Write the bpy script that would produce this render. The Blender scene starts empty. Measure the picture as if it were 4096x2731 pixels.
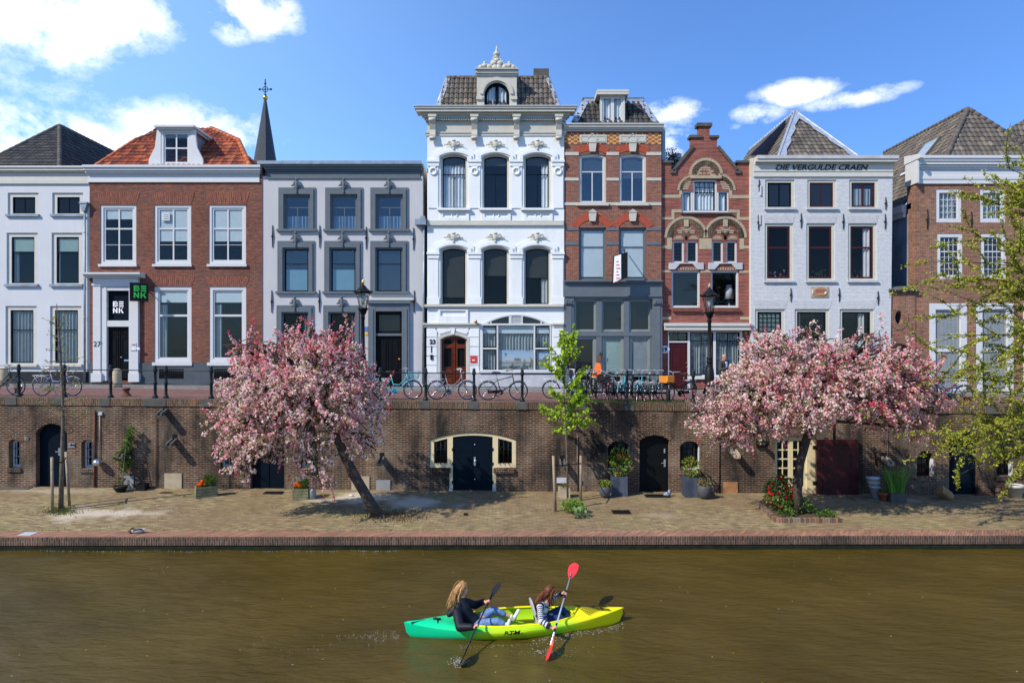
import bpy, bmesh, math, random
from mathutils import Vector, Matrix
from mathutils.geometry import tessellate_polygon
R = random.Random(7)
rad, sin, cos, pi = math.radians, math.sin, math.cos, math.pi
FPX, CX, HY, CZ = 2731., 2048., 1397., 1.7
YF, YR, YW = 33.7, 24.15, 23.8      # house fronts, railing, quay wall face
SC = bpy.context.scene
COL = SC.collection
def P(px, py, y): return ((px-CX)/FPX*y, CZ-(py-HY)/FPX*y)
def ZM(ox, oy, s, d=YF): return lambda x, y, dd=d: P(ox+x/s, oy+y/s, dd)
def street_z(x, y): return -.14-.0092*x-.010*(y-24)
def wallfoot_z(x): return -3.24-.0083*x
def edge_y(x): return 18.3+.006*x
EDGE_Z, WATER_Z = -3.32, -3.68
def quay_z(x, y):
    ey = edge_y(x)+.6; t = min(1, max(0, (y-ey)/(YW-ey)))
    return EDGE_Z+.006+(wallfoot_z(x)-EDGE_Z)*t
def on_ground(px, py, fz, y0=20.):
    y = y0
    for _ in range(40):
        x = (px-CX)/FPX*y
        y = y*.5+.5*(CZ-fz(x, y))*FPX/(py-HY)
    x = (px-CX)/FPX*y
    return x, y, fz(x, y)
def on_quay(px, py): return on_ground(px, py, quay_z, 21.)
def on_street(px, py): return on_ground(px, py, street_z, 26.)
# ---------------------------------------------------------------- materials
M = {}
class NT:
    def __init__(s, name):
        s.m = bpy.data.materials.new(name); s.m.use_nodes = True
        s.n = s.m.node_tree.nodes; s.l = s.m.node_tree.links
        s.b = s.n['Principled BSDF']; s.out = s.n['Material Output']
    def a(s, t, **k):
        n = s.n.new(t)
        for q, v in k.items(): setattr(n, q, v)
        return n
    def L(s, a, b): s.l.new(a, b)
    def noise(s, scale, vec=None, detail=3., rough=.55):
        n = s.a('ShaderNodeTexNoise'); n.inputs['Scale'].default_value = scale
        n.inputs['Detail'].default_value = detail; n.inputs['Roughness'].default_value = rough
        if vec: s.L(vec, n.inputs['Vector'])
        return n.outputs['Fac']
    def ramp(s, fac, stops):
        n = s.a('ShaderNodeValToRGB'); e = n.color_ramp.elements
        while len(e) < len(stops): e.new(.5)
        for i, (p, c) in enumerate(stops):
            e[i].position = p
            e[i].color = (c, c, c, 1) if not hasattr(c, '__len__') else (*c[:3], 1)
        s.L(fac, n.inputs['Fac']); return n.outputs['Color']
    def mix(s, f, a, b, mode='MIX'):
        n = s.a('ShaderNodeMix', data_type='RGBA', blend_type=mode)
        for i, v in ((0, f), (6, a), (7, b)):
            if hasattr(v, 'is_linked'): s.L(v, n.inputs[i])
            elif i == 0: n.inputs[0].default_value = v
            else: n.inputs[i].default_value = (*v[:3], 1)
        return n.outputs[2]
    def math(s, op, a, b=0., c=None):
        n = s.a('ShaderNodeMath', operation=op)
        for i, v in enumerate((a, b, c)):
            if v is None: continue
            if hasattr(v, 'is_linked'): s.L(v, n.inputs[i])
            else: n.inputs[i].default_value = v
        return n.outputs[0]
    def coord(s): return s.a('ShaderNodeTexCoord').outputs['Object']
    def uv(s, mode='wall'):
        c = s.a('ShaderNodeSeparateXYZ'); s.L(s.coord(), c.inputs[0])
        k = s.a('ShaderNodeCombineXYZ')
        if mode == 'wall':
            s.L(s.math('ADD', c.outputs[0], c.outputs[1]), k.inputs[0]); s.L(c.outputs[2], k.inputs[1])
        elif mode == 'soldier':
            s.L(s.math('ADD', c.outputs[0], c.outputs[1]), k.inputs[1]); s.L(c.outputs[2], k.inputs[0])
        elif mode == 'floor':
            s.L(c.outputs[0], k.inputs[0]); s.L(c.outputs[1], k.inputs[1])
        elif mode == 'diag':
            s.L(s.math('MULTIPLY_ADD', c.outputs[1], .8, s.math('MULTIPLY', c.outputs[0], .6)), k.inputs[0])
            s.L(s.math('MULTIPLY_ADD', c.outputs[1], -.6, s.math('MULTIPLY', c.outputs[0], .8)), k.inputs[1])
        return k.outputs[0]
    def bump(s, h, strength=.3, dist=.02):
        n = s.a('ShaderNodeBump'); n.inputs['Strength'].default_value = strength
        n.inputs['Distance'].default_value = dist; s.L(h, n.inputs['Height'])
        s.L(n.outputs[0], s.b.inputs['Normal'])
    def fin(s, col=None, rough=.6, metal=0., spec=None):
        if col is not None:
            if hasattr(col, 'is_linked'): s.L(col, s.b.inputs['Base Color'])
            else: s.b.inputs['Base Color'].default_value = (*col[:3], 1)
        if hasattr(rough, 'is_linked'): s.L(rough, s.b.inputs['Roughness'])
        else: s.b.inputs['Roughness'].default_value = rough
        s.b.inputs['Metallic'].default_value = metal
        if spec is not None: s.b.inputs['Specular IOR Level'].default_value = spec
        return s.m
def plain(name, c, rough=.55, metal=0., var=.12, scale=3., bump=0., spec=None, dirt=None):
    t = NT(name)
    if spec is None and max(c) < .2: spec = .18
    n = t.noise(scale, t.coord(), 5.)
    col = t.mix(t.ramp(n, [(.3, 0), (.7, 1)]), [v*(1-var) for v in c], [min(1, v*(1+var)) for v in c])
    if dirt:
        mq = t.a('ShaderNodeMapping'); mq.inputs['Scale'].default_value = (2.6, 2.6, .5); t.L(t.coord(), mq.inputs[0])
        n2 = t.noise(.9, mq.outputs[0], 7., .7)
        col = t.mix(t.ramp(n2, [(.52, 0), (.75, dirt[1])]), col, dirt[0])
    if bump: t.bump(t.noise(40., t.coord(), 3.), bump, .01)
    M[name] = t.fin(col, rough, metal, spec); return M[name]
def brick(name, c1, c2, mortar, mode='wall', bw=.215, bh=.065, ms=.010, stain=None, bump=.5, dark=None, rough=.85, big=.25):
    t = NT(name); v = t.uv(mode)
    b = t.a('ShaderNodeTexBrick'); t.L(v, b.inputs['Vector'])
    b.inputs['Scale'].default_value = 1; b.inputs['Brick Width'].default_value = bw
    b.inputs['Row Height'].default_value = bh; b.inputs['Mortar Size'].default_value = ms
    b.inputs['Mortar Smooth'].default_value = .1; b.inputs['Bias'].default_value = 0
    b.inputs['Color1'].default_value = (*c1, 1); b.inputs['Color2'].default_value = (*c2, 1)
    b.inputs['Mortar'].default_value = (*mortar, 1)
    col = b.outputs['Color']
    # brick-sized tone changes
    mp = t.a('ShaderNodeMapping'); mp.inputs['Scale'].default_value = (1/bw*.9, 1/bh*.9, 1); t.L(v, mp.inputs[0])
    nn = t.noise(1., mp.outputs[0], 1.)
    col = t.mix(.22 if name == 'brick_white' else .65, col, t.ramp(nn, [(.3, .55), (.7, 1.35)]), 'MULTIPLY')
    n1 = t.noise(.55, t.coord(), 6., .6)
    col = t.mix(1., col, t.ramp(n1, [(.3, 1-big), (.7, 1+big)]), 'MULTIPLY')
    if stain:
        n2 = t.noise(stain[2] if len(stain) > 2 else .8, t.coord(), 7., .68)
        col = t.mix(t.ramp(n2, [(.5, 0), (.68, stain[1])]), col, stain[0])
    if dark:   # dark stains hanging down in streaks
        mp2 = t.a('ShaderNodeMapping'); mp2.inputs['Scale'].default_value = (1.1, 1.1, .35); t.L(t.coord(), mp2.inputs[0])
        n3 = t.noise(1., mp2.outputs[0], 6., .65)
        col = t.mix(t.ramp(n3, [(.44, 0), (.64, dark[1])]), col, dark[0])
    t.bump(t.math('ADD', b.outputs['Fac'], t.math('MULTIPLY', t.noise(30., t.coord(), 2.), -.35)), -bump if False else bump, -.012)
    M[name] = t.fin(col, rough, 0, .25); return M[name]
def colmat(name, rough=.7, transl=0., bump=0.):
    """base colour from the faces' own colour attribute"""
    t = NT(name); at = t.a('ShaderNodeAttribute', attribute_name='Col'); col = at.outputs['Color']
    t.fin(col, rough, 0, .2)
    if transl:
        tr = t.a('ShaderNodeBsdfTranslucent'); t.L(col, tr.inputs[0])
        mx = t.a('ShaderNodeMixShader'); mx.inputs[0].default_value = transl
        t.L(t.b.outputs[0], mx.inputs[1]); t.L(tr.outputs[0], mx.inputs[2]); t.L(mx.outputs[0], t.out.inputs[0])
    if bump: t.bump(t.noise(25., t.coord(), 3.), bump, .01)
    M[name] = t.m; return t.m
def glass(name, refl, tint=(.8, .85, .85), rough=.02, wav=.15):
    t = NT(name)
    tr = t.a('ShaderNodeBsdfTransparent'); tr.inputs[0].default_value = (*tint, 1)
    gl = t.a('ShaderNodeBsdfGlossy'); gl.inputs['Roughness'].default_value = rough
    fr = t.a('ShaderNodeLayerWeight'); fr.inputs[0].default_value = .5
    mx = t.a('ShaderNodeMixShader')
    t.L(t.math('MULTIPLY_ADD', t.math('POWER', fr.outputs['Facing'], 5.), .5, refl*.5), mx.inputs[0]); t.L(tr.outputs[0], mx.inputs[1]); t.L(gl.outputs[0], mx.inputs[2])
    bp = t.a('ShaderNodeBump'); bp.inputs['Strength'].default_value = wav; bp.inputs['Distance'].default_value = .02
    t.L(t.noise(1.3, t.coord(), 1.), bp.inputs['Height']); t.L(bp.outputs[0], gl.inputs['Normal'])
    t.L(mx.outputs[0], t.out.inputs[0]); M[name] = t.m
# ---------------------------------------------------------------- mesh builder
ORG = {}
def tag(o, label=None, cat=None, group=None, kind=None):
    for k, v in (('label', label), ('category', cat), ('group', group), ('kind', kind)):
        if v: o[k] = v
    return o
def thing(name, label, cat, loc=(0, 0, 0), group=None, rot=0, world=True):
    o = bpy.data.objects.new(name, None); COL.objects.link(o); o.location = loc
    o.empty_display_size = .2
    if rot: o.rotation_euler[2] = rot
    ORG[o.name] = Vector(loc) if world else Vector((0, 0, 0))
    return tag(o, label, cat, group)
class MB:
    def __init__(s): s.v = []; s.f = []; s.c = []; s.sm = []
    def quad(s, *p, col=None, sm=False):
        i = len(s.v); s.v += [tuple(q) for q in p]; s.f.append(tuple(range(i, i+len(p)))); s.c.append(col); s.sm.append(sm)
    def faces(s, vs, fs, col=None, sm=False):
        i = len(s.v); s.v += [tuple(q) for q in vs]
        for f in fs: s.f.append(tuple(i+k for k in f)); s.c.append(col); s.sm.append(sm)
    def box(s, x0, y0, z0, x1, y1, z1, col=None):
        if x0 > x1: x0, x1 = x1, x0
        if y0 > y1: y0, y1 = y1, y0
        if z0 > z1: z0, z1 = z1, z0
        v = [(x, y, z) for z in (z0, z1) for y in (y0, y1) for x in (x0, x1)]
        s.faces(v, [(0, 2, 3, 1), (4, 5, 7, 6), (0, 1, 5, 4), (2, 6, 7, 3), (0, 4, 6, 2), (1, 3, 7, 5)], col)
    def obox(s, c, u, v, w, col=None):
        c, u, v, w = map(Vector, (c, u, v, w))
        p = [c+a*u+b*v+d*w for d in (-1, 1) for b in (-1, 1) for a in (-1, 1)]
        s.faces(p, [(0, 2, 3, 1), (4, 5, 7, 6), (0, 1, 5, 4), (2, 6, 7, 3), (0, 4, 6, 2), (1, 3, 7, 5)], col)
    def plate(s, outer, holes, y0, y1, col=None, axis='y'):
        """polygon with holes in x-z, from y0 (front) to y1"""
        loops = [outer]+list(holes)
        flat = [p for lp in loops for p in lp]
        tris = tessellate_polygon([[Vector((p[0], p[1], 0)) for p in lp] for lp in loops])
        n = len(flat)
        T = (lambda x, z, y: (x, y, z)) if axis == 'y' else ((lambda a, b, y: (y, a, b)) if axis == 'x' else (lambda a, b, y: (a, b, y)))
        vs = [T(p[0], p[1], y0) for p in flat]+[T(p[0], p[1], y1) for p in flat]
        fs = [tuple(t) for t in tris]+[tuple(n+k for k in reversed(t)) for t in tris]
        k = 0
        for lp in loops:
            m = len(lp)
            for i in range(m):
                a, b = k+i, k+(i+1) % m; fs.append((a, b, n+b, n+a))
            k += m
        s.faces(vs, fs, col)
    def prism(s, poly, y0, y1, col=None, axis='y'): s.plate(poly, [], y0, y1, col, axis)
    def tube(s, pts, r, n=6, col=None, cap=True, sm=True):
        pts = [Vector(p) for p in pts]; m = len(pts)
        rs = r if hasattr(r, '__len__') else [r]*m
        vs = []; fs = []; prev = None
        for i, p in enumerate(pts):
            d = (pts[min(i+1, m-1)]-pts[max(i-1, 0)])
            if d.length < 1e-9: d = Vector((0, 0, 1))
            d.normalize()
            if prev is None:
                a = Vector((0, 0, 1)) if abs(d.z) < .9 else Vector((1, 0, 0))
                u = d.cross(a).normalized()
            else:
                u = prev-d*prev.dot(d)
                u = u.normalized() if u.length > 1e-6 else d.orthogonal().normalized()
            prev = u; w = d.cross(u)
            for k in range(n):
                a = 2*pi*k/n; vs.append(p+(u*cos(a)+w*sin(a))*rs[i])
        for i in range(m-1):
            for k in range(n):
                a, b = i*n+k, i*n+(k+1) % n; fs.append((a, b, b+n, a+n))
        if cap: fs.append(tuple(range(n-1, -1, -1))); fs.append(tuple((m-1)*n+k for k in range(n)))
        s.faces(vs, fs, col, sm)
    def ring(s, c, R_, r, ax=(0, 1, 0), n=24, k=6, a0=0, a1=2*pi, col=None):
        ax = Vector(ax).normalized(); u = ax.orthogonal().normalized()
        if abs(ax.y) > .9: u = Vector((1, 0, 0))
        w = ax.cross(u); full = abs(a1-a0-2*pi) < 1e-6
        m = n if full else n+1; vs = []; fs = []; c = Vector(c)
        for i in range(m):
            a = a0+(a1-a0)*i/n; d = u*cos(a)+w*sin(a)
            for j in range(k):
                b = 2*pi*j/k; vs.append(c+d*(R_+r*cos(b))+ax*r*sin(b))
        for i in range(n if full else n):
            for j in range(k):
                i2 = (i+1) % m; fs.append((i*k+j, i2*k+j, i2*k+(j+1) % k, i*k+(j+1) % k))
        s.faces(vs, fs, col, True)
    def lathe(s, prof, c, n=12, col=None, sm=True, sx=1, sy=1, lobes=0):
        vs = []; fs = []; m = len(prof)
        for r, z in prof:
            for k in range(n):
                a = 2*pi*(k+.5)/n; q = r*(1+(.12*cos(lobes*a) if lobes else 0)); vs.append((c[0]+q*cos(a)*sx, c[1]+q*sin(a)*sy, c[2]+z))
        for i in range(m-1):
            for k in range(n): fs.append((i*n+k, i*n+(k+1) % n, (i+1)*n+(k+1) % n, (i+1)*n+k))
        fs.append(tuple(range(n-1, -1, -1))); fs.append(tuple((m-1)*n+k for k in range(n)))
        s.faces(vs, fs, col, sm)
    def ball(s, c, rx, ry=None, rz=None, n=10, m=7, col=None, mat=None):
        ry = ry or rx; rz = rz or rx; vs = []; fs = []
        for i in range(m+1):
            t = pi*i/m
            for k in range(n):
                a = 2*pi*k/n; p = Vector((rx*sin(t)*cos(a), ry*sin(t)*sin(a), rz*cos(t)))
                if mat: p = mat @ p
                vs.append((c[0]+p.x, c[1]+p.y, c[2]+p.z))
        for i in range(m):
            for k in range(n): fs.append((i*n+k, (i+1)*n+k, (i+1)*n+(k+1) % n, i*n+(k+1) % n))
        s.faces(vs, fs, col, True)
    def build(s, name, mat, parent=None, merge=False):
        org = ORG.get(parent.name, Vector((0, 0, 0))) if parent else Vector((0, 0, 0))
        me = bpy.data.meshes.new(name)
        ox, oy, oz = org
        me.from_pydata([(a-ox, b-oy, c-oz) for a, b, c in s.v], [], s.f)
        me.polygons.foreach_set('use_smooth', s.sm)
        if any(c is not None for c in s.c):
            at = me.attributes.new('Col', 'FLOAT_COLOR', 'FACE')
            flat = []
            for c in s.c: flat += [*(c or (.5, .5, .5))[:3], 1.]
            at.data.foreach_set('color', flat)
        bm = bmesh.new(); bm.from_mesh(me)
        if merge: bmesh.ops.remove_doubles(bm, verts=bm.verts, dist=1e-4)
        if len(bm.faces) < 60000 and not getattr(s, 'nofix', False): bmesh.ops.recalc_face_normals(bm, faces=bm.faces)
        bm.to_mesh(me); bm.free()
        me.materials.append(M[mat] if isinstance(mat, str) else mat)
        o = bpy.data.objects.new(name, me); COL.objects.link(o)
        if parent: o.parent = parent
        ORG[o.name] = org.copy()
        return o
def text(name, body, mat, parent, x, y, z, size, shear=0., ext=.01, align='LEFT', sx=1., bold=0., sp=1., rotz=0.):
    cu = bpy.data.curves.new(name, 'FONT'); cu.body = body; cu.size = size; cu.shear = shear; cu.extrude = ext; cu.align_x = align
    cu.offset = bold; cu.space_character = sp; cu.resolution_u = 2
    o = bpy.data.objects.new('tmp', cu); COL.objects.link(o)
    me = bpy.data.meshes.new_from_object(o.evaluated_get(bpy.context.evaluated_depsgraph_get()))
    bpy.data.objects.remove(o); org = ORG.get(parent.name, Vector((0, 0, 0)))
    mw = Matrix.Translation(Vector((x, y, z))-org) @ Matrix.Rotation(rotz, 4, 'Z') @ Matrix.Rotation(pi/2, 4, 'X') @ Matrix.Diagonal((sx, 1, 1, 1))
    me.transform(mw); me.materials.clear(); me.materials.append(M[mat]); me.name = name
    o = bpy.data.objects.new(name, me); COL.objects.link(o); o.parent = parent; ORG[o.name] = org
    return o
def copy_tree(o, parent=None):
    c = o.copy(); COL.objects.link(c); c.parent = parent
    ORG[c.name] = ORG.get(o.name, Vector((0, 0, 0)))
    for ch in [k for k in bpy.data.objects if k.parent == o and k != c]: copy_tree(ch, c)
    return c
# ---------------------------------------------------------------- palette
plain('stucco_bright', (.68, .69, .665), .8, var=.04, scale=.7, bump=.05, dirt=((.50, .50, .47), .5))
plain('stucco_white', (.50, .505, .51), .8, var=.04, scale=.7, bump=.05, dirt=((.66, .68, .69), .3))
plain('stucco_pink', (.425, .415, .41), .8, var=.04, scale=.7, bump=.1, dirt=((.6, .55, .54), .35))
plain('stone_cream', (0.456, 0.433, 0.365), .7, var=.08, dirt=((.5, .46, .36), .5))
plain('paint_white', (0.53, 0.523, 0.507), .4, var=.03)
plain('paint_cream', (0.496, 0.464, 0.376), .45, var=.05)
plain('paint_offwhite', (0.496, 0.472, 0.408), .5, var=.05, dirt=((.55, .5, .4), .35))
plain('paint_grey', (.11, .128, .142), .45, var=.08)
plain('paint_greygreen', (.20, .22, .20), .45, var=.08)
plain('paint_dark', (.005, .0055, .006), .45, var=.2, spec=.1)
plain('pane_dark', (.006, .006, .006), .04, var=.1, spec=.42)
plain('pane_sky', (.010, .016, .03), .03, var=.1, spec=1.)
plain('paint_navy', (.003, .007, .013), .5, var=.15, spec=.06)
plain('paint_maroon', (.05, .008, .01), .4, var=.15)
plain('varnish_brown', (.11, .022, .008), .3, var=.3, scale=6)
plain('plinth_grey', (.07, .08, .09), .7, var=.12)
plain('plinth_black', (.02, .022, .025), .6, var=.15)
plain('stone_blue', (.20, .20, .195), .7, var=.2, scale=2, dirt=((.32, .31, .29), .4))
plain('stone_pale', (.42, .42, .43), .75, var=.15, scale=2, dirt=((.25, .25, .25), .4))
plain('stone_dark', (.085, .08, .07), .8, var=.25, scale=4)
plain('stone_sand', (0.357, 0.289, 0.187), .8, var=.15, scale=4)
plain('lead', (.33, .36, .41), .45, .3, var=.25, scale=4, bump=.3)
plain('zinc', (.22, .26, .30), .5, .4, var=.25, scale=3, bump=.2)
plain('iron_dark', (.012, .02, .02), .4, .2, var=.2)
plain('iron_black', (.01, .01, .011), .5, .2, var=.2)
plain('rust', (.13, .05, .03), .85, var=.3, scale=6)
plain('chrome', (.55, .56, .58), .25, .9, var=.05)
plain('rubber', (.012, .012, .013), .7, var=.1)
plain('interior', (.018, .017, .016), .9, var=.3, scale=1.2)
plain('curtain_white', (.80, .82, .84), .9, var=.05)
plain('curtain_grey', (.30, .34, .36), .9, var=.08)
plain('blind_grey', (.095, .097, .088), .9, var=.05)
plain('blind_white', (.66, .72, .74), .9, var=.04)
plain('blind_teal', (.34, .46, .43), .9, var=.05)
plain('slate', (.045, .05, .06), .6, var=.3, scale=5, bump=.3)
plain('wood_plain', (.24, .18, .11), .75, var=.25, scale=5, bump=.3)
plain('wood_grey', (.17, .13, .09), .85, var=.3, scale=6, bump=.4)
plain('bark', (.055, .042, .032), .9, var=.35, scale=12, bump=.8)
plain('bark_grey', (.12, .095, .07), .9, var=.35, scale=12, bump=.8)
plain('soil', (0.078, 0.052, 0.0325), .95, var=.4, scale=9, bump=.8)
plain('gold', (.7, .42, .08), .3, .9, var=.1)
plain('lamp_glass', (.55, .55, .52), .3, var=.05)
plain('panel_pink', (.62, .38, .34), .7)
plain('black_panel', (.008, .009, .010), .5)
plain('text_white', (.8, .8, .8), .5, var=.01)
plain('text_black', (.01, .01, .012), .5, var=.01)
plain('text_green', (.04, .55, .05), .5, var=.01)
plain('blue_wall', (.15, .21, .28), .85, var=.35, scale=1.1, dirt=((.32, .37, .42), .6))
glass('glass_sky', .15, (.75, .82, .88))
glass('glass_mid', .06, (.86, .88, .88))
glass('glass_dark', .03, (.75, .76, .75))
brick('brick_red', (0.226, 0.0544, 0.0257), (0.12, 0.0295, 0.0188), (0.157, 0.106, 0.079), stain=((.09, .065, .06), .55, .5))
brick('brick_machine', (0.26, 0.074, 0.0418), (0.157, 0.0452, 0.0287), (0.23, 0.166, 0.123), big=.12)
brick('brick_crimson', (0.281, 0.0495, 0.027), (0.204, 0.0378, 0.0252), (0.221, 0.136, 0.111), big=.15, bh=.07, ms=.014, bw=.6)
brick('brick_orange', (0.289, 0.106, 0.048), (0.162, 0.0578, 0.032), (0.272, 0.217, 0.163), stain=((.12, .08, .06), .4, .7), bump=.8)
brick('brick_white', (.61, .61, .60), (.555, .56, .56), (.47, .475, .475), ms=.013, big=.04, bump=.9, dark=((.42, .43, .43), .14))
brick('brick_quay', (0.118, 0.0451, 0.022), (0.0427, 0.0219, 0.0136), (0.238, 0.178, 0.119), ms=.011, stain=((.23, .19, .14), .55, .6), dark=((.014, .012, .010), .92), bump=.9, big=.4)
brick('soldier_quay', (0.162, 0.0738, 0.0332), (0.0486, 0.0311, 0.0181), (0.184, 0.144, 0.0976), 'soldier', ms=.010, stain=((.05, .045, .035), .6, .8), bump=.9, big=.3)
brick('edge_face', (0.126, 0.0551, 0.034), (0.0422, 0.0275, 0.0197), (0.172, 0.13, 0.0926), 'soldier', ms=.010, stain=((.02, .02, .014), .7, .8), bump=1., big=.3)
brick('pave_red', (0.228, 0.102, 0.0744), (0.156, 0.0744, 0.0624), (0.084, 0.06, 0.054), 'diag', bw=.20, bh=.068, ms=.008, big=.15)
brick('pave_grey', (0.23, 0.201, 0.184), (0.149, 0.138, 0.132), (0.099, 0.088, 0.0825), 'floor', bw=.2, bh=.1, ms=.009, big=.15)
brick('edge_top', (0.355, 0.174, 0.0983), (0.23, 0.106, 0.0655), (0.153, 0.107, 0.0765), 'diag', bw=.42, bh=.062, ms=.007, big=.2)
brick('garden_edge', (.20, .12, .08), (.10, .07, .05), (.12, .1, .08), 'soldier')
brick('arch_red', (0.29, 0.075, 0.035), (0.19, 0.045, 0.028), (0.16, 0.11, 0.08), 'soldier', big=.15)
# quay paving: worn clinkers with moss in the joints and dusty cement patches
t = NT('pave_quay'); v = t.uv('floor')
b = t.a('ShaderNodeTexBrick'); t.L(v, b.inputs['Vector'])
for k, q in (('Scale', 1), ('Brick Width', .24), ('Row Height', .075), ('Mortar Size', .010), ('Bias', 0)): b.inputs[k].default_value = q
b.inputs['Color1'].default_value = (.35, .245, .135, 1); b.inputs['Color2'].default_value = (.155, .115, .072, 1); b.inputs['Mortar'].default_value = (.13, .115, .045, 1)
mp = t.a('ShaderNodeMapping'); mp.inputs['Scale'].default_value = (3.2, 10, 1); t.L(v, mp.inputs[0])
col = t.mix(.8, b.outputs['Color'], t.ramp(t.noise(1., mp.outputs[0], 3.), [(.32, .35), (.68, 1.75)]), 'MULTIPLY')
mp2 = t.a('ShaderNodeMapping'); mp2.inputs['Scale'].default_value = (1.5, 12, 1); t.L(v, mp2.inputs[0])
col = t.mix(t.ramp(t.noise(1., mp2.outputs[0], 4., .7), [(.52, 0), (.66, .6)]), col, (.38, .31, .13))
col = t.mix(t.ramp(t.noise(.7, t.coord(), 6., .7), [(.5, 0), (.7, .6)]), col, (.19, .18, .06))
col = t.mix(t.ramp(t.noise(.45, t.coord(), 5., .6), [(.42, .5), (.6, 0)]), col, (.17, .105, .055))
wn = t.a('ShaderNodeTexNoise'); wn.inputs['Scale'].default_value = 1.1; wn.inputs['Detail'].default_value = 6; t.L(v, wn.inputs['Vector'])
for (cx, cy, rx, ry, a) in ((-12.4, 20.6, 1.8, .8, .85), (-5.0, 22.6, 1.6, .8, .9), (-3.2, 22.1, 1.7, .8, .8), (4.3, 20.6, .7, .5, .25), (12.9, 22.9, 1.2, .5, .5), (-15.5, 23.3, 2.2, .5, .4)):
    vm = t.a('ShaderNodeVectorMath', operation='MULTIPLY_ADD'); t.L(v, vm.inputs[0]); vm.inputs[1].default_value = (1/rx, 1/ry, 0); vm.inputs[2].default_value = (-cx/rx, -cy/ry, 0)
    ln = t.a('ShaderNodeVectorMath', operation='LENGTH'); t.L(vm.outputs[0], ln.inputs[0])
    d = t.math('ADD', ln.outputs['Value'], t.math('MULTIPLY', t.math('SUBTRACT', wn.outputs['Fac'], .5), 2.6))
    col = t.mix(t.ramp(d, [(.35, a), (1., 0)]), col, (.50, .42, .31))
t.bump(t.math('ADD', b.outputs['Fac'], t.math('MULTIPLY', t.noise(14., t.coord(), 3.), -.8)), .8, -.015)
M['pave_quay'] = t.fin(col, .9, 0, .2)
# mossy waterline band
plain('moss_dark', (.014, .017, .008), .7, var=.5, scale=5, bump=.8)
plain('moss', (.06, .085, .02), .95, var=.5, scale=7, bump=.8)
colmat('tile', .7, 0, .25); colmat('petal', .6, .5); colmat('leaf', .5, .35); colmat('cloth', .85); colmat('plastic', .3)
colmat('paintcol', .45); colmat('skin', .5); colmat('hair', .45)
# ---------------------------------------------------------------- setting
def struct(mb, name, mat): return tag(mb.build(name, mat), kind='structure')
mb = MB(); mb.quad((-400, YF+.5, -.75), (400, YF+.5, -.75), (400, 500, -.75), (-400, 500, -.75)); struct(mb, 'ground', 'pave_grey')
def sheet(name, mat, x0, x1, ys, fz, dz=0., nx=24):
    mb = MB(); xs = [x0+(x1-x0)*i/nx for i in range(nx+1)]; m = len(ys)
    Y = lambda q, x: q(x) if callable(q) else q
    vs = [(x, Y(q, x), fz(x, Y(q, x))+dz) for x in xs for q in ys]
    mb.faces(vs, [(i*m+j, (i+1)*m+j, (i+1)*m+j+1, i*m+j+1) for i in range(nx) for j in range(m-1)]); return struct(mb, name, mat)
sheet('street', 'pave_red', -60, 60, [YW+.45, 27., 30.6], street_z)
sheet('pavement', 'pave_grey', -60, 60, [30.6, 32, YF+.6], street_z, .03)
mb = MB()
for i in range(60): x = -60+2*i; z = street_z(x+1, 30.6); mb.box(x, 30.48, z-.1, x+1.99, 30.6, z+.032)
struct(mb, 'pavement_kerb', 'stone_blue')
sheet('quay', 'pave_quay', -60, 60, [lambda x: edge_y(x)+.6, 20, 21, 22, 23, YW+.1], quay_z)
sheet('quay_edge', 'edge_top', -60, 60, [edge_y, lambda x: edge_y(x)+.585], lambda x, y: EDGE_Z+.012)
mb = MB(); mb.faces([(x, edge_y(x)+(0 if z > -3.6 else .05), z) for x in (-60, 60) for z in (EDGE_Z+.012, -3.535)], [(0, 1, 3, 2)]); struct(mb, 'quay_edge_face', 'edge_face')
mb = MB(); mb.faces([(x, edge_y(x)+.02+dy, z) for x in (-60, 60) for z, dy in ((-3.535, 0), (-5., .1))], [(0, 1, 3, 2)]); struct(mb, 'quay_edge_foot', 'moss_dark')
# water: real ripples, stronger round the boat's wake
t = NT('water')
c = t.coord(); mp = t.a('ShaderNodeMapping'); mp.inputs['Rotation'].default_value = (0, 0, .35); mp.inputs['Scale'].default_value = (1., 2.6, 1); t.L(c, mp.inputs[0])
mp3 = t.a('ShaderNodeMapping'); mp3.inputs['Rotation'].default_value = (0, 0, -.5); mp3.inputs['Scale'].default_value = (1.2, 3.5, 1); t.L(c, mp3.inputs[0])
h = t.math('ADD', t.noise(1.8, mp.outputs[0], 5., .6), t.math('MULTIPLY', t.noise(4.5, mp3.outputs[0], 4., .6), .35))
col = t.mix(t.ramp(t.noise(.35, c, 4.), [(.35, 0), (.65, 1)]), (.056, .038, .005), (.080, .054, .009))
t.bump(h, .55, .13)
M['water'] = t.fin(col, .10, 0, .5); t.b.inputs['IOR'].default_value = 1.33
KC = Vector((.09, 13.17)); KA = math.atan2(.67, 4.17); KD = Vector((cos(KA), sin(KA))); KN = Vector((-sin(KA), cos(KA)))
mb = MB(); x0, x1, y0, y1, nx, ny = -15., 15., 9.5, 18.7, 430, 150
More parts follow.
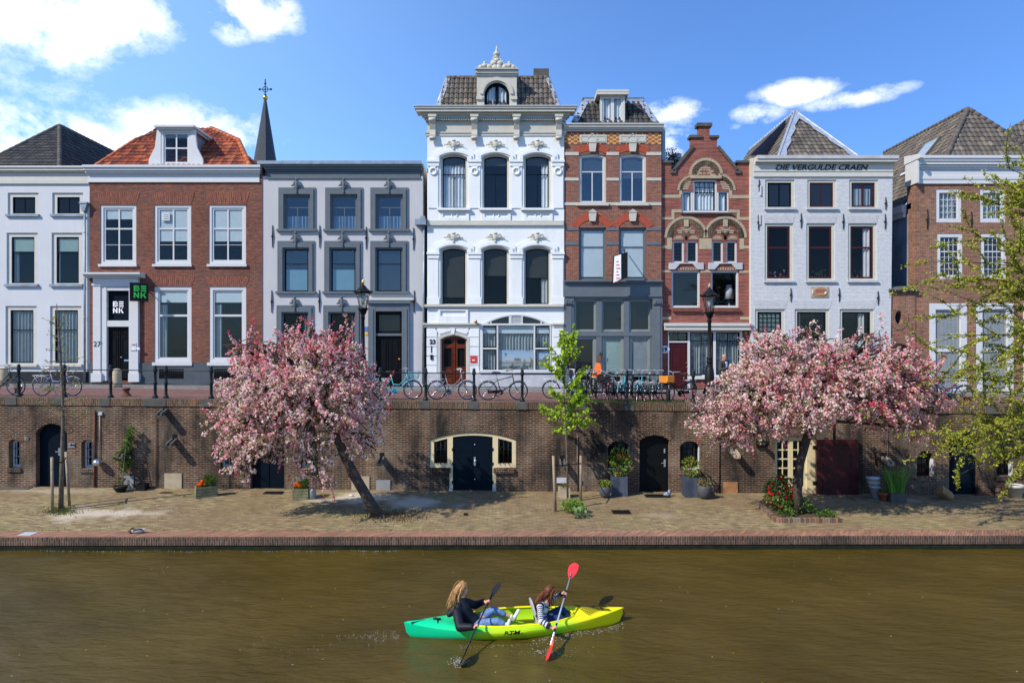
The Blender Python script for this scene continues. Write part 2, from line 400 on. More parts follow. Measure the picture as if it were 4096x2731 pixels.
def wave(x, y):
    z = .014*sin(2.1*x+3.3*y+1.3*sin(.7*x))*(.6+.5*sin(.5*x+.9))+.008*sin(-4.1*x+5.2*y+2*sin(.5*y+x*.3))+.003*sin(5*x+9*y+3*sin(.9*x-.4*y))
    if x > 0: z += .004*sin(7.*y+2.3*x+sin(x*1.3))*min(1, x/4)
    d = Vector((x, y))-KC; a = d.dot(KD); b = d.dot(KN)
    s = 2.1-a                                    # distance behind the bow
    if s > 0:
        for sg in (1, -1):
            w = sg*b-(.33*s+.1)
            z += .022*math.exp(-(w/.16)**2)*math.exp(-s/7)*min(1, s)+.010*math.exp(-((w+.4)/.3)**2)*cos(w*14)*math.exp(-s/9)
    st = -2.1-a
    if st > 0: z += .013*cos(st*5.2+abs(b)*2.5)*math.exp(-(b/(.35+.28*st))**2)*math.exp(-st/9)
    for (cx, cy, k) in ((-6.2, 13.9, 1.), (-9.3, 15., .8), (-1.1, 11.5, 1.2), (-3.9, 12.4, .9), (.9, 11.9, .8)):
        r = math.hypot((x-cx), (y-cy)*1.15); z += k*.008*cos(r*11)*math.exp(-r/1.5)
    return z
vs = []
for i in range(nx+1):
    x = x0+(x1-x0)*i/nx
    for j in range(ny+1):
        y = y0+(y1-y0)*j/ny
        f = min(1, (x-x0)/1.5, (x1-x)/1.5, (y-y0)/.6, (y1-y)/.6+.0); vs.append((x, y, WATER_Z+wave(x, y)*f))
mb.faces(vs, [(i*(ny+1)+j, (i+1)*(ny+1)+j, (i+1)*(ny+1)+j+1, i*(ny+1)+j+1) for i in range(nx) for j in range(ny)], None, True)
for (a, b_, c_, d_) in ((-80, -15, -2, 18.9), (15, 80, -2, 18.9), (-15, 15, -2, 9.5)): mb.quad((a, c_, WATER_Z), (b_, c_, WATER_Z), (b_, d_, WATER_Z), (a, d_, WATER_Z))
mb.nofix = True; struct(mb, 'water', 'water')
# ---------------------------------------------------------------- world, sun, camera
w = bpy.data.worlds.new('World'); SC.world = w; w.use_nodes = True; n = w.node_tree.nodes; l = w.node_tree.links
SUN = Vector((-1, -.68, 1.06)).normalized(); el = math.asin(SUN.z)
sky = n.new('ShaderNodeTexSky'); sky.sky_type = 'NISHITA'; sky.sun_disc = False; sky.sun_elevation = el; sky.sun_rotation = -math.atan2(SUN.x, SUN.y)
sky.air_density = 1.0; sky.dust_density = .3; sky.ozone_density = 2.5
def wn(t, **k):
    q = n.new(t)
    for a, b in k.items(): setattr(q, a, b)
    return q
def wm(op, a, b=0., c=None):
    q = wn('ShaderNodeMath', operation=op)
    for i, v in enumerate((a, b, c)):
        if v is None: continue
        if hasattr(v, 'is_linked'): l.new(v, q.inputs[i])
        else: q.inputs[i].default_value = v
    return q.outputs[0]
tc = wn('ShaderNodeTexCoord'); sp = wn('ShaderNodeSeparateXYZ'); l.new(tc.outputs['Generated'], sp.inputs[0])
az = wm('ARCTAN2', sp.outputs[0], sp.outputs[1]); ele = wm('ARCSINE', sp.outputs[2])
cv = wn('ShaderNodeCombineXYZ'); l.new(az, cv.inputs[0]); l.new(wm('MULTIPLY', ele, 1.4), cv.inputs[1])
def wnoise(scale, detail, rough=.6, dist=0.):
    q = wn('ShaderNodeTexNoise'); q.inputs['Scale'].default_value = scale; q.inputs['Detail'].default_value = detail; q.inputs['Roughness'].default_value = rough
    q.inputs['Distortion'].default_value = dist; l.new(cv.outputs[0], q.inputs['Vector']); return q.outputs['Fac']
nz = wnoise(9., 9., .62, .3); nz2 = wnoise(30., 8., .68)
nsum = wm('ADD', wm('MULTIPLY', wm('SUBTRACT', nz, .5), 2.6), wm('MULTIPLY', wm('SUBTRACT', nz2, .5), 1.2))
tot = None
for (px, py, rx, ry, k) in ((60, 30, 300, 130, 1.25), (270, 90, 200, 150, 1.25), (430, 40, 240, 120, 1.2), (240, 210, 90, 80, .9), (560, 60, 130, 90, 1.), (1010, 40, 150, 90, 1.25), (930, 110, 80, 60, .9), (1130, 60, 80, 70, .9),
    (330, 530, 150, 45, 1.0), (200, 600, 520, 130, .95), (760, 510, 360, 95, .8), (900, 570, 260, 60, .5), (60, 480, 260, 80, .7), (160, 340, 420, 110, .42), (560, 430, 300, 60, .4), (3190, 370, 150, 42, 1.1), (3020, 455, 95, 36, 1.), (3400, 400, 170, 30, .85), (3560, 360, 120, 30, .6),
    (2700, 455, 110, 50, 1.15), (2690, 585, 70, 70, 1.1), (2930, 510, 50, 20, .6), (3050, 480, 60, 30, .7)):
    dx = (px-CX)/FPX; dz = (HY-py)/FPX; a0 = math.atan(dx); e0 = math.asin(dz/math.sqrt(1+dx*dx+dz*dz))
    ra = rx/FPX/(1+dx*dx); re = ry/FPX/(1+dz*dz)
    u = wm('MULTIPLY', wm('SUBTRACT', az, a0), 1/ra); q = wm('MULTIPLY', wm('SUBTRACT', ele, e0), 1/re)
    g = wm('MULTIPLY', wm('EXPONENT', wm('MULTIPLY', wm('ADD', wm('MULTIPLY', u, u), wm('MULTIPLY', q, q)), -.75)), k)
    tot = g if tot is None else wm('MAXIMUM', tot, g)
# a sky behind the viewer carries scattered cloud too
dens = wm('ADD', wm('MULTIPLY', tot, .95), wm('MULTIPLY', nsum, wm('MULTIPLY_ADD', wm('MINIMUM', tot, .8), 1.5, .03)))
rp = wn('ShaderNodeValToRGB'); rp.color_ramp.elements[0].position = .28; rp.color_ramp.elements[1].position = 1.05
rp.color_ramp.elements[0].color = (0, 0, 0, 1); rp.color_ramp.elements[1].color = (1, 1, 1, 1); rp.color_ramp.interpolation = 'LINEAR'; l.new(dens, rp.inputs[0])
hs = wn('ShaderNodeMix', data_type='RGBA', blend_type='MULTIPLY'); hs.inputs[0].default_value = 1; l.new(sky.outputs[0], hs.inputs[6]); hs.inputs[7].default_value = (.54, .80, 1.19, 1)
hzf = wm('MULTIPLY', wm('EXPONENT', wm('MULTIPLY', wm('POWER', wm('ADD', wm('MULTIPLY', az, 1.8), 1.2), 2.), -1.)), .5)   # thin bright haze on the sun's side
hm = wn('ShaderNodeMix', data_type='RGBA'); l.new(hzf, hm.inputs[0]); l.new(hs.outputs[2], hm.inputs[6]); hm.inputs[7].default_value = (2.6, 4.6, 7.4, 1)
mx = wn('ShaderNodeMix', data_type='RGBA'); l.new(rp.outputs[0], mx.inputs[0]); l.new(hm.outputs[2], mx.inputs[6]); mx.inputs[7].default_value = (7.6, 7.9, 8.2, 1)
bg = n['Background']; l.new(mx.outputs[2], bg.inputs[0]); bg.inputs[1].default_value = .15
su = bpy.data.lights.new('sun', 'SUN'); su.energy = 4.9; su.angle = rad(.53); su.color = (1, .95, .87)
so = bpy.data.objects.new('sun', su); COL.objects.link(so); so.rotation_euler = (-SUN).to_track_quat('-Z', 'Y').to_euler(); so.location = (-20, -10, 30)
cd = bpy.data.cameras.new('camera'); cam = bpy.data.objects.new('camera', cd); COL.objects.link(cam); cam.location = (0, 0, CZ); cam.rotation_euler = (pi/2, 0, 0)
cd.sensor_width = 36; cd.lens = 36*FPX/4096; cd.shift_y = (HY-1365.5)/4096; cd.clip_end = 2000; SC.camera = cam
SC.view_settings.view_transform = 'Standard'; SC.view_settings.look = 'None'; SC.view_settings.exposure = .36; SC.view_settings.gamma = 1
SC.cycles.max_bounces = 6; SC.cycles.transparent_max_bounces = 12; SC.cycles.use_denoising = True; SC.cycles.caustics_reflective = False; SC.cycles.caustics_refractive = False
# ---------------------------------------------------------------- building kit
def arch(x0, z0, x1, z1, rise=0, n=14):
    if rise <= 0: return [(x0, z0), (x1, z0), (x1, z1), (x0, z1)]
    c = (x1-x0)/2; r = (c*c+rise*rise)/(2*rise); cx = (x0+x1)/2; cz = z1-r
    a = math.asin(min(1, c/r)) if rise <= c else pi-math.asin(min(1, c/r))
    return [(x0, z0), (x1, z0)]+[(cx+r*sin(a-2*a*i/n), cz+r*cos(a-2*a*i/n)) for i in range(n+1)]
def inset(x0, z0, x1, z1, rise, t, tb=None, tt=None):
    tb = t if tb is None else tb; tt = t if tt is None else tt
    if rise > 0:
        c = (x1-x0)/2; r = (c*c+rise*rise)/(2*rise); r2 = r-tt; c2 = c-t
        rise = r2-math.sqrt(max(0, r2*r2-c2*c2)) if c2 < r2 else r2
    return (x0+t, z0+tb, x1-t, z1-tt, rise)
def curtain(x0, z0, x1, z1, y, n=None, amp=.035):
    mb = MB(); n = n or max(6, int((x1-x0)*44)); vs = []
    for i in range(n+1):
        f = i/n; x = x0+(x1-x0)*f; yy = y+amp*sin(i*.9)+amp*.4*sin(i*.37)
        vs += [(x, yy, z0), (x+.01*sin(i), yy, z1)]
    mb.faces(vs, [(2*i, 2*i+2, 2*i+3, 2*i+1) for i in range(n)], None, True); return mb
class Bd:
    def __init__(s, name, label, x0, x1, yf, zb, cat='house'):
        s.x0, s.x1, s.yf, s.zb = x0, x1, yf, zb; s.holes = []
        s.r = thing(name, label, cat, ((x0+x1)/2, yf, zb))
    def part(s, mb, name, mat, label=None, parent=None):
        if name in ('stone_band', 'grey_band', 'gable_coping', 'dormer_cheek', 'wall_bracket', 'hinge', 'white_reveal'):   # one object for each separate stone
            n = len(mb.v); up = list(range(n))
            def fd(i):
                while up[i] != i: up[i] = up[up[i]]; i = up[i]
                return i
            for f in mb.f:
                for k in f[1:]: up[fd(k)] = fd(f[0])
            roots = sorted({fd(f[0]) for f in mb.f})
            if len(roots) > 1:
                for rt in roots:
                    q = MB()
                    for f, c, sm in zip(mb.f, mb.c, mb.sm):
                        if fd(f[0]) == rt: q.quad(*[mb.v[k] for k in f], col=c, sm=sm)
                    o = q.build(name, mat, parent or s.r, merge=True)
                    if label: o['label'] = label
                return o
        o = mb.build(name, mat, parent or s.r)
        if label: o['label'] = label
        return o
    def wall(s, poly, mat, th=.34, name='wall'):
        mb = MB(); mb.plate(poly, s.holes, s.yf, s.yf+th); s.part(mb, name, mat)
    def shell(s, zt, depth=9., mat='brick_red', inner=True, x0=None, x1=None):
        x0 = s.x0 if x0 is None else x0; x1 = s.x1 if x1 is None else x1
        mb = MB(); y0, y1 = s.yf+.342, s.yf+depth
        mb.box(x0, y0, s.zb-.5, x0+.2, y1, zt); mb.box(x1-.2, y0, s.zb-.5, x1, y1, zt); mb.box(x0+.2, y1-.2, s.zb-.5, x1-.2, y1, zt)
        s.part(mb, 'side_wall', mat)
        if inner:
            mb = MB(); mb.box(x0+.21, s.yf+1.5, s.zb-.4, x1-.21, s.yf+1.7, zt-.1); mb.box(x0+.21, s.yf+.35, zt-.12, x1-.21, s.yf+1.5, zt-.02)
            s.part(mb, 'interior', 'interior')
    def cornice(s, steps, mat, x0=None, x1=None, name='cornice', over=0.):
        x0 = s.x0 if x0 is None else x0; x1 = s.x1 if x1 is None else x1; mb = MB()
        for i, (z0, z1, p) in enumerate(steps):
            e = over*p; p *= .62; mb.box(x0-e, s.yf-p, z0+.001*i, x1+e, s.yf+.30, z1)
        return s.part(mb, name, mat)
    def win(s, x0, z0, x1, z1, rise=0, fm='paint_white', ft=.12, fb=None, rec=.10, sm=None, st=.05, vb=(), hb=(), bt=.035, vr=None, gl='glass_mid', blind=None, curt=(), sill=None, sillh=.08, sillp=.10, sillx=.06, thin=(), name='window', label=None, hole=True, proud=0., bars=0):
        """one window: frame (part) > sash, pane, blind, curtain, sill (sub-parts)"""
        if x0 > x1: x0, x1 = x1, x0
        if z0 > z1: z0, z1 = z1, z0
        o = arch(x0, z0, x1, z1, rise)
        if hole: s.holes.append(o)
        yf = s.yf+rec-proud
        e = .004; oo = arch(x0-e, z0-e, x1+e, z1+e, rise)
        i1 = inset(x0, z0, x1, z1, rise, ft, fb)
        mb = MB(); mb.plate(oo, [arch(*i1)], yf, yf+.12)
        X0, Z0, X1, Z1, R1 = i1
        w = s.part(mb, name, fm, label)
        if sm is None: sm = fm
        i2 = inset(X0, Z0, X1, Z1, R1, st)
        mb = MB(); mb.plate(arch(X0-e, Z0-e, X1+e, Z1+e, R1), [arch(*i2)], yf+.04, yf+.10)
        a0, b0, a1, b1, R2 = i2; H = b1-b0; W = a1-a0
        for f in hb: z = b0+H*f; mb.box(a0-.01, yf+.045, z-bt/2, a1+.01, yf+.095, z+bt/2)
        lo, hi = vr or (0, 1)
        def ztop(x):
            if R2 <= 0: return b1
            c = W/2; r = (c*c+R2*R2)/(2*R2); d = x-(a0+a1)/2; return b1-r+math.sqrt(max(0, r*r-d*d))
        for f in vb: x = a0+W*f; mb.box(x-bt/2, yf+.048, b0+H*lo-.01, x+bt/2, yf+.092, min(b0+H*hi, ztop(x))+.008)
        for (axis, f, lo_, hi_) in thin:
            if axis == 'v': mb.box(a0+W*f-.011, yf+.055, b0+H*lo_, a0+W*f+.011, yf+.085, b0+H*hi_)
            else: mb.box(a0+W*lo_, yf+.056, b0+H*f-.011, a0+W*hi_, yf+.084, b0+H*f+.011)
        s.part(mb, 'sash', sm, parent=w)
        if not blind and not curt and gl in ('glass_dark', 'glass_mid', 'glass_sky'): gl = 'pane_sky' if gl == 'glass_sky' else 'pane_dark'
        mb = MB(); q = inset(x0, z0, x1, z1, rise, ft*.6, (fb or ft)*.6); mb.plate(arch(*q), [], yf+.066, yf+.076); s.part(mb, 'pane', gl, parent=w)
        if blind:
            f, m = blind; f0 = 0
            if hasattr(f, '__len__'): f0, f = f
            mb = MB(); mb.box(a0-.01, yf+.088, b1-H*f, a1+.01, yf+.094, b1-H*f0); mb.box(a0-.01, yf+.084, b1-H*f-.02, a1+.01, yf+.098, b1-H*f+.01); s.part(mb, 'blind', m, parent=w)
        for c in curt:
            f0, f1, m = c[:3]; t0, t1 = c[3:] if len(c) > 3 else (0, 1)
            s.part(curtain(a0+W*f0, b0+H*t0, a0+W*f1, b0+H*t1, yf+.14), 'curtain', m, parent=w)
        if bars:
            mb = MB()
            for k in range(bars): x = X0+(X1-X0)*(k+.5)/bars; mb.tube([(x, yf-.05, Z0+.02), (x, yf-.05, ztop(x)-.03)], .012, 5)
            for f in (.3, .7): mb.box(X0, yf-.06, Z0+(Z1-Z0)*f-.012, X1, yf-.045, Z0+(Z1-Z0)*f+.012)
            s.part(mb, 'window_bars', 'iron_black', parent=w)
        if sill:
            mb = MB(); mb.box(x0-sillx, s.yf-sillp-proud, z0-sillh, x1+sillx, s.yf+rec-.002-proud*0, z0-.001); s.part(mb, 'sill', sill, parent=w)
        return w
def voussoirs(mb, x0, x1, zs, rise, th, n, y0, y1, gap=.008, col=None):
    """arch ring of separate bricks over an opening x0..x1 springing at zs"""
    c = (x1-x0)/2; r = (c*c+rise*rise)/(2*rise); cx = (x0+x1)/2; cz = zs+rise-r
    a = math.asin(min(1, c/r)) if rise <= c*1.001 else pi-math.asin(c/r)
    for i in range(n):
        b0 = -a+2*a*i/n+gap/r/2; b1 = -a+2*a*(i+1)/n-gap/r/2
        k = col[i % len(col)] if col else None
        mb.prism([(cx+q*sin(b), cz+q*cos(b)) for q, b in ((r, b0), (r, b1), (r+th, b1), (r+th, b0))], y0, y1, k)
def jack(mb, x0, x1, z0, z1, splay, n, y0, y1, gap=.012):
    for i in range(n):
        f0, f1 = i/n, (i+1)/n
        b0 = x0+(x1-x0)*f0+gap/2; b1 = x0+(x1-x0)*f1-gap/2
        t0 = x0-splay+(x1-x0+2*splay)*f0+gap/2; t1 = x0-splay+(x1-x0+2*splay)*f1-gap/2
        mb.prism([(b0, z0), (b1, z0), (t1, z1), (t0, z1)], y0, y1)
def tiles(poly, cols, tw=.25, th=.34, amp=.035, seed=1, n=None):
    """pantiled roof plane; poly[0]->poly[1] is the eave"""
    poly = [Vector(p) for p in poly]; u = (poly[1]-poly[0]).normalized()
    nn = None
    for k in range(2, len(poly)):
        q = u.cross(poly[k]-poly[0])
        if q.length > .1: nn = q.normalized(); break
    v = nn.cross(u)
    if nn.z < 0: nn = -nn
    if (poly[-1]-poly[0]).dot(v) < 0 and (poly[2]-poly[0]).dot(v) < 0: v = -v
    A = [(p-poly[0]).dot(u) for p in poly]; B = [(p-poly[0]).dot(v) for p in poly]
    a0, a1, b0, b1 = min(A), max(A), min(B), max(B); na = int((a1-a0)/tw*6)+2; nb = int((b1-b0)/th)+1
    bm = bmesh.new(); rows = []
    for j in range(nb+1):
        for e in (0, 1):
            b = b0+j*th+(th*.999 if e else 0); row = []
            for i in range(na+1):
                a = a0+i*tw/6; ph = 2*pi*a/tw
                h = amp*(.5+.5*sin(ph)+.25*sin(2*ph+.8))+(0 if e else .035)
                row.append(bm.verts.new(poly[0]+u*a+v*b+nn*h))
            rows.append(row)
    for r0, r1 in zip(rows, rows[1:]):
        for i in range(na): bm.faces.new((r0[i], r0[i+1], r1[i+1], r1[i]))
    cen = sum(poly, Vector())/len(poly); m = len(poly)
    for i in range(m):
        e = poly[(i+1) % m]-poly[i]; pn = e.cross(nn).normalized()
        if (cen-poly[i]).dot(pn) > 0: pn = -pn
        bmesh.ops.bisect_plane(bm, geom=bm.verts[:]+bm.edges[:]+bm.faces[:], plane_co=poly[i], plane_no=pn, clear_outer=True)
    bm.normal_update(); bm.verts.index_update()
    mb = MB(); mb.v = [tuple(q.co) for q in bm.verts]; rr = random.Random(seed); tone = {}
    for f in bm.faces:
        c = f.calc_center_median()-poly[0]; k = (round(c.dot(u)/tw), int(c.dot(v)//th))
        if k not in tone:
            q = cols[rr.randrange(len(cols))]; z = rr.uniform(.72, 1.22); tone[k] = tuple(w*z for w in q)
        mb.f.append(tuple(q.index for q in f.verts)); mb.c.append(tone[k]); mb.sm.append(False)
    bm.free()
    mb.nofix = True
    i = len(mb.v); mb.v += [tuple(p-nn*.03) for p in poly]; mb.f.append(tuple(range(i, i+m))); mb.c.append((.03, .03, .03)); mb.sm.append(False)
    return mb
def ridge(mb, a, b, r=.11, step=.36, col=None):
    a, b = Vector(a), Vector(b); d = b-a; n = max(1, int(d.length/step))
    for i in range(n): mb.tube([a+d*(i/n), a+d*((i+1.06)/n)], [r*1.12, r*.92], 8, col=col and tuple(c*random.Random(i).uniform(.8, 1.2) for c in col))
BLACKT = [(.055, .05, .045), (.045, .043, .042), (.07, .06, .05), (.04, .04, .042)]
BROWNT = [(.12, .10, .08), (.15, .125, .095), (.10, .085, .07), (.085, .075, .065)]
ORANGET = [(.29, .068, .026), (.25, .052, .022), (.34, .095, .038), (.20, .045, .025), (.13, .04, .025)]
def hip_roof(B, xa, xb, ze, ye, A, back, cols, hipc=None, xl=None, zl=None, xr=None, seed=1, hipmat='tile', flat=.0):
    A = Vector(A); Bk = A+Vector((0, back, 0))
    B.part(tiles([(xa, ye, ze), (xb, ye, ze), A], cols, seed=seed), 'roof', 'tile')
    k = (A.x-xa) and (A.z-ze)/(A.x-xa)
    if xl is None: xl, zl = xa, ze
    yl = ye
    B.part(tiles([(xl, A.y+back, zl), (xl, ye, zl), (xa, ye, ze), A, Bk] if xl != xa else [(xl, A.y+back, zl), (xa, ye, ze), A, Bk], cols, seed=seed+1), 'roof', 'tile')
    B.part(tiles([(xb, ye, ze), (xb, A.y+back, ze), Bk, A], cols, seed=seed+2), 'roof', 'tile')
    mb = MB(); hc = hipc
    if hipmat == 'tile':
        for p in ((xa, ye, ze), (xb, ye, ze), tuple(Bk)): ridge(mb, p, A, col=hc)
        B.part(mb, 'ridge_tiles', 'tile')
    else:
        for p in ((xa, ye, ze), (xb, ye, ze)):
            a = Vector(p)+Vector((0, -.03, .10)); b = A+Vector((0, -.03, .12)); d = (b-a)
            for side in ((1, 0), (-1, 0)):
                pass
            sgn = 1 if p[0] == xa else -1
            wd = Vector((sgn*.34, 0, 0)); q = [a+d*(i/12) for i in range(13)]
            for i in range(12):
                w0 = wd*(1+.18*sin(i*2.1)); w1 = wd*(1+.18*sin((i+1)*2.1))
                mb.quad(q[i], q[i]+w0+Vector((0, 0, .02)), q[i+1]+w1+Vector((0, 0, .02)), q[i+1])
                mb.quad(q[i], q[i]+Vector((0, .36, .0)), q[i+1]+Vector((0, .36, .0)), q[i+1])
            mb.tube(q, .05, 6)
        ridge(mb, A, tuple(Bk)); B.part(mb, 'roof_flashing', hipmat)
def downpipe(B, x, z0, z1, y, mat='zinc', r=.05):
    mb = MB(); mb.tube([(x, y, z0), (x, y, z1)], r, 8)
    for k in range(4): z = z0+(z1-z0)*(k+.5)/4; mb.tube([(x, y, z-.03), (x, y, z+.03)], r*1.25, 8)
    mb.prism([(x-.07, z1-.02), (x+.07, z1-.02), (x+.17, z1+.35), (x-.17, z1+.35)], y-.12, y+.1); mb.box(x-.2, y-.15, z1+.35, x+.2, y+.12, z1+.42)
    return B.part(mb, 'downpipe', mat)
def anchors(B, pts, mat='iron_dark'):
    for (x, z, h) in pts:
        mb = MB(); mb.tube([(x, B.yf-.03, z), (x+.01, B.yf-.045, z+h/2), (x, B.yf-.03, z+h)], [.018, .032, .018], 6); mb.box(x-.05, B.yf-.05, z+h*.45, x+.05, B.yf, z+h*.53)
        B.part(mb, 'wall_anchor', mat)
def crest(mb, x, z, y, w, h):
    """carved shell and scroll ornament"""
    mb.ball((x, y, z), w*.16, .06, h*.5, 8, 6)
    for sg in (-1, 1):
        for k, (fx, fz, r) in enumerate(((.25, .18, .16), (.25, -.1, .13), (.5, .02, .13), (.5, .2, .09), (.72, -.02, .1), (.92, -.06, .08))):
            mb.ball((x+sg*w*fx*.5, y, z+h*fz), w*r*.6, .04, h*r*1.0, 7, 5)
        mb.ring((x+sg*w*.22, y-.02, z+h*.12), w*.09, w*.025, n=10, k=5)
    mb.ball((x, y-.03, z+h*.42), w*.12, .05, h*.13, 7, 5); mb.ball((x, y-.02, z-h*.55), w*.06, .04, h*.14, 7, 5)
# ================================================================ the houses
ZA = ZM(0, 450, 1.36364); ZB = ZM(1000, 600, 1.568); ZC = ZM(1650, 150, 2.0908); ZD = ZM(1650, 850, 2.0908)
ZE = ZM(2200, 350, 2.4118); ZF = ZM(2200, 950, 2.34); ZG = ZM(2950, 400, 2.0524); ZH = ZM(2950, 1000, 2.0524)
def rect(Z, x0, y0, x1, y1, d=YF): a = Z(x0, y0, d); b = Z(x1, y1, d); return (a[0], b[1], b[0], a[1])
def zz(Z, y, d=YF): return Z(0, y, d)[1]
def xx(Z, x, d=YF): return Z(x, 0, d)[0]
def H(z0, z1): return abs(z1-z0)
# ---- white stucco house at the left edge
B = Bd('white_stucco_house', 'white stucco house with cream window frames and black hipped roof at the left edge', xx(ZA, -260), xx(ZA, 489), YF, -.05)
for cx in (-205, 0, 1):
    pass
for col, dx in enumerate((-245, 0, 243)):
    k = dx
    B.win(*rect(ZA, 42+k, 438, 210+k, 556), fm='paint_offwhite', ft=.2, fb=.05, sm='paint_navy', st=.06, vb=(.5,), gl='glass_dark', sill='zinc', sillh=.11, rec=.06)
    B.win(*rect(ZA, 36+k*1.01, 656, 205+k*1.0, 936), fm='paint_offwhite', ft=.2, fb=.05, sm='paint_navy', st=.05, hb=(.66,), gl='glass_mid', blind=(.29, 'blind_teal'), curt=((0, .25, 'curtain_grey'),) if dx == 0 else ((0, .06, 'curtain_white'),), sill='zinc', sillh=.13, rec=.06)
    B.win(*rect(ZA, 30+k, 1055, 200+k, 1372), fm='paint_offwhite', ft=.2, fb=.05, sm='paint_dark', st=.05, hb=(.63,), gl='glass_mid', curt=((0, 1, 'curtain_grey'),), sill='paint_cream', sillh=.12, rec=.06)
zt = zz(ZA, 297); B.wall([(B.x0, zz(ZA, 1412)), (B.x1, zz(ZA, 1412)), (B.x1, zt-.05), (B.x0, zt-.05)], 'stucco_white')
B.cornice([(zz(ZA, 390), zz(ZA, 378), .12), (zz(ZA, 376), zz(ZA, 330), .06), (zz(ZA, 330), zz(ZA, 322), .2), (zz(ZA, 322), zz(ZA, 308), .34), (zz(ZA, 308), zz(ZA, 298), .42)], 'paint_offwhite')
B.cornice([(zz(ZA, 1475)-.05, zz(ZA, 1412), .05)], 'plinth_black', name='plinth')
B.shell(zt, 10, 'stucco_white')
ye = YF+.1; A = ZA(325, 72, 38.)
hip_roof(B, xx(ZA, -144, ye), xx(ZA, 325, ye), zt-.05, ye, (A[0], 38., A[1]), 9, BLACKT, (.09, .08, .07), seed=3)
B.part((lambda m: (m.prism([(B.x0, zt-.1), (xx(ZA, 325, ye), zt-.1), (B.x1, zt-.1)], ye, ye+.1), m)[1])(MB()), 'gutter', 'zinc')
downpipe(B, xx(ZA, 469), zz(ZA, 1465), zz(ZA, 540), YF-.1)
# ---- red brick house with orange roof
B = Bd('red_brick_house', 'red brick house with orange tiled roof, white dormer and white framed black door numbered 27', xx(ZA, 491), xx(ZA, 1432), YF-.03, -.1)
for i, (a, b) in enumerate(((549, 745), (843, 1044), (1140, 1343))):
    r = rect(ZA, a, 505, b, 828); j = MB(); jack(j, r[0], r[2], r[3], zz(ZA, 437), .18, 20, B.yf-.012, B.yf+.05); B.part(j, 'brick_arch', 'arch_red')
    B.win(*r, fm='paint_white', ft=.13, sm='paint_white', st=.09, vb=(.5,), hb=(.62,), bt=.07, thin=(('h', .3, 0, 1),), gl='glass_mid', blind=((.0, .18), 'blind_white') if i == 0 else (.62, 'blind_white'), sill='paint_white', rec=.03, sillh=.12)
for i, (a, b) in enumerate(((843, 1046), (1142, 1344))):
    r = rect(ZA, a, 949, b, 1362); j = MB(); jack(j, r[0], r[2], r[3], zz(ZA, 893), .18, 20, B.yf-.012, B.yf+.05); B.part(j, 'brick_arch', 'arch_red')
    B.win(*r, fm='paint_white', ft=.17, sm='paint_white', st=.07, hb=(.635,), bt=.10, gl='glass_mid', blind=(.16, 'blind_white'), curt=((.0, .24, 'curtain_grey', 0, .8),), sill='paint_white', rec=.03, sillh=.16)
    m = MB(); g = rect(ZA, a+28, 1397, b-40, 1450); m.box(g[0], B.yf-.052, g[1], g[2], B.yf-.03, g[3])
    for k in range(13): x = g[0]+(g[2]-g[0])*(k+.5)/13; m.tube([(x, B.yf-.07, g[1]), (x, B.yf-.07, g[3])], .012, 5)
    B.part(m, 'cellar_grille', 'iron_black')
dr = rect(ZA, 590, 1168, 718, 1445); fan = rect(ZA, 580, 965, 718, 1150)
B.holes.append(arch(*rect(ZA, 560, 950, 722, 1462)))
zt = zz(ZA, 297); B.wall([(B.x0, zz(ZA, 1365)), (xx(ZA, 560)-.001, zz(ZA, 1365)), (B.x1, zz(ZA, 1365)), (B.x1, zt-.05), (B.x0, zt-.05)] if False else [(B.x0, -.5), (B.x1, -.5), (B.x1, zt-.05), (B.x0, zt-.05)], 'brick_red')
m = MB(); m.box(B.x0, B.yf-.05, -.6, xx(ZA, 510), B.yf-.002, zz(ZA, 1365)); m.box(xx(ZA, 765), B.yf-.05, -.6, B.x1, B.yf-.002, zz(ZA, 1365)); m.box(xx(ZA, 765), B.yf-.07, -.6, B.x1, B.yf-.051, zz(ZA, 1455)); B.part(m, 'plinth', 'plinth_grey')
# door surround
m = MB()
for a, b in ((519, 560), (722, 764)):
    p = rect(ZA, a, 935, b, 1462); m.box(p[0], B.yf-.16, p[1], p[2], B.yf+.1, p[3]); m.box(p[0]-.07, B.yf-.22, p[1]-.05, p[2]+.07, B.yf+.08, zz(ZA, 1420)); m.box(p[0]-.04, B.yf-.2, p[3]-.1, p[2]+.04, B.yf+.08, p[3])
m.box(xx(ZA, 519), B.yf-.158, zz(ZA, 950), xx(ZA, 764), B.yf+.1, zz(ZA, 905)); m.box(xx(ZA, 560), B.yf-.12, zz(ZA, 1462), xx(ZA, 590), B.yf+.2, zz(ZA, 950)); m.box(xx(ZA, 712), B.yf-.12, zz(ZA, 1462), xx(ZA, 722), B.yf+.2, zz(ZA, 950))
m.box(xx(ZA, 590), B.yf-.1, zz(ZA, 1168), xx(ZA, 712), B.yf+.2, zz(ZA, 1135)); m.box(xx(ZA, 590), B.yf-.1, zz(ZA, 972), xx(ZA, 712), B.yf+.2, zz(ZA, 951))
for q, (za, zb_, p) in enumerate(((905, 897, .3), (897, 888, .42), (888, 878, .52))): m.box(xx(ZA, 480), B.yf-p, zz(ZA, za)+.001*q, xx(ZA, 795), B.yf+.1, zz(ZA, zb_))
ds = B.part(m, 'door_surround', 'paint_white')
m = MB(); m.box(xx(ZA, 588), B.yf+.05, zz(ZA, 1450), xx(ZA, 714), B.yf+.1, zz(ZA, 1168))
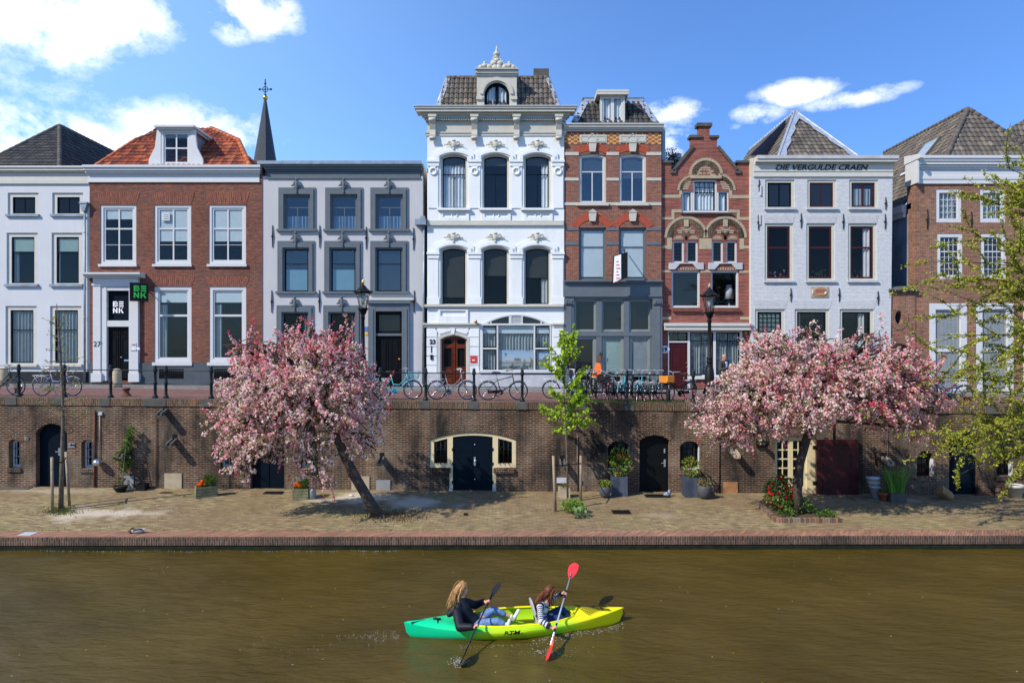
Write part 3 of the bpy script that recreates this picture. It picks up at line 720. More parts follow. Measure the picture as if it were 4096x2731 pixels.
for a, b in ((598, 645), (662, 708)):
    for c, d in ((1180, 1215), (1225, 1330), (1340, 1400)):
        p = rect(ZA, a, c, b, d); m.plate(arch(*p), [arch(p[0]+.05, p[1]+.05, p[2]-.05, p[3]-.05)], B.yf+.03, B.yf+.051); m.box(p[0]+.1, B.yf+.035, p[1]+.1, p[2]-.1, B.yf+.052, p[3]-.1)
m.box(xx(ZA, 652), B.yf+.025, zz(ZA, 1450), xx(ZA, 656), B.yf+.051, zz(ZA, 1168)); d = B.part(m, 'door', 'paint_dark')
m = MB(); m.box(xx(ZA, 678), B.yf+.01, zz(ZA, 1356), xx(ZA, 706), B.yf+.03, zz(ZA, 1347)); m.ball((xx(ZA, 664), B.yf+.0, zz(ZA, 1335)), .04); B.part(m, 'letter_slot', 'chrome', parent=d)
m = MB(); m.box(xx(ZA, 588), B.yf+.06, zz(ZA, 1140), xx(ZA, 714), B.yf+.09, zz(ZA, 970)); f = B.part(m, 'fanlight', 'paint_navy')
def stroke_word(B, x, z, u, y, mat, parent, name, flip=1):
    """the stacked BE / NK shop lettering: u = letter unit"""
    m = MB(); T = u*.24
    bx = lambda a, b, c, d: m.box(x+a*u*flip, y-.02, z+b*u, x+c*u*flip, y, z+d*u)
    # B
    bx(0, 1.2, .24, 2.2); bx(.24, 1.98, .72, 2.2); bx(.24, 1.6, .72, 1.8); bx(.24, 1.2, .75, 1.42); bx(.68, 1.75, .85, 2.05); bx(.72, 1.36, .9, 1.65)
    # three bars standing for an E
    for q in (1.2, 1.6, 1.98): m.prism([(x+flip*(1.12+.0)*u, z+q*u), (x+flip*1.95*u, z+q*u), (x+flip*1.95*u, z+(q+.22)*u), (x+flip*1.12*u, z+(q+.22)*u)], y-.02, y)
    bx(0, 0, .22, 1.); bx(.62, 0, .84, 1.)
    m.prism([(x+flip*.2*u, z+1.*u), (x+flip*.2*u, z+.66*u), (x+flip*.64*u, z), (x+flip*.64*u, z+.34*u)], y-.021, y)
    bx(1.08, 0, 1.30, 1.)
    m.prism([(x+flip*1.28*u, z+.55*u), (x+flip*1.28*u, z+.3*u), (x+flip*1.7*u, z+1.*u), (x+flip*1.98*u, z+1.*u)][::1], y-.021, y)
    m.prism([(x+flip*1.42*u, z+.6*u), (x+flip*1.7*u, z), (x+flip*2.0*u, z), (x+flip*1.6*u, z+.7*u)], y-.022, y)
    return B.part(m, name, mat, parent=parent)
a = ZA(616, 1094); stroke_word(B, a[0], a[1], .365*.72, B.yf+.055, 'text_white', f, 'lettering')
text('house_number', '27', 'text_black', ds, xx(ZA, 523), B.yf-.165, zz(ZA, 1276), .36)
m = MB(); p = rect(ZA, 725, 1257, 756, 1300); m.box(p[0], B.yf-.18, p[1], p[2], B.yf-.161, p[3]); pl = B.part(m, 'sign_plate', 'stone_pale', parent=ds)
m = MB(); m.prism([(p[0]+.05, p[1]+.3), (p[2]-.06, p[1]+.34), (p[2]-.06, p[3]-.05), (p[0]+.2, p[3]-.12)], B.yf-.19, B.yf-.18); plain('red_paint', (.55, .03, .025), .5); B.part(m, 'red_emblem', 'red_paint', parent=ds)
text('plate_lettering', 'BENK', 'text_white', ds, p[0]+.07, B.yf-.182, p[1]+.06, .16, bold=.006)
B.cornice([(zz(ZA, 383), zz(ZA, 374), .10), (zz(ZA, 374), zz(ZA, 344), .05), (zz(ZA, 344), zz(ZA, 335), .12), (zz(ZA, 335), zz(ZA, 322), .26), (zz(ZA, 322), zz(ZA, 308), .38), (zz(ZA, 308), zz(ZA, 295), .48)], 'paint_white', x0=B.x0-.05, x1=B.x1-.15, over=.3)
B.shell(zt, 10, 'brick_red')
y1, y2, y3 = B.yf+.12, B.yf+2.0, B.yf+3.6; q = lambda a, b, y: (*ZA(a, b, y)[:1], y, ZA(a, b, y)[1])
E0, E1, T0, T1, U0, U1 = q(525, 291, y1), q(1362, 291, y1), q(738, 152, y2), q(1300, 160, y2), q(800, 135, y3), q(1150, 86, y3)
B.part(tiles([E0, E1, (T1[0], y2, T0[2]), T0], ORANGET, seed=5), 'roof', 'tile'); B.part(tiles([T0, (T1[0], y2, T0[2]), (U1[0], y3, U1[2]), (U0[0]+1.2, y3, U1[2])], ORANGET, seed=6), 'roof', 'tile')
B.part(tiles([E1, (E1[0]+.3, y1+6, E1[2]), (U1[0], y3+2, U1[2]), (U1[0], y3, U1[2])], ORANGET, seed=8), 'roof', 'tile'); B.part(tiles([(E0[0]-.3, y1+6, E0[2]), E0, T0, (U0[0]+1.2, y3, U1[2])], ORANGET, seed=9), 'roof', 'tile')
m = MB(); ridge(m, E0, T0, col=(.38, .10, .04)); ridge(m, E1, (T1[0], y2, T0[2]), .12, col=(.40, .11, .04)); ridge(m, (T1[0], y2, T0[2]), (U1[0], y3, U1[2]), .12, col=(.36, .10, .04)); ridge(m, T0, (U0[0]+1.2, y3, U1[2]), col=(.2, .06, .03)); B.part(m, 'ridge_tiles', 'tile')
# dormer
def dormer(B, Z, fr, y0, y1, roofs, wm='paint_white', sidem='zinc', wk={}, lab=None):
    x0, z0, x1, z1 = rect(Z, *fr, y0); m = MB(); m.box(x0+.02, y0+.13, z0, x0+.1, y1, z1-.02); m.box(x1-.1, y0+.13, z0, x1-.02, y1, z1-.02); m.box(x0+.1, y1-.1, z0, x1-.1, y1, z1-.02)
    d = B.part(m, 'dormer', sidem)
    yf = B.yf; B.yf = y0; rr, B.r = B.r, d
    B.win(x0, z0, x1, z1, rec=0, hole=False, name='dormer_window', **wk); B.r = rr; B.yf = yf
    m = MB(); m.box(x0-roofs, y0-roofs, z1, x1+roofs, y1+.1, z1+.09); m.box(x0-roofs-.1, y0-roofs-.1, z1+.091, x1+roofs+.1, y1+.15, z1+.2); B.part(m, 'dormer_roof', wm, parent=d)
    return d, (x0, z0, x1, z1)
dd, p = dormer(B, ZA, (878, 97, 1042, 291), B.yf+.15, B.yf+3.2, .14, wk=dict(fm='paint_white', ft=.12, st=.08, vb=(.5,), hb=(.5,), bt=.07, gl='glass_mid', blind=(.12, 'curtain_grey')))
m = MB()
for sg, x in ((-1, p[0]), (1, p[2])):
    pr = [(x, p[1]), (x+sg*.62, p[1]), (x+sg*.58, p[1]+.35), (x+sg*.3, p[1]+.9), (x+sg*.2, p[1]+1.7), (x+sg*.2, p[3]), (x, p[3])]; m.prism(pr if sg > 0 else pr[::-1], B.yf+.13, B.yf+.27)
B.part(m, 'dormer_cheek', 'paint_white', parent=dd)
m = MB(); a = rect(ZA, 883, 548, 926, 590); m.box(a[0], B.yf+.02, a[1], a[2], B.yf+.08, a[3])
for k in range(3): m.box(a[0]+.08, B.yf+.0, a[1]+.1+.1*k, a[2]-.08, B.yf+.02, a[1]+.13+.1*k)
B.part(m, 'window_fan', 'paint_white')
# projecting shop sign: a thing of its own
p = rect(ZA, 716, 930, 797, 1030, YF-.6); s = thing('hanging_shop_sign', 'black box sign with green letters hanging from the red brick house above its door', 'sign', (p[0]+.1, YF-.06, (p[1]+p[3])/2))
c = Vector((p[0], YF-.62, 0)); m = MB(); ang = rad(28); dx, dy = cos(ang), sin(ang)
w = (p[2]-p[0])/dx*.98
u = Vector((dx, dy, 0)); nrm = Vector((-dy, dx, 0)); ctr = Vector((p[0]+.06, YF-.85, (p[1]+p[3])/2))+u*w/2
m.obox(ctr, u*w/2, nrm*.11, (0, 0, (p[3]-p[1])/2)); bx = m.build('sign_box', 'iron_black', s)
m = MB(); m.tube([ctr+u*w*.45, Vector((ctr.x+w*.3, YF-.02, ctr.z))], .03, 6); m.build('bracket', 'iron_black', s)
lt = MB(); t0 = MB()
class _T:
    def part(s_, mb, name, mat, parent=None):
        org = ctr-u*w*.28-nrm*.112
        mb.v = [tuple(org+u*(vx)+Vector((0, 0, vz-(p[3]-p[1])*.33))+nrm*vy) for vx, vy, vz in mb.v]; return mb.build(name, mat, parent)
stroke_word(_T(), 0, 0, .27, 0, 'text_green', bx, 'lettering')
# ---- church spire behind
s = thing('church_spire', 'slender dark slate church spire with ornate cross behind the roofs', 'spire', (-32.3, 80, 8))
sx, sz = P(1061, 395, 80); bz = P(0, 700, 80)[1]; bw = (1112-1012)/FPX*80/2; m = MB()
m.lathe([(bw*1.05, bz-3-sz), (bw*1.05, bz-sz), (bw*.93, bz-sz+1), (.12, 0)], (sx, 80, sz), 8, sm=False); m.build('roof', 'slate', s)
m = MB(); m.box(sx-bw, 80-bw, 0, sx+bw, 80+bw, bz-2.9); m.build('tower', 'brick_red', s)
m = MB(); m.ball((sx, 80, sz+.1), .3); m.build('finial_ball', 'gold', s)
m = MB(); T = P(0, 318, 80)[1]; m.tube([(sx, 80, sz), (sx, 80, T)], .06, 6); cz = P(0, 358, 80)[1]
for a in range(4): m.tube([(sx, 80, cz), (sx+.62*cos(a*pi/2), 80, cz+.62*sin(a*pi/2))], .05, 5); m.ball((sx+.66*cos(a*pi/2), 80, cz+.66*sin(a*pi/2)), .14, .05, .14)
m.ring((sx, 80, cz), .33, .045, n=8); m.build('cross', 'iron_black', s)
# ---- pinkish stucco house with grey surrounds
B = Bd('pale_pink_house', 'pale pink stucco house with grey ornamented window surrounds and grey cornice', xx(ZB, 78), xx(ZB, 1084), YF, -.15)
for c, (a, b) in enumerate(((180, 412), (473, 708), (756, 992))):
    for r_, (t, bt_) in enumerate(((237, 500), (571, 890), (974, 1290))):
        if r_ == 2 and c == 2: continue
        k = (-r_*6 if c < 2 else -r_*1)
        P_ = rect(ZB, a+k, t, b+k, bt_); iw = .52; m = MB()
        inner = (P_[0]+.25, P_[1]+.0, P_[2]-.25, P_[3]-.33)
        for q, (t0, p0) in enumerate(((0, .05), (.09, .09), (.2, .045))):
            m.plate(arch(P_[0]+t0, P_[1], P_[2]-t0, P_[3]-t0*1.1), [arch(inner[0]+.002*q, inner[1]+.01, inner[2]-.002*q, inner[3]-.002*q)], B.yf-p0, B.yf-.001 if q else B.yf-.002)
        m.box(P_[0]-.08, B.yf-.13, P_[1]-.09, P_[2]+.08, B.yf-.001, P_[1]+.02)
        sr = B.part(m, 'window_surround', 'paint_grey')
        m = MB(); crest(m, (P_[0]+P_[2])/2, P_[3]+.12, B.yf-.1, .5, .62); B.part(m, 'keystone_ornament', 'paint_grey', parent=sr)
        kw = [dict(vb=(.5,), vr=(0, .66), hb=(.67,), gl='glass_sky', blind=None), dict(hb=(.66,), gl='glass_sky', blind=((.48, 1.), 'blind_teal') if c < 2 else None), dict(hb=(.55,), gl='glass_dark', curt=((.85, 1, 'curtain_grey'),))][r_]
        if r_ == 0: kw['curt'] = ((0, 1, 'curtain_grey', 0, .4),)
        B.win(inner[0], inner[1], inner[2], inner[3], fm='paint_grey', ft=.08, fb=.03, sm='paint_dark' if r_ else 'paint_grey', st=.055, rec=.03, **kw)
dp = rect(ZB, 752, 950, 1020, 1482); B.holes.append(arch(*rect(ZB, 790, 1012, 955, 1482)))
m = MB(); zb2 = zz(ZB, 1480)
for a, b in ((745, 790), (955, 1000)):
    p = rect(ZB, a, 960, b, 1482); m.box(p[0], B.yf-.14, p[1], p[2], B.yf+.1, p[3]); m.box(p[0]+.1, B.yf-.17, p[1], p[2]-.1, B.yf-.14, p[3]-.3)
m.box(xx(ZB, 745), B.yf-.13, zz(ZB, 1012), xx(ZB, 1000), B.yf+.1, zz(ZB, 960)); m.box(xx(ZB, 790), B.yf-.06, zz(ZB, 1165), xx(ZB, 955), B.yf+.1, zz(ZB, 1150)); B.part(m, 'door_surround', 'paint_grey')
m = MB(); m.box(xx(ZB, 735), B.yf-.22, zz(ZB, 962), xx(ZB, 1010), B.yf+.02, zz(ZB, 944)); m.box(xx(ZB, 728), B.yf-.34, zz(ZB, 944)+.001, xx(ZB, 1030), B.yf+.02, zz(ZB, 936)); B.part(m, 'door_cornice', 'paint_offwhite')
m = MB(); m.box(xx(ZB, 791), B.yf+.05, zz(ZB, 1482), xx(ZB, 954), B.yf+.1, zz(ZB, 1165))
for a, b in ((805, 865), (882, 940)):
    for c, d in ((1180, 1390), (1400, 1465)):
        p = rect(ZB, a, c, b, d); m.plate(arch(*p), [arch(p[0]+.05, p[1]+.05, p[2]-.05, p[3]-.05)], B.yf+.03, B.yf+.051); m.box(p[0]+.1, B.yf+.03, p[1]+.1, p[2]-.1, B.yf+.051, p[3]-.1)
d = B.part(m, 'door', 'paint_dark'); m = MB(); m.ball((xx(ZB, 938), B.yf-.02, zz(ZB, 1312)), .045); B.part(m, 'door_knob', 'gold', parent=d)
B.yf += .0; w = B.win(*rect(ZB, 792, 1018, 953, 1150), fm='paint_dark', ft=.07, hole=False, rec=.04, gl='glass_dark', name='fanlight')
m = MB(); p = rect(ZB, 862, 1034, 900, 1051); m.box(p[0], B.yf+.12, p[1], p[2], B.yf+.13, p[3]); B.part(m, 'notice', 'text_white')
zt = zz(ZB, 78); B.wall([(B.x0, -.6), (B.x1, -.6), (B.x1, zz(ZB, 165)), (B.x0, zz(ZB, 165))], 'stucco_pink')
B.cornice([(zz(ZB, 182), zz(ZB, 172), .10), (zz(ZB, 172), zz(ZB, 138), .05), (zz(ZB, 138), zz(ZB, 128), .14), (zz(ZB, 128), zz(ZB, 112), .26), (zz(ZB, 112), zz(ZB, 98), .40)], 'paint_grey', x0=xx(ZB, 112), x1=xx(ZB, 1065), over=.4)
B.cornice([(zz(ZB, 98), zz(ZB, 78), .5)], 'zinc', x0=xx(ZB, 60), x1=xx(ZB, 1080), name='gutter')
B.shell(zt-.1, 10, 'stucco_pink'); m = MB(); m.box(B.x0, B.yf+.3, zt-.1, B.x1, B.yf+10, zt-.02); B.part(m, 'roof', 'zinc')
anchors(B, [(xx(ZB, a), zz(ZB, b), 1.1) for a, b in ((142, 612), (438, 614), (729, 622), (1026, 628), (137, 1020), (435, 1018), (1030, 1020))])
m = MB(); m.box(xx(ZB, 1040), B.yf-.3, zz(ZB, 475), xx(ZB, 1108), B.yf-.02, zz(ZB, 440)); m.box(xx(ZB, 1072), B.yf-.26, zz(ZB, 440)+.001, xx(ZB, 1100), B.yf-.02, zz(ZB, 420)); m.tube([(xx(ZB, 1093), B.yf-.1, zz(ZB, 475)), (xx(ZB, 1086), B.yf-.1, zz(ZB, 1465))], .05, 8); B.part(m, 'downpipe', 'zinc')
for (mat, a) in (('sign_blue', rect(ZB, 720, 1108, 740, 1136)), ('sign_yellow', rect(ZB, 720, 1140, 740, 1160))):
    plain(mat, (.06, .16, .45) if 'blue' in mat else (.7, .42, .04), .5); m = MB(); m.box(a[0], B.yf-.03, a[1], a[2], B.yf-.002, a[3]); B.part(m, 'wall_plate', mat, 'blue plate' if 'blue' in mat else 'orange plate')
# ---- tall white house no. 23
B = Bd('tall_white_house', 'tall white plastered house with bracketed cornice, mansard roof and ornate round-topped dormer', xx(ZC, 125), xx(ZC, 1267), YF-.06, -.2)
yf = B.yf
wx = ((236, 458), (584, 806), (932, 1156))
for r_, Z in enumerate((ZC, ZD)):
    dy = 0 if r_ == 0 else -698
    for c, (a, b) in enumerate(wx):
        a2, b2 = (a, b) if r_ == 0 else (a-2, b-2)
        top, bot, spring = (978, 1430, 1030) if r_ == 0 else (285, 768, 335)
        p = rect(Z, a2, top, b2, bot)
        if r_ == 0:
            kw = dict(hb=(.66,), vb=(.5,), vr=(0, .66), gl='glass_mid', blind=((.0, .15), 'blind_grey'), curt=(((0, 1, 'curtain_white'),), (), ((.7, 1, 'curtain_white'),))[c])
        else:
            kw = dict(hb=((.1,), (.5,), (.465,))[c], gl='glass_dark', blind=((.9, .5, .535)[c], 'blind_grey'), curt=((), (), ((.7, 1, 'curtain_white', 0, .46),))[c])
        B.win(*p, rise=.16, fm='paint_offwhite', ft=.09, fb=.02, sm='paint_navy' if r_ == 0 else 'paint_dark', st=.05, rec=.12, **kw)
        zb_ = zz(Z, spring); m = MB()   # hood moulding: curved band over the head with ears
        for t0, t1, pr in ((.0, .34, .07), (.06, .22, .12)):
            q0 = (p[0]-.0-t1, zb_, p[2]+t1, p[3]+t1, .32); q1 = (p[0]-t0, zb_-.0, p[2]+t0, p[3]+t0, .18)
            oo = arch(*q0); ii = arch(*q1); band = [(q0[0], zb_)]+[(q1[0], zb_)]+ii[2:][::-1]+[(q1[2], zb_), (q0[2], zb_)]+oo[2:]
            m.prism(band, yf-pr, yf+.0)
        hd = B.part(m, 'hood_moulding', 'stone_white' if 'stone_white' in M else 'stucco_bright')
        m = MB(); crest(m, (p[0]+p[2])/2, p[3]+.45, yf-.12, .95, .42); B.part(m, 'crest_ornament', 'stone_cream', parent=hd)
    # pilasters between the windows
    for c, (a, b) in enumerate(((125, 225), (467, 575), (813, 922), (1165, 1267))):
        m = MB(); t, bt_ = (1030, 1430) if r_ == 0 else (335, 768); p = rect(Z, a+2, t, b-2, bt_)
        m.box(p[0]+.04, yf-.04, p[1], p[2]-.04, yf-.001, p[3]-.2); m.box(p[0]-.03, yf-.12, p[3]-.11, p[2]+.03, yf-.001, p[3]); m.box(p[0], yf-.08, p[3]-.3, p[2], yf-.001, p[3]-.111)
        if r_ == 0: m.ring(((p[0]+p[2])/2, yf-.06, p[3]-.56), .16, .04, n=14); m.prism([(p[0]+.1, p[3]-.3), (p[0]+.3, p[3]-.5), (p[2]-.3, p[3]-.5), (p[2]-.1, p[3]-.3)][::-1], yf-.07, yf-.041)
        else: m.box(p[0]-.02, yf-.07, p[1], p[2]+.02, yf-.041, p[1]+.35)
        B.part(m, 'pilaster', 'stucco_bright')
# ground floor openings
dp = rect(ZD, 233, 1025, 456, 1440); B.holes.append(arch(*dp, .2))
big = rect(ZD, 575, 850, 1160, 1328); B.holes.append(arch(*big, .55))
zt = zz(ZC, 603); B.wall([(B.x0, -.7), (B.x1, -.7), (B.x1, zt-.1), (B.x0, zt-.1)], 'stucco_bright')
# string courses, sills, panels
m = MB()
for (Z, ya, yb, pr, xa, xb) in ((ZD, 780, 790, .16, 98, 1262), (ZD, 770, 780, .12, 105, 1262), (ZD, 790, 800, .08, 110, 1262), (ZD, 100, 112, .10, 120, 1262), (ZD, 84, 100, .06, 125, 1262), (ZD, 925, 940, .14, 90, 565), (ZD, 940, 960, .08, 100, 560), (ZD, 925, 940, .14, 1170, 1262), (ZD, 940, 960, .08, 1175, 1262), (ZC, 1535, 1560, .05, 130, 1262)):
    p = rect(Z, xa, ya, xb, yb); m.box(p[0], yf-pr, p[1]+.002, p[2], yf-.001, p[3])
B.part(m, 'string_course', 'stone_cream')
for c, (a, b) in enumerate(wx):
    m = MB(); p = rect(ZC, a-26, 1432, b+26, 1450); m.box(p[0], yf-.16, p[1], p[2], yf-.001, p[3]); q = rect(ZC, a-5, 1455, b+15, 1535); m.plate(arch(*q), [arch(q[0]+.15, q[1]+.17, q[2]-.15, q[3]-.08)], yf-.05, yf-.001)
    m.ring(((q[0]+q[2])/2, yf-.02, (q[1]+q[3])/2+.05), .14, .03, n=14); B.part(m, 'window_sill', 'stucco_bright')
m = MB(); q = rect(ZD, 215, 808, 465, 925); m.plate(arch(*q), [arch(q[0]+.12, q[1]+.35, q[2]-.12, q[3]-.08)], yf-.07, yf-.001); B.part(m, 'wall_panel', 'stucco_bright')
# rusticated blocks beside the door
m = MB()
for (a, b) in ((120, 205), (470, 556), (1175, 1260)):
    for k in range(5): p = rect(ZD, a, 965+k*78+3, b, 965+(k+1)*78-3); m.box(p[0], yf-.05, p[1], p[2], yf-.001, p[3])
p = rect(ZD, 205, 965, 470, 1020); m.prism([(p[0]-.1, p[3]), (p[0]+.12, p[1]+.02), (xx(ZD, 318), p[1]+.17), (xx(ZD, 318), p[3])][::-1], yf-.05, yf-.001); m.prism([(xx(ZD, 358), p[3]), (xx(ZD, 358), p[1]+.17), (p[2]-.12, p[1]+.02), (p[2]+.1, p[3])][::-1], yf-.05, yf-.001); m.prism([(xx(ZD, 325), zz(ZD, 1018)), (xx(ZD, 350), zz(ZD, 1018)), (xx(ZD, 358), p[3]), (xx(ZD, 318), p[3])], yf-.09, yf-.001)
B.part(m, 'quoin_blocks', 'stucco_bright')
m = MB(); m.box(B.x0, yf-.07, -.7, xx(ZD, 222), yf-.001, zz(ZD, 1340)); m.box(xx(ZD, 456), yf-.07, -.7, B.x1, yf-.001, zz(ZD, 1340))
for k in range(5): x = xx(ZD, 560+k*130); m.box(x, yf-.073, -.7, x+.015, yf-.069, zz(ZD, 1342))
B.part(m, 'plinth', 'stone_pale')
m = MB(); m.plate(arch(dp[0]-.14, dp[1], dp[2]+.14, dp[3]+.12, .22), [arch(dp[0], dp[1], dp[2], dp[3], .2)], yf-.06, yf-.003); m.plate(arch(dp[0]-.003, dp[1], dp[2]+.003, dp[3]+.003, .2), [arch(*inset(*dp, .2, .05, 0))], yf+.1, yf+.2); B.part(m, 'door_surround', 'stone_cream')
m = MB(); m.plate(arch(*inset(*dp, .2, .045, 0)), [arch(*rect(ZD, 262, 1135, 328, 1290), .03), arch(*rect(ZD, 372, 1135, 438, 1290), .03), arch(*rect(ZD, 262, 1058, 326, 1100), .06), arch(*rect(ZD, 374, 1058, 436, 1100), .06)], yf+.16, yf+.22)
for a, b in ((255, 333), (368, 443)):
    p = rect(ZD, a, 1128, b, 1300); m.plate(arch(*p), [arch(p[0]+.04, p[1]+.04, p[2]-.04, p[3]-.04)], yf+.135, yf+.161)
    p = rect(ZD, a, 1312, b, 1350); m.box(p[0], yf+.13, p[1], p[2], yf+.161, p[3]); p = rect(ZD, a, 1362, b, 1420); m.plate(arch(*p), [arch(p[0]+.05, p[1]+.05, p[2]-.05, p[3]-.05)], yf+.13, yf+.161)
m.box(xx(ZD, 345), yf+.12, dp[1], xx(ZD, 353), yf+.161, dp[3]-.08); d = B.part(m, 'door', 'varnish_brown')
m = MB(); m.box(dp[0]+.1, yf+.21, zz(ZD, 1295), dp[2]-.1, yf+.215, zz(ZD, 1050)); B.part(m, 'door_glass', 'paint_dark', parent=d)
for k in range(7):
    pass
# big ground-floor window
p = big; m = MB(); zt2 = zz(ZD, 944); zb3 = p[1]+.02
m.plate(arch(*p, .55), [arch(*inset(*p, .55, .08, .08))], yf-.03, yf+.12); m.box(p[0], yf-.05, zt2, p[2], yf+.1, zz(ZD, 928))
for a, b in ((704, 717), (1012, 1026)): m.box(xx(ZD, a), yf-.028, p[1], xx(ZD, b), yf+.1, zt2)
m.box(xx(ZD, 580), yf-.02, zz(ZD, 1143), xx(ZD, 704), yf+.1, zz(ZD, 1130)); m.box(xx(ZD, 1026), yf-.02, zz(ZD, 1143), xx(ZD, 1156), yf+.1, zz(ZD, 1130))
for a, b in ((650, 661), (806, 828), (908, 922), (1070, 1081)): m.box(xx(ZD, a), yf-.02, zz(ZD, 930), xx(ZD, b), yf+.1, zz(ZD, 900 if a in (650, 1070) else 865))
q = rect(ZD, 828, 870, 908, 926); m.box(q[0], yf+.02, q[1], q[2], yf+.06, q[3])
for k in range(7): m.box(q[0]+.02, yf+.0, q[1]+.06+k*.05, q[2]-.02, yf+.02, q[1]+.08+k*.05)
m.box(p[0]-.1, yf-.14, p[1]-.06, p[2]+.1, yf-.031, p[1]+.05); w = B.part(m, 'shop_window', 'paint_white')
m = MB()
for a, b, c, d in ((582, 950, 702, 1128), (582, 1145, 702, 1320), (1028, 950, 1152, 1128), (1028, 1145, 1152, 1320)):
    q = rect(ZD, a, c if False else b, c, d); m.plate(arch(*q), [arch(q[0]+.05, q[1]+.05, q[2]-.05, q[3]-.05)], yf+.03, yf+.09)
B.part(m, 'sash', 'paint_dark', parent=w)
m = MB(); m.plate(arch(*inset(*p, .55, .06, .06)), [], yf+.07, yf+.078); B.part(m, 'pane', 'glass_mid', parent=w)
B.part(curtain(p[0]+.1, p[1]+.1, p[2]-.1, zt2, yf+.2, 150), 'curtain', 'curtain_grey', parent=w)
m = MB()
for a, b in ((588, 694), (720, 1010), (1036, 1142)): q = rect(ZD, a, 952, b, 1010); m.box(q[0], yf+.09, q[1], q[2], yf+.10, q[3])
B.part(m, 'blind', 'blind_white', parent=w)
# street-view poster in the window (a printed picture, painted as soft colour areas)
t = NT('poster_print'); c = t.a('ShaderNodeSeparateXYZ'); t.L(t.coord(), c.inputs[0]); g0, g1 = zz(ZD, 1322)-B.zb, zz(ZD, 1150)-B.zb
hgt = t.math('DIVIDE', t.math('SUBTRACT', c.outputs[2], g0), g1-g0)
col = t.ramp(hgt, [(0, (.42, .45, .5)), (.3, (.40, .42, .46)), (.38, (.30, .33, .3)), (.5, (.62, .62, .60)), (.62, (.55, .66, .78)), (1, (.38, .55, .78))])
col = t.mix(t.ramp(t.noise(2.6, t.coord(), 5., .7), [(.53, 0), (.58, .9)]), col, (.07, .14, .07))
pk = t.math('MULTIPLY', t.ramp(t.noise(5, t.coord(), 4.), [(.52, 0), (.6, 1)]), t.ramp(hgt, [(.25, 0), (.3, 1), (.5, 1), (.55, 0)]))
col = t.mix(pk, col, (.42, .14, .22)); M['poster_print'] = t.fin(col, .5)
m = MB()
for a, b in ((722, 1009), (1040, 1140)): q = rect(ZD, a, 1150, b, 1316); m.box(q[0], yf+.10, q[1], q[2], yf+.108, q[3])
po = B.part(m, 'poster', 'poster_print', parent=w)
text('poster_lettering', 'RE:THINK ATHENS', 'text_black', w, xx(ZD, 808), yf+.098, zz(ZD, 1296), .13); text('poster_lettering', 'ATHENS, GREECE', 'text_black', w, xx(ZD, 808), yf+.098, zz(ZD, 1310), .12)
text('house_number', '23', 'text_black', B.r, xx(ZD, 146), yf-.06, zz(ZD, 1098), .30, bold=.012)
m = MB(); q = rect(ZD, 485, 1200, 540, 1256); m.box(q[0], yf-.08, q[1], q[2], yf-.051, q[3]); sg = B.part(m, 'red_sign', 'red_paint')
m = MB(); m.box(q[0]+.22, yf-.085, q[1]+.16, q[2]-.24, yf-.081, q[3]-.22); B.part(m, 'sign_mark', 'text_white', parent=sg)
m = MB(); q = rect(ZD, 152, 1188, 172, 1228); m.box(q[0], yf-.1, q[1], q[2], yf-.051, q[3]); q = rect(ZD, 157, 1115, 165, 1172); m.box(q[0], yf-.07, q[1], q[2], yf-.051, q[3]); B.part(m, 'doorbell', 'iron_black')
m = MB(); a = ZD(524, 914); m.tube([(a[0], yf-.0, a[1]), (a[0]+.05, yf-.35, a[1])], [.05, .08], 8); plain('copper', (.5, .22, .05), .4, .5); B.part(m, 'wall_lamp', 'copper')
# main cornice with dentils and brackets
s_ = B; z0 = zz(ZC, 828)
B.cornice([(zz(ZC, 828), zz(ZC, 818), .06), (zz(ZC, 806), zz(ZC, 792), .10), (zz(ZC, 818)+.001, zz(ZC, 806), .05)], 'stone_cream', name='architrave', over=1)
B.cornice([(zz(ZC, 792)+.001, zz(ZC, 706), .03)], 'stone_cream', name='frieze')
B.cornice([(zz(ZC, 706), zz(ZC, 680), .10), (zz(ZC, 680)+.001, zz(ZC, 664), .22), (zz(ZC, 664)+.001, zz(ZC, 645), .34), (zz(ZC, 645)+.001, zz(ZC, 622), .62), (zz(ZC, 622)+.001, zz(ZC, 606), .70), (zz(ZC, 606)+.001, zz(ZC, 598), .76)], 'stone_cream', over=.8)
m = MB()
for k in range(62): x = B.x0+.1+k*(B.x1-B.x0-.2)/61.; m.box(x-.035, yf-.17, zz(ZC, 704), x+.035, yf-.10, zz(ZC, 684))
B.part(m, 'dentils', 'stone_cream')
for cx in (172, 520, 870, 1221):
    x = xx(ZC, cx); m = MB(); zt_, zb_ = zz(ZC, 665), zz(ZC, 845)
    m.box(x-.2, yf-.36, zt_-.12, x+.2, yf-.03, zt_)
    prof = [(yf-.34, zt_-.12), (yf-.34, zt_-.3), (yf-.26, zt_-.45), (yf-.16, zt_-.7), (yf-.2, zt_-.95), (yf-.16, zt_-1.25), (yf-.08, zb_+.28), (yf-.06, zb_+.1), (yf-.0, zb_)]
    m.plate([(yf, zt_-.12)]+prof, [], x-.14, x+.14, axis='x'); m.tube([(x-.17, yf-.3, zt_-.25), (x+.17, yf-.3, zt_-.25)], .08, 10); m.tube([(x-.16, yf-.18, zt_-1.1), (x+.16, yf-.18, zt_-1.1)], .06, 10); m.ball((x, yf-.07, zb_+.05), .07, .06, .12)
    B.part(m, 'bracket', 'stone_cream')
B.shell(zt-.1, 10, 'stucco_bright')
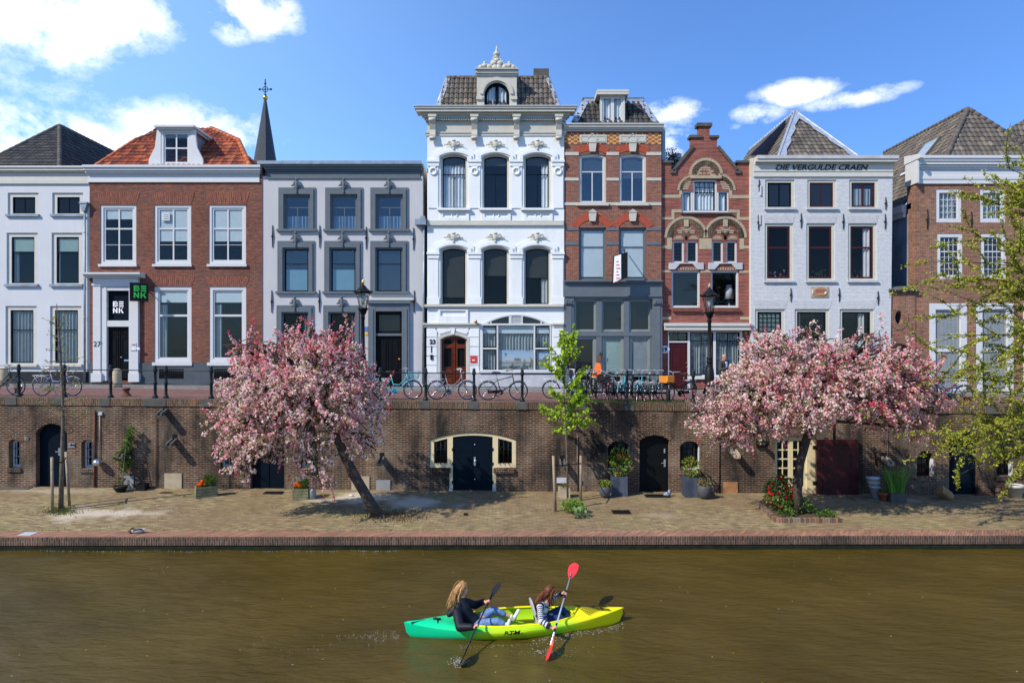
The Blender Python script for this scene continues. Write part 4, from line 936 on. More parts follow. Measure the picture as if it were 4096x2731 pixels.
# mansard
ye, yt = yf+.1, yf+1.0; q = lambda a, b, y: (ZC(a, b, y)[0], y, ZC(a, b, y)[1])
e0, e1, t0, t1 = q(195, 596, ye), q(1240, 596, ye), q(285, 335, yt), q(1140, 335, yt); t1 = (t1[0], yt, t0[2])
B.part(tiles([e0, e1, t1, t0], BROWNT, tw=.235, th=.33, amp=.06, seed=11), 'roof', 'tile')
B.part(tiles([(e0[0]-.1, ye+8, e0[2]), e0, t0, (t0[0], yt+7, t0[2])], BROWNT, seed=12), 'roof', 'tile'); B.part(tiles([e1, (e1[0]+.1, ye+8, e1[2]), (t1[0], yt+7, t1[2]), t1], BROWNT, seed=13), 'roof', 'tile')
m = MB()
for a, b in ((e0, t0), (e1, t1)):
    a, b = Vector(a), Vector(b); sg = 1 if a is None or a.x < b.x else -1
    for i in range(4):
        p0, p1 = a+(b-a)*i/4, a+(b-a)*(i+1)/4; m.quad(p0+Vector((0, -.03, .06)), p0+Vector((sg*.22, -.03, .08)), p1+Vector((sg*.2, -.03, .08)), p1+Vector((0, -.03, .06))); m.quad(p0+Vector((0, -.03, .06)), p0+Vector((-sg*.1, .5, 0)), p1+Vector((-sg*.1, .5, 0)), p1+Vector((0, -.03, .06)))
    m.tube([a, b], .06, 6)
B.part(m, 'roof_flashing', 'lead'); m = MB(); m.box(t0[0], yt, t0[2]-.1, t1[0], yt+7, t0[2]+.04); B.part(m, 'roof_top', 'zinc')
m = MB(); ridge(m, t0, t1, .09, .25, col=(.12, .1, .08)); B.part(m, 'ridge_tiles', 'tile')
m = MB(); c = ZC(1075, 335, yt+1.5); m.box(c[0]-.4, yt+1.2, c[1]-.2, c[0]+.4, yt+1.8, c[1]+.35); B.part(m, 'chimney', 'stone_dark')
# dormer house
yd = yf-.02; p = rect(ZC, 538, 320, 872, 598, yd); op = rect(ZC, 600, 375, 810, 598, yd); m = MB()
m.plate(arch(*p), [arch(*op, (op[2]-op[0])/2)], yd, yd+.3); m.box(p[0], yd+.31, p[1], p[0]+.15, yt+1.4, p[3]); m.box(p[2]-.15, yd+.31, p[1], p[2], yt+1.4, p[3]); m.box(p[0], yd+.32, p[3]-.02, p[2], yt+1.4, p[3]+.1)
m.plate(arch(op[0]-.2, zz(ZC, 515), op[2]+.2, op[3]+.22, (op[2]-op[0])/2+.2), [arch(op[0]-.04, zz(ZC, 514), op[2]+.04, op[3]+.04, (op[2]-op[0])/2+.03)], yd-.05, yd+.0) if False else None
voussoirs(m, op[0]-.04, op[2]+.04, zz(ZC, 480), (op[2]-op[0])/2+.04, .16, 22, yd-.06, yd-.001, gap=0)
for a, b in ((533, 585), (822, 875)): r_ = rect(ZC, a, 500, b, 522, yd); m.box(r_[0], yd-.08, r_[1], r_[2], yd-.001, r_[3])
for (a, b, ya, yb, pr) in ((533, 877, 305, 322, .06), (528, 882, 278, 305, .12), (524, 886, 268, 278, .2)): r_ = rect(ZC, a, ya, b, yb, yd); m.box(r_[0], yd-pr, r_[1]+.002, r_[2], yd+.8, r_[3])
dm = B.part(m, 'dormer', 'stone_cream')
m = MB(); prof = [(545, 265), (545, 240), (560, 232), (600, 215), (640, 225), (655, 195), (680, 165), (703, 158), (726, 165), (752, 195), (768, 222), (808, 212), (845, 228), (866, 240), (866, 265)]
m.prism([ZC(a, b, yd) for a, b in prof][::-1], yd+.0, yd+.3)
for a, b, r in ((570, 248, .09), (602, 235, .1), (640, 245, .1), (680, 215, .12), (705, 190, .12), (730, 215, .12), (770, 245, .1), (808, 235, .1), (842, 248, .09), (690, 248, .12), (720, 248, .12)): c = ZC(a, b, yd); m.ball((c[0], yd-.01, c[1]), r*1.2, .06, r)
for a in (602, 808): c = ZC(a, 213, yd); m.ball((c[0], yd+.15, c[1]+.06), .08)
c = ZC(703, 160, yd); m.lathe([(.2, 0), (.2, .04), (.09, .08), (.07, .1), (.15, .16), (.18, .22), (.14, .29), (.07, .33), (.09, .35), (.055, .38), (.07, .42), (.04, .5), (.012, .64)], (c[0], yd+.15, c[1]-.05), 12)
B.part(m, 'dormer_crest', 'stone_cream', parent=dm)
yfk = B.yf; B.yf = yd; rr, B.r = B.r, dm
B.win(*op, rise=(op[2]-op[0])/2-.001, fm='paint_navy', ft=.06, st=.07, vb=(.5,), bt=.16, rec=.12, hole=False, gl='glass_mid', curt=((0, 1, 'curtain_white', .14, 1),), name='dormer_window'); B.r = rr; B.yf = yfk
# ---- brick house over grey shopfront
B = Bd('grey_shopfront_house', 'narrow brick house with white bands above a grey painted shopfront, curtained attic dormer', xx(ZE, 135), xx(ZE, 1075), YF, -.25)
yf = B.yf; zt = zz(ZE, 360)
for r_ in (0, 1):
    for c, (a, b) in enumerate(((278, 540), (664, 928))):
        if r_ == 0: p = rect(ZE, a, 640, b, 1112)
        else: a0 = ZE(a, 1350); a1 = ZF((a-278)*.97+268 if c == 0 else 640, 400); b1 = ZF(520 if c == 0 else 892, 400); p = (xx(ZE, a), a1[1], xx(ZE, b), zz(ZE, 1352))
        m = MB(); voussoirs(m, p[0]-.05, p[2]+.05, p[3]-.02 if r_ == 0 else p[3]-.04, .16 if r_ == 0 else .42, .33, 26, yf-.02, yf+.03, col=None)
        plain('arch_orange', (.36, .06, .026), .8, var=.2, scale=9) if 'arch_orange' not in M else None
        ar = B.part(m, 'brick_arch', 'arch_orange'); cx = (p[0]+p[2])/2
        m = MB(); zk = p[3]+(.08 if r_ == 0 else .30); m.prism([(cx-.14, zk), (cx+.14, zk), (cx+.19, zk+.42), (cx-.19, zk+.42)], yf-.12, yf-.021); m.prism([(cx-.24, zk+.43), (cx+.24, zk+.43), (cx, zk+.60)], yf-.14, yf-.001); B.part(m, 'keystone', 'stone_cream', parent=ar)
        if r_ == 0:
            B.win(*p, rise=.10, fm='paint_offwhite', ft=.11, fb=.05, sm='paint_white', st=.05, vb=(.5,), vr=(0, .66), hb=(.67,), bt=.05, gl='glass_sky', blind=(.31, 'blind_grey') if c == 0 else (.47, 'blind_grey'), rec=.06)
            m = MB(); m.box(p[0]-.12, yf-.12, p[1]-.16, p[2]+.12, yf+.04, p[1]-.01); B.part(m, 'window_sill', 'paint_offwhite')
        else:
            B.win(*p, fm='paint_grey', ft=.07, fb=.05, sm='paint_grey', st=.06, hb=(.66,), bt=.05, gl='glass_mid', blind=(.96, 'blind_white'), rec=.08)
            m = MB(); q = arch(p[0], p[3], p[2], p[3]+.36, .355); m.prism(q, yf+.03, yf+.05); B.part(m, 'arch_infill', 'stone_sand', parent=ar); m = MB()
            for k in range(-5, 6):
                if k: m.prism([(cx+k*.035, p[3]+.01), (cx+k*.035+.05, p[3]+.01), (cx+k*.10+.07, p[3]+.36-abs(k)*.05), (cx+k*.10, p[3]+.36-abs(k)*.05)], yf+.02, yf+.0301)
            B.part(m, 'infill_bricks', 'brick_machine', parent=ar)
sf = rect(ZF, 220, 575, 950, 1500); B.holes.append(arch(*sf))
B.wall([(B.x0, -.7), (B.x1, -.7), (B.x1, zt), (B.x0, zt)], 'brick_machine')
m = MB()
for (Z, ya, yb) in ((ZE, 625, 656), (ZE, 872, 900), (ZE, 1110, 1138)):
    for a, b in ((135, 276), (544, 664), (930, 1073)): p = rect(Z, a, ya, b, yb); m.box(p[0], yf-.025, p[1], p[2], yf+.01, p[3])
B.part(m, 'stone_band', 'stone_cream'); m = MB()
for (ya, yb) in ((1352, 1380), (1490, 1520)):
    for a, b in ((135, 276), (544, 664), (930, 1073)): p = rect(ZE, a, ya, b, yb); m.box(p[0], yf-.025, p[1], p[2], yf+.01, p[3])
B.part(m, 'grey_band', 'paint_grey')
# checkered frieze
m = MB()
x0, z0, x1, z1 = rect(ZE, 137, 440, 1073, 548); n = 60; cw = (x1-x0)/n; ch = (z1-z0)/6
for i in range(n):
    for j in range(6):
        u = 137+(1073-137)*(i+.5)/n; inp = (283 < u < 548) or (668 < u < 930)
        if inp and 0 < j < 5: continue
        if inp and j in (0, 5) and i % 2: continue
        colr = (.52, .40, .16) if (i//2+j) % 2 else (.42, .085, .03)
        m.box(x0+i*cw+.005, yf-.015, z0+j*ch+.005, x0+(i+1)*cw-.003, yf+.01, z0+(j+1)*ch-.005, tuple(c*R.uniform(.8, 1.15) for c in colr))
B.part(m, 'checkered_frieze', 'tile')
for a, b, c in ((284, 547, 410), (668, 929, 795)):
    m = MB(); p = rect(ZE, a, 458, b, 535); m.box(p[0], yf-.04, p[1], p[2], yf+.01, p[3]); q = rect(ZE, a+14, 470, b-14, 524); m.plate(arch(*q), [arch(q[0]+.03, q[1]+.03, q[2]-.03, q[3]-.03)], yf-.055, yf-.041)
    c0 = ZE(c, 497); d = .28; m.plate([(c0[0]-d, c0[1]), (c0[0], c0[1]-d), (c0[0]+d, c0[1]), (c0[0], c0[1]+d)], [[(c0[0]-d+.05, c0[1]), (c0[0], c0[1]-d+.05), (c0[0]+d-.05, c0[1]), (c0[0], c0[1]+d-.05)]], yf-.06, yf-.041); B.part(m, 'frieze_panel', 'stone_cream')
B.cornice([(zz(ZE, 428), zz(ZE, 412), .12), (zz(ZE, 412)+.001, zz(ZE, 395), .25), (zz(ZE, 395)+.001, zz(ZE, 372), .36), (zz(ZE, 372)+.001, zz(ZE, 360), .44)], 'paint_offwhite', x1=B.x1+.05, over=.1)
B.shell(zt-.05, 9, 'brick_machine')
ye, yt = yf+.1, yf+1.1; q = lambda a, b, y: (ZE(a, b, y)[0], y, ZE(a, b, y)[1])
e0, e1, t0, t1 = q(215, 350, ye), q(1040, 350, ye), q(325, 140, yt), q(900, 140, yt); t1 = (t1[0], yt, t0[2])
B.part(tiles([e0, e1, t1, t0], BLACKT, tw=.26, th=.33, amp=.06, seed=21), 'roof', 'tile')
B.part(tiles([e1, (e1[0]+.1, ye+7, e1[2]), (t1[0], yt+6, t1[2]), t1], BLACKT, seed=22), 'roof', 'tile'); B.part(tiles([(e0[0]-.1, ye+7, e0[2]), e0, t0, (t0[0], yt+6, t0[2])], BLACKT, seed=23), 'roof', 'tile')
m = MB()
for a, b in ((e0, t0), (e1, t1)):
    a, b = Vector(a), Vector(b); sg = 1 if a.x < b.x else -1
    for i in range(5):
        p0, p1 = a+(b-a)*i/5, a+(b-a)*(i+1)/5; m.quad(p0+Vector((-sg*.08, -.03, .06)), p0+Vector((sg*.30, -.03, .09)), p1+Vector((sg*.26, -.03, .09)), p1+Vector((-sg*.05, -.03, .06))); m.quad(p0+Vector((-sg*.08, -.03, .06)), p0+Vector((-sg*.15, .5, 0)), p1+Vector((-sg*.15, .5, 0)), p1+Vector((-sg*.05, -.03, .06)))
m.box(t0[0]+.02, yt-.1, t0[2]-.12, t1[0], yt-.02, t0[2]+.12); B.part(m, 'roof_flashing', 'lead')
m = MB(); m.box(t0[0]-.05, yt, t0[2]-.05, t1[0]+.05, yt+6, t0[2]+.22); B.part(m, 'roof_top', 'stone_dark')
dd, p = dormer(B, ZE, (485, 72, 722, 350), yf+.12, yf+3, .08, wm='paint_offwhite', wk=dict(fm='paint_offwhite', ft=.1, st=.08, sm='paint_white', vb=(.5,), bt=.18, gl='glass_mid', curt=((0, .36, 'curtain_white'), (.68, 1, 'curtain_white'))))
m = MB(); q_ = rect(ZE, 450, 35, 757, 70, yf); m.box(q_[0], yf-.05, q_[1], q_[2], yf+3.1, q_[3]); B.part(m, 'dormer_fascia', 'paint_offwhite', parent=dd)
m = MB(); a = rect(ZE, 1078, 395, 1108, 705, yf+.5); m.box(a[0], yf+.4, a[1], a[2], yf+2.4, a[3]); B.part(m, 'side_cladding', 'zinc')
# shopfront
m = MB(); g = lambda *a: rect(ZF, *a)
p = g(130, 432, 1045, 545); m.box(p[0], yf-.10, p[1], p[2], yf+.0, p[3])
for q, (a, b, pr) in enumerate(((545, 556, .16), (556, 575, .10), (404, 418, .26), (418, 432, .18))): r_ = g(130, a, 1046, b); m.box(r_[0], yf-pr, r_[1]+.002, r_[2], yf+.0, r_[3])
for a, b in ((130, 218), (958, 1046)):
    p = g(a, 575, b, 1430); m.box(p[0], yf-.12, -.6, p[2], yf-.001, p[3]); m.box(p[0]+.1, yf-.15, -.3, p[2]-.1, yf-.12, p[3]-.35); r_ = g(a, 575, b, 630); m.box(r_[0], yf-.2, r_[1], r_[2], yf-.121, r_[3])
    for k in range(3): m.box(r_[0]+.07+k*.11, yf-.24, r_[1]+.06, r_[0]+.15+k*.11, yf-.2, r_[3]-.06)
fr = B.part(m, 'shopfront', 'paint_grey')
m = MB()
for a, b in ((432, 482), (690, 738)): p = g(a, 580, b, 1440); m.box(p[0], yf-.02, -.5, p[2], yf+.2, p[3])
p = g(218, 884, 958, 922); m.box(p[0], yf-.04, p[1], p[2], yf+.2, p[3]); p = g(218, 1255, 958, 1440)
for a, b in ((218, 225), (945, 958)): r_ = g(a, 575, b, 1440); m.box(r_[0]-.05, yf-.01, -.5, r_[2], yf+.2, r_[3])
B.part(m, 'mullions', 'paint_grey', parent=fr)
for i, (a, b) in enumerate(((225, 432), (482, 690), (738, 945))):
    B.win(*g(a, 577, b, 880), fm='paint_greygreen', ft=.08, st=.03, gl='glass_dark', rec=.06, hole=False)
    B.win(*g(a, 925, b, 1420), fm='paint_greygreen', ft=.13, fb=.42, st=.03, gl='glass_mid', rec=.06, hole=False, name='glazed_door', blind=[None, (.9, 'blind_teal'), (.9, 'curtain_grey')][i] )
m = MB()
for k in range(26):
    c = Vector((xx(ZF, 825)+R.gauss(0, .22), yf+.3, zz(ZF, 1170)+R.gauss(0, .10))); v = Vector((R.gauss(0, 1), R.gauss(0, .5), R.gauss(0, 1))).normalized(); w_ = v.orthogonal().normalized(); m.quad(c-v*.1, c+w_*.03, c+v*.1, c-w_*.03, col=(.05, .09, .04))
B.part(m, 'window_plant', 'leaf')
plain('brass', (.20, .10, .04), .5, .4); m = MB(); p = g(438, 1102, 476, 1158); m.box(p[0], yf-.05, p[1], p[2], yf-.021, p[3]); pl = B.part(m, 'number_plate', 'brass'); text('plate_number', '21', 'text_black', pl, p[0]+.09, yf-.055, p[1]+.3, .22)
# its projecting sign
p = g(560, 160, 638, 455); s = thing('banner_sign', 'tall white and black box sign on an iron arm above the grey shopfront', 'sign', (p[2], yf-.06, p[3]))
c = Vector(((p[0]+p[2])/2, yf-.75, (p[1]+p[3])/2)); wd = Vector((.42, -.42, 0)).normalized(); 
m = MB(); m.prism([(p[0], p[1]+.0), (p[0]+.72, p[1]+.35), (p[0]+.72, p[3]), (p[0]+.05, p[3]-.18)], yf-.95, yf-.75); s1 = m.build('sign_box', 'iron_black', s)
m = MB(); m.prism([(p[0]+.03, p[1]+.07), (p[0]+.40, p[1]+.25), (p[0]+.40, p[3]-.12), (p[0]+.08, p[3]-.22)], yf-.97, yf-.951); m.build('sign_face', 'text_white', s1)
m = MB()
for k in range(7): zc = p[3]-.5-k*.16; m.box(p[0]+.17, yf-.975, zc, p[0]+.17+.10+.05*(k % 3), yf-.971, zc+.05)
m.build('lettering', 'red_paint', s1)
m = MB(); m.tube([(p[0]+.6, yf-.8, p[3]), (p[0]+.72, yf, p[3]+.25)], .03, 6); m.build('bracket', 'iron_black', s)
glass('glass_room', .02, (.8, .8, .8))
# ---- small gabled red house
B = Bd('gabled_red_house', 'small red and yellow brick house with stepped gable, arched windows and maroon door numbered 19', xx(ZE, 1078), xx(ZE, 1925), YF+.15, -.3)
yf = B.yf; Q = lambda a, b: ZE(a, b, yf)
prof = [(1078, 1700), (1925, 1700), (1925, 728), (1812, 728), (1812, 800), (1800, 810), (1612, 585), (1612, 488), (1540, 488), (1540, 378), (1436, 378), (1436, 488), (1362, 488), (1362, 590), (1195, 800), (1170, 790), (1170, 730), (1078, 730)]
pf = [Q(a, b) for a, b in prof]; pf[0] = (pf[0][0], -.7); pf[1] = (pf[1][0], -.7)
# top triple window
op = [(1272, 1205), (1725, 1205), (1725, 1000), (1612, 1000), (1612, 892), (1378, 892), (1378, 1000), (1272, 1000)]; B.holes.append([Q(a, b) for a, b in op])
q = lambda *a: rect(ZE, *a, yf)
w0 = B.win(*q(1376, 888, 1614, 1205), fm='paint_white', ft=.1, sm='paint_dark', st=.03, hb=(.63,), bt=.04, thin=[('v', f, .64, 1) for f in (.25, .5, .75)]+[('h', .82, 0, 1)], gl='glass_mid', rec=.05, hole=False, curt=((0, 1, 'curtain_white'),))
B.win(*q(1272, 998, 1376, 1205), fm='paint_white', ft=.08, sm='paint_dark', st=.02, gl='glass_mid', rec=.05, hole=False, curt=((0, 1, 'curtain_white'),)); B.win(*q(1614, 998, 1727, 1205), fm='paint_white', ft=.08, sm='paint_dark', st=.02, gl='glass_mid', rec=.05, hole=False, curt=((0, 1, 'curtain_white'),))
m = MB(); r_ = q(1258, 1210, 1755, 1222); m.box(r_[0], yf-.12, r_[1], r_[2], yf-.001, r_[3]); B.part(m, 'window_sill', 'stone_dark')
for a, b, Zk in ((1183, 1295, 0), (1317, 1428, 0), (1563, 1672, 0), (1698, 1806, 0)):
    p0 = ZE(a, 1478, yf); p1 = ZF((b-1183)*.97+1150 if a < 1400 else 0, 238, yf); B.win(p0[0], zz(ZF, 238, yf), xx(ZE, b, yf), p0[1], fm='paint_white', ft=.09, sm='paint_dark', st=.03, thin=[('v', f, 0, 1) for f in (.25, .5, .75)]+[('h', f, 0, 1) for f in (.2, .4, .6, .8)], gl='glass_dark', rec=.08)
for i, (a, b) in enumerate(((1138, 1405), (1508, 1768))):
    B.win(*rect(ZF, a, 308, b, 655, yf), fm='paint_white', ft=.09, sm='paint_white', st=.01, gl='glass_dark' if not i else 'glass_room', rec=.08)
    m = MB(); r_ = rect(ZF, a+5, 665, b+5, 692, yf); n = 18
    for k in range(n): m.box(r_[0]+(r_[2]-r_[0])*k/n+.006, yf-.14, r_[1], r_[0]+(r_[2]-r_[0])*(k+1)/n-.006, yf+.05, r_[3])
    B.part(m, 'brick_sill', 'brick_red')
    m = MB(); r_ = rect(ZF, a-28, 238, b+30, 300, yf); m.plate([(r_[0], r_[1]), (r_[0]+.3, r_[1]), (r_[0]+.55, r_[1]+.28), (r_[2]-.55, r_[1]+.28), (r_[2]-.3, r_[1]), (r_[2], r_[1]), (r_[2], r_[3]), (r_[0], r_[3])], [], yf-.07, yf-.001); B.part(m, 'stone_lintel', 'stone_pale')
m = MB(); r_ = rect(ZF, 1690, 432, 1745, 565, yf); cxl = (r_[0]+r_[2])/2; m.lathe([(.24, 0), (.14, r_[3]-r_[1])], (cxl, yf+.7, r_[1]), 14); ls = B.part(m, 'floor_lamp_shade', 'curtain_white'); m = MB(); m.tube([(cxl, yf+.7, r_[1]), (cxl, yf+.7, r_[1]-1)], .015); B.part(m, 'floor_lamp_stand', 'chrome')
gf = rect(ZF, 1103, 875, 1797, 1305, yf); B.holes.append([(gf[0], -.5), (xx(ZF, 1290, yf), -.5), (xx(ZF, 1290, yf), gf[1]), (gf[2], gf[1]), (gf[2], gf[3]), (gf[0], gf[3])])
B.wall(pf, 'brick_crimson')
# copings
m = MB()
for a, b, c, d in ((1415, 345, 1562, 378), (1345, 462, 1464, 488), (1534, 466, 1630, 488), (1078, 710, 1190, 730), (1792, 708, 1925, 730)): r_ = q(a, b, c, d); m.box(r_[0], yf-.08, r_[1], r_[2], yf+.42, r_[3])
for (a, b), (c, d) in (((1390, 575), (1195, 812)), ((1608, 580), (1802, 812))):
    a_, b_ = Vector((*Q(a, b),)), Vector((*Q(c, d),)); dr_ = (b_-a_).normalized(); nn = Vector((dr_.y, -dr_.x)); nn = nn if nn.y > 0 else -nn
    m.prism([tuple(a_), tuple(b_), tuple(b_+nn*.14), tuple(a_+nn*.14)], yf-.08, yf+.42); s_ = 1 if c > a else -1; m.box(b_.x-.18 if s_ < 0 else b_.x-.1, yf-.08, b_.y-.1, b_.x+.1 if s_ < 0 else b_.x+.18, yf+.42, b_.y+.08)
B.part(m, 'gable_coping', 'stone_dark')
# arches: yellow outer ring, dark inner ring
def rings(cx, zs, r, side=None, yel=True):
    m = MB()
    voussoirs(m, cx-r, cx+r, zs, r, .13, int(r*26), yf-.03, yf+.02); o = B.part(m, 'brick_arch', 'stone_sand' if yel else 'brick_quay'); o_ = MB(); voussoirs(o_, cx-r+.26, cx+r-.26, zs, r-.26, .25, int(r*24), yf-.02, yf+.02); B.part(o_, 'inner_ring', 'brick_quay', parent=o)
ye_ = lambda a, b, yy: None
for (cx, zs, rr_) in ((1503, 845, 162), (1313, 995, 92), (1693, 995, 92)):
    c = Q(cx, zs); rm = rr_/2.4118/FPX*yf
    if cx == 1503: rings(c[0], c[1], rm*.86)
    else:
        m = MB(); aa = 1 if cx < 1503 else -1; r_ = (Q(1237, 0)[0]-Q(1378, 0)[0])*-1 if aa > 0 else (Q(1770, 0)[0]-Q(1614, 0)[0])
        cc = Q(1378, 995) if aa > 0 else Q(1625, 995)
        for k in range(18):
            for (r1, r2, mt) in ((.92, 1.06, 0),):
                b0, b1 = pi/2*k/18, pi/2*(k+.9)/18; m.prism([(cc[0]-aa*r_*w*cos(b), cc[1]+r_*w*sin(b)) for w, b in ((r1, b0), (r2, b0), (r2, b1), (r1, b1))], yf-.03, yf+.02)
        o = B.part(m, 'brick_arch', 'stone_sand'); m = MB()
        for k in range(12): b0, b1 = pi/2*k/12, pi/2*(k+.9)/12; m.prism([(cc[0]-aa*r_*w*cos(b), cc[1]+r_*w*sin(b)) for w, b in ((.72, b0), (.91, b0), (.91, b1), (.72, b1))], yf-.02, yf+.02)
        B.part(m, 'inner_ring', 'brick_quay', parent=o)
for cx in (1313, 1690):
    c = Q(cx, 1450); rings(c[0], c[1], 185/2.4118/FPX*yf)
    for s_ in (-1, 1): c2 = Q(cx+s_*72, 1470); m = MB(); voussoirs(m, c2[0]-.33, c2[0]+.33, c2[1], .33, .12, 14, yf-.012, yf+.02); B.part(m, 'brick_arch', 'brick_quay')
    m = MB(); c3 = Q(cx, 1310); m.box(c3[0]-.11, yf-.06, c3[1]-.18, c3[0]+.11, yf-.001, c3[1]+.18); B.part(m, 'keystone', 'stone_sand')
# yellow brick figures in the arches and bands
m = MB(); sy = lambda a, b, w: (lambda c: m.box(c[0]-w, yf-.014, c[1]-.03, c[0]+w, yf+.01, c[1]+.03))(Q(a, b))
for k, (b, w, gap) in enumerate(((758, .15, 0), (775, .3, .0), (793, .4, .1), (811, .55, .2), (829, .5, .12), (843, .6, .3))):
    if gap:
        for s_ in (-1, 1): c = Q(1490, b); m.box(c[0]+s_*gap, yf-.014, c[1]-.035, c[0]+s_*(gap+w*.45), yf+.01, c[1]+.035)
        if k % 2 == 0: sy(1490, b, .06)
    else: sy(1490, b, w)
for cx, s_ in ((1340, 1), (1660, -1)):
    for k in range(5): sy(cx-s_*k*14, 910+k*17, .1+.04*k)
for cx in (1313, 1690):
    for a, b, w in ((0, 1360, .07), (0, 1375, .22), (0, 1392, .07), (-60, 1382, .12), (60, 1382, .12), (-30, 1358, .1), (30, 1358, .1), (-72, 1440, .14), (72, 1440, .14), (-72, 1455, .22), (72, 1455, .22), (-60, 1400, .1), (60, 1400, .1)): sy(cx+a, b, w)
for a, b, c, d in ((1078, 1036, 1262, 1066), (1730, 1040, 1925, 1070), (1172, 1178, 1270, 1205), (1172, 1205, 1200, 1250), (1078, 1250, 1200, 1276), (1727, 1180, 1830, 1208), (1802, 1208, 1830, 1250), (1802, 1250, 1925, 1280), (1247, 975, 1272, 1036), (1727, 980, 1757, 1040), (1130, 1450, 1175, 1560), (1440, 1456, 1560, 1560), (1828, 1456, 1872, 1560), (1078, 1525, 1130, 1555), (1872, 1525, 1925, 1555)): r_ = q(a, b, c, d); m.box(r_[0], yf-.018, r_[1], r_[2], yf+.01, r_[3])
for a, b, c, d in ((1045, 305, 1135, 328), (1408, 305, 1505, 330), (1772, 308, 1872, 332), (1050, 742, 1135, 768), (1780, 742, 1865, 768)): r_ = rect(ZF, a, b, c, d, yf); m.box(r_[0], yf-.018, r_[1], r_[2], yf+.01, r_[3])
B.part(m, 'yellow_brickwork', 'stone_sand')
m = MB()
for i in (0, 1):
    r_ = rect(ZF, 1185+i*372, 282, 1370+i*372, 304, yf)
    for k in range(16):
        if k % 2: m.box(r_[0]+(r_[2]-r_[0])*k/16, yf-.01, r_[1], r_[0]+(r_[2]-r_[0])*(k+1)/16, yf+.01, r_[3])
r_ = q(1355, 855, 1650, 882); m.box(r_[0], yf-.1, r_[1], r_[2], yf-.001, r_[3]); B.part(m, 'stone_trim', 'stone_sand')
# shop window and door
m = MB()
r_ = rect(ZF, 1057, 802, 1865, 830, yf); m.box(r_[0], yf-.42, r_[1], r_[2], yf+.05, r_[3]); r_ = rect(ZF, 1060, 830, 1862, 868, yf); m.box(r_[0], yf-.36, r_[1], r_[2], yf+.05, r_[3]+.002); B.part(m, 'shop_cornice', 'paint_offwhite')
m = MB(); X = lambda a: xx(ZF, a, yf); Zz = lambda b: zz(ZF, b, yf)
for a, b in ((1103, 1113), (1288, 1310), (1528, 1552), (1775, 1797)): m.box(X(a), yf-.02, -.5, X(b), yf+.14, gf[3])
m.box(X(1113), yf-.018, Zz(885), X(1775), yf+.13, gf[3]); m.box(X(1310), yf-.018, gf[1], X(1775), yf+.13, Zz(1285)); m.box(X(1113), yf-.018, Zz(982), X(1288), yf+.13, Zz(970)); m.box(X(1305), yf-.12, gf[1]-.1, X(1800), yf-.021, gf[1]+.03)
sw = B.part(m, 'shop_window', 'paint_white'); m = MB()
for a, b in ((1310, 1528), (1552, 1775)):
    p = (X(a), Zz(1285), X(b), Zz(885)); m.plate(arch(*p), [arch(p[0]+.05, p[1]+.05, p[2]-.05, p[3]-.05)], yf+.02, yf+.1); m.box(p[0], yf+.03, Zz(970), p[2], yf+.09, Zz(963)); m.box((p[0]+p[2])/2-.012, yf+.03, p[1], (p[0]+p[2])/2+.012, yf+.09, p[3])
p = (X(1113), Zz(970), X(1288), Zz(885)); m.plate(arch(*p), [arch(p[0]+.05, p[1]+.05, p[2]-.05, p[3]-.05)], yf+.02, yf+.1); m.box((p[0]+p[2])/2-.012, yf+.03, p[1], (p[0]+p[2])/2+.012, yf+.09, p[3])
B.part(m, 'sash', 'paint_dark', parent=sw); m = MB(); m.box(X(1313), yf+.06, gf[1], X(1772), yf+.068, gf[3]-.05); m.box(X(1115), yf+.06, Zz(970), X(1286), yf+.068, gf[3]-.05); B.part(m, 'pane', 'glass_mid', parent=sw)
B.part(curtain(X(1315), gf[1], X(1770), gf[3]-.1, yf+.18, 130), 'curtain', 'curtain_grey', parent=sw)
m = MB(); m.box(X(1113), yf+.04, -.4, X(1288), yf+.1, Zz(982)); p = (X(1130), Zz(1250), X(1268), Zz(1000)); m.plate(arch(*p), [arch(p[0]+.08, p[1]+.08, p[2]-.08, p[3]-.08)], yf+.02, yf+.041); m.box(p[0]+.2, yf+.025, p[1]+.2, p[2]-.2, yf+.042, p[3]-.2); d = B.part(m, 'door', 'paint_maroon')
m = MB(); m.ball((X(1277), yf-.0, Zz(1172)), .04); m.ball((X(1277), yf-.0, Zz(1215)), .035); B.part(m, 'door_knob', 'brass', parent=d)
plain('enamel', (.7, .72, .78), .3); m = MB(); c = ZF(1073, 1047, yf); m.ball((c[0], yf-.01, c[1]), .26, .03, .19, 16, 6); pl = B.part(m, 'number_plate', 'enamel'); text('plate_number', '19', 'text_black', pl, c[0]-.16, yf-.045, c[1]-.1, .28, bold=.01)
m = MB()
r_ = rect(ZF, 1392, 1372, 1440, 1432, yf)
B.shell(zz(ZE, 812, yf), 9, 'brick_crimson')
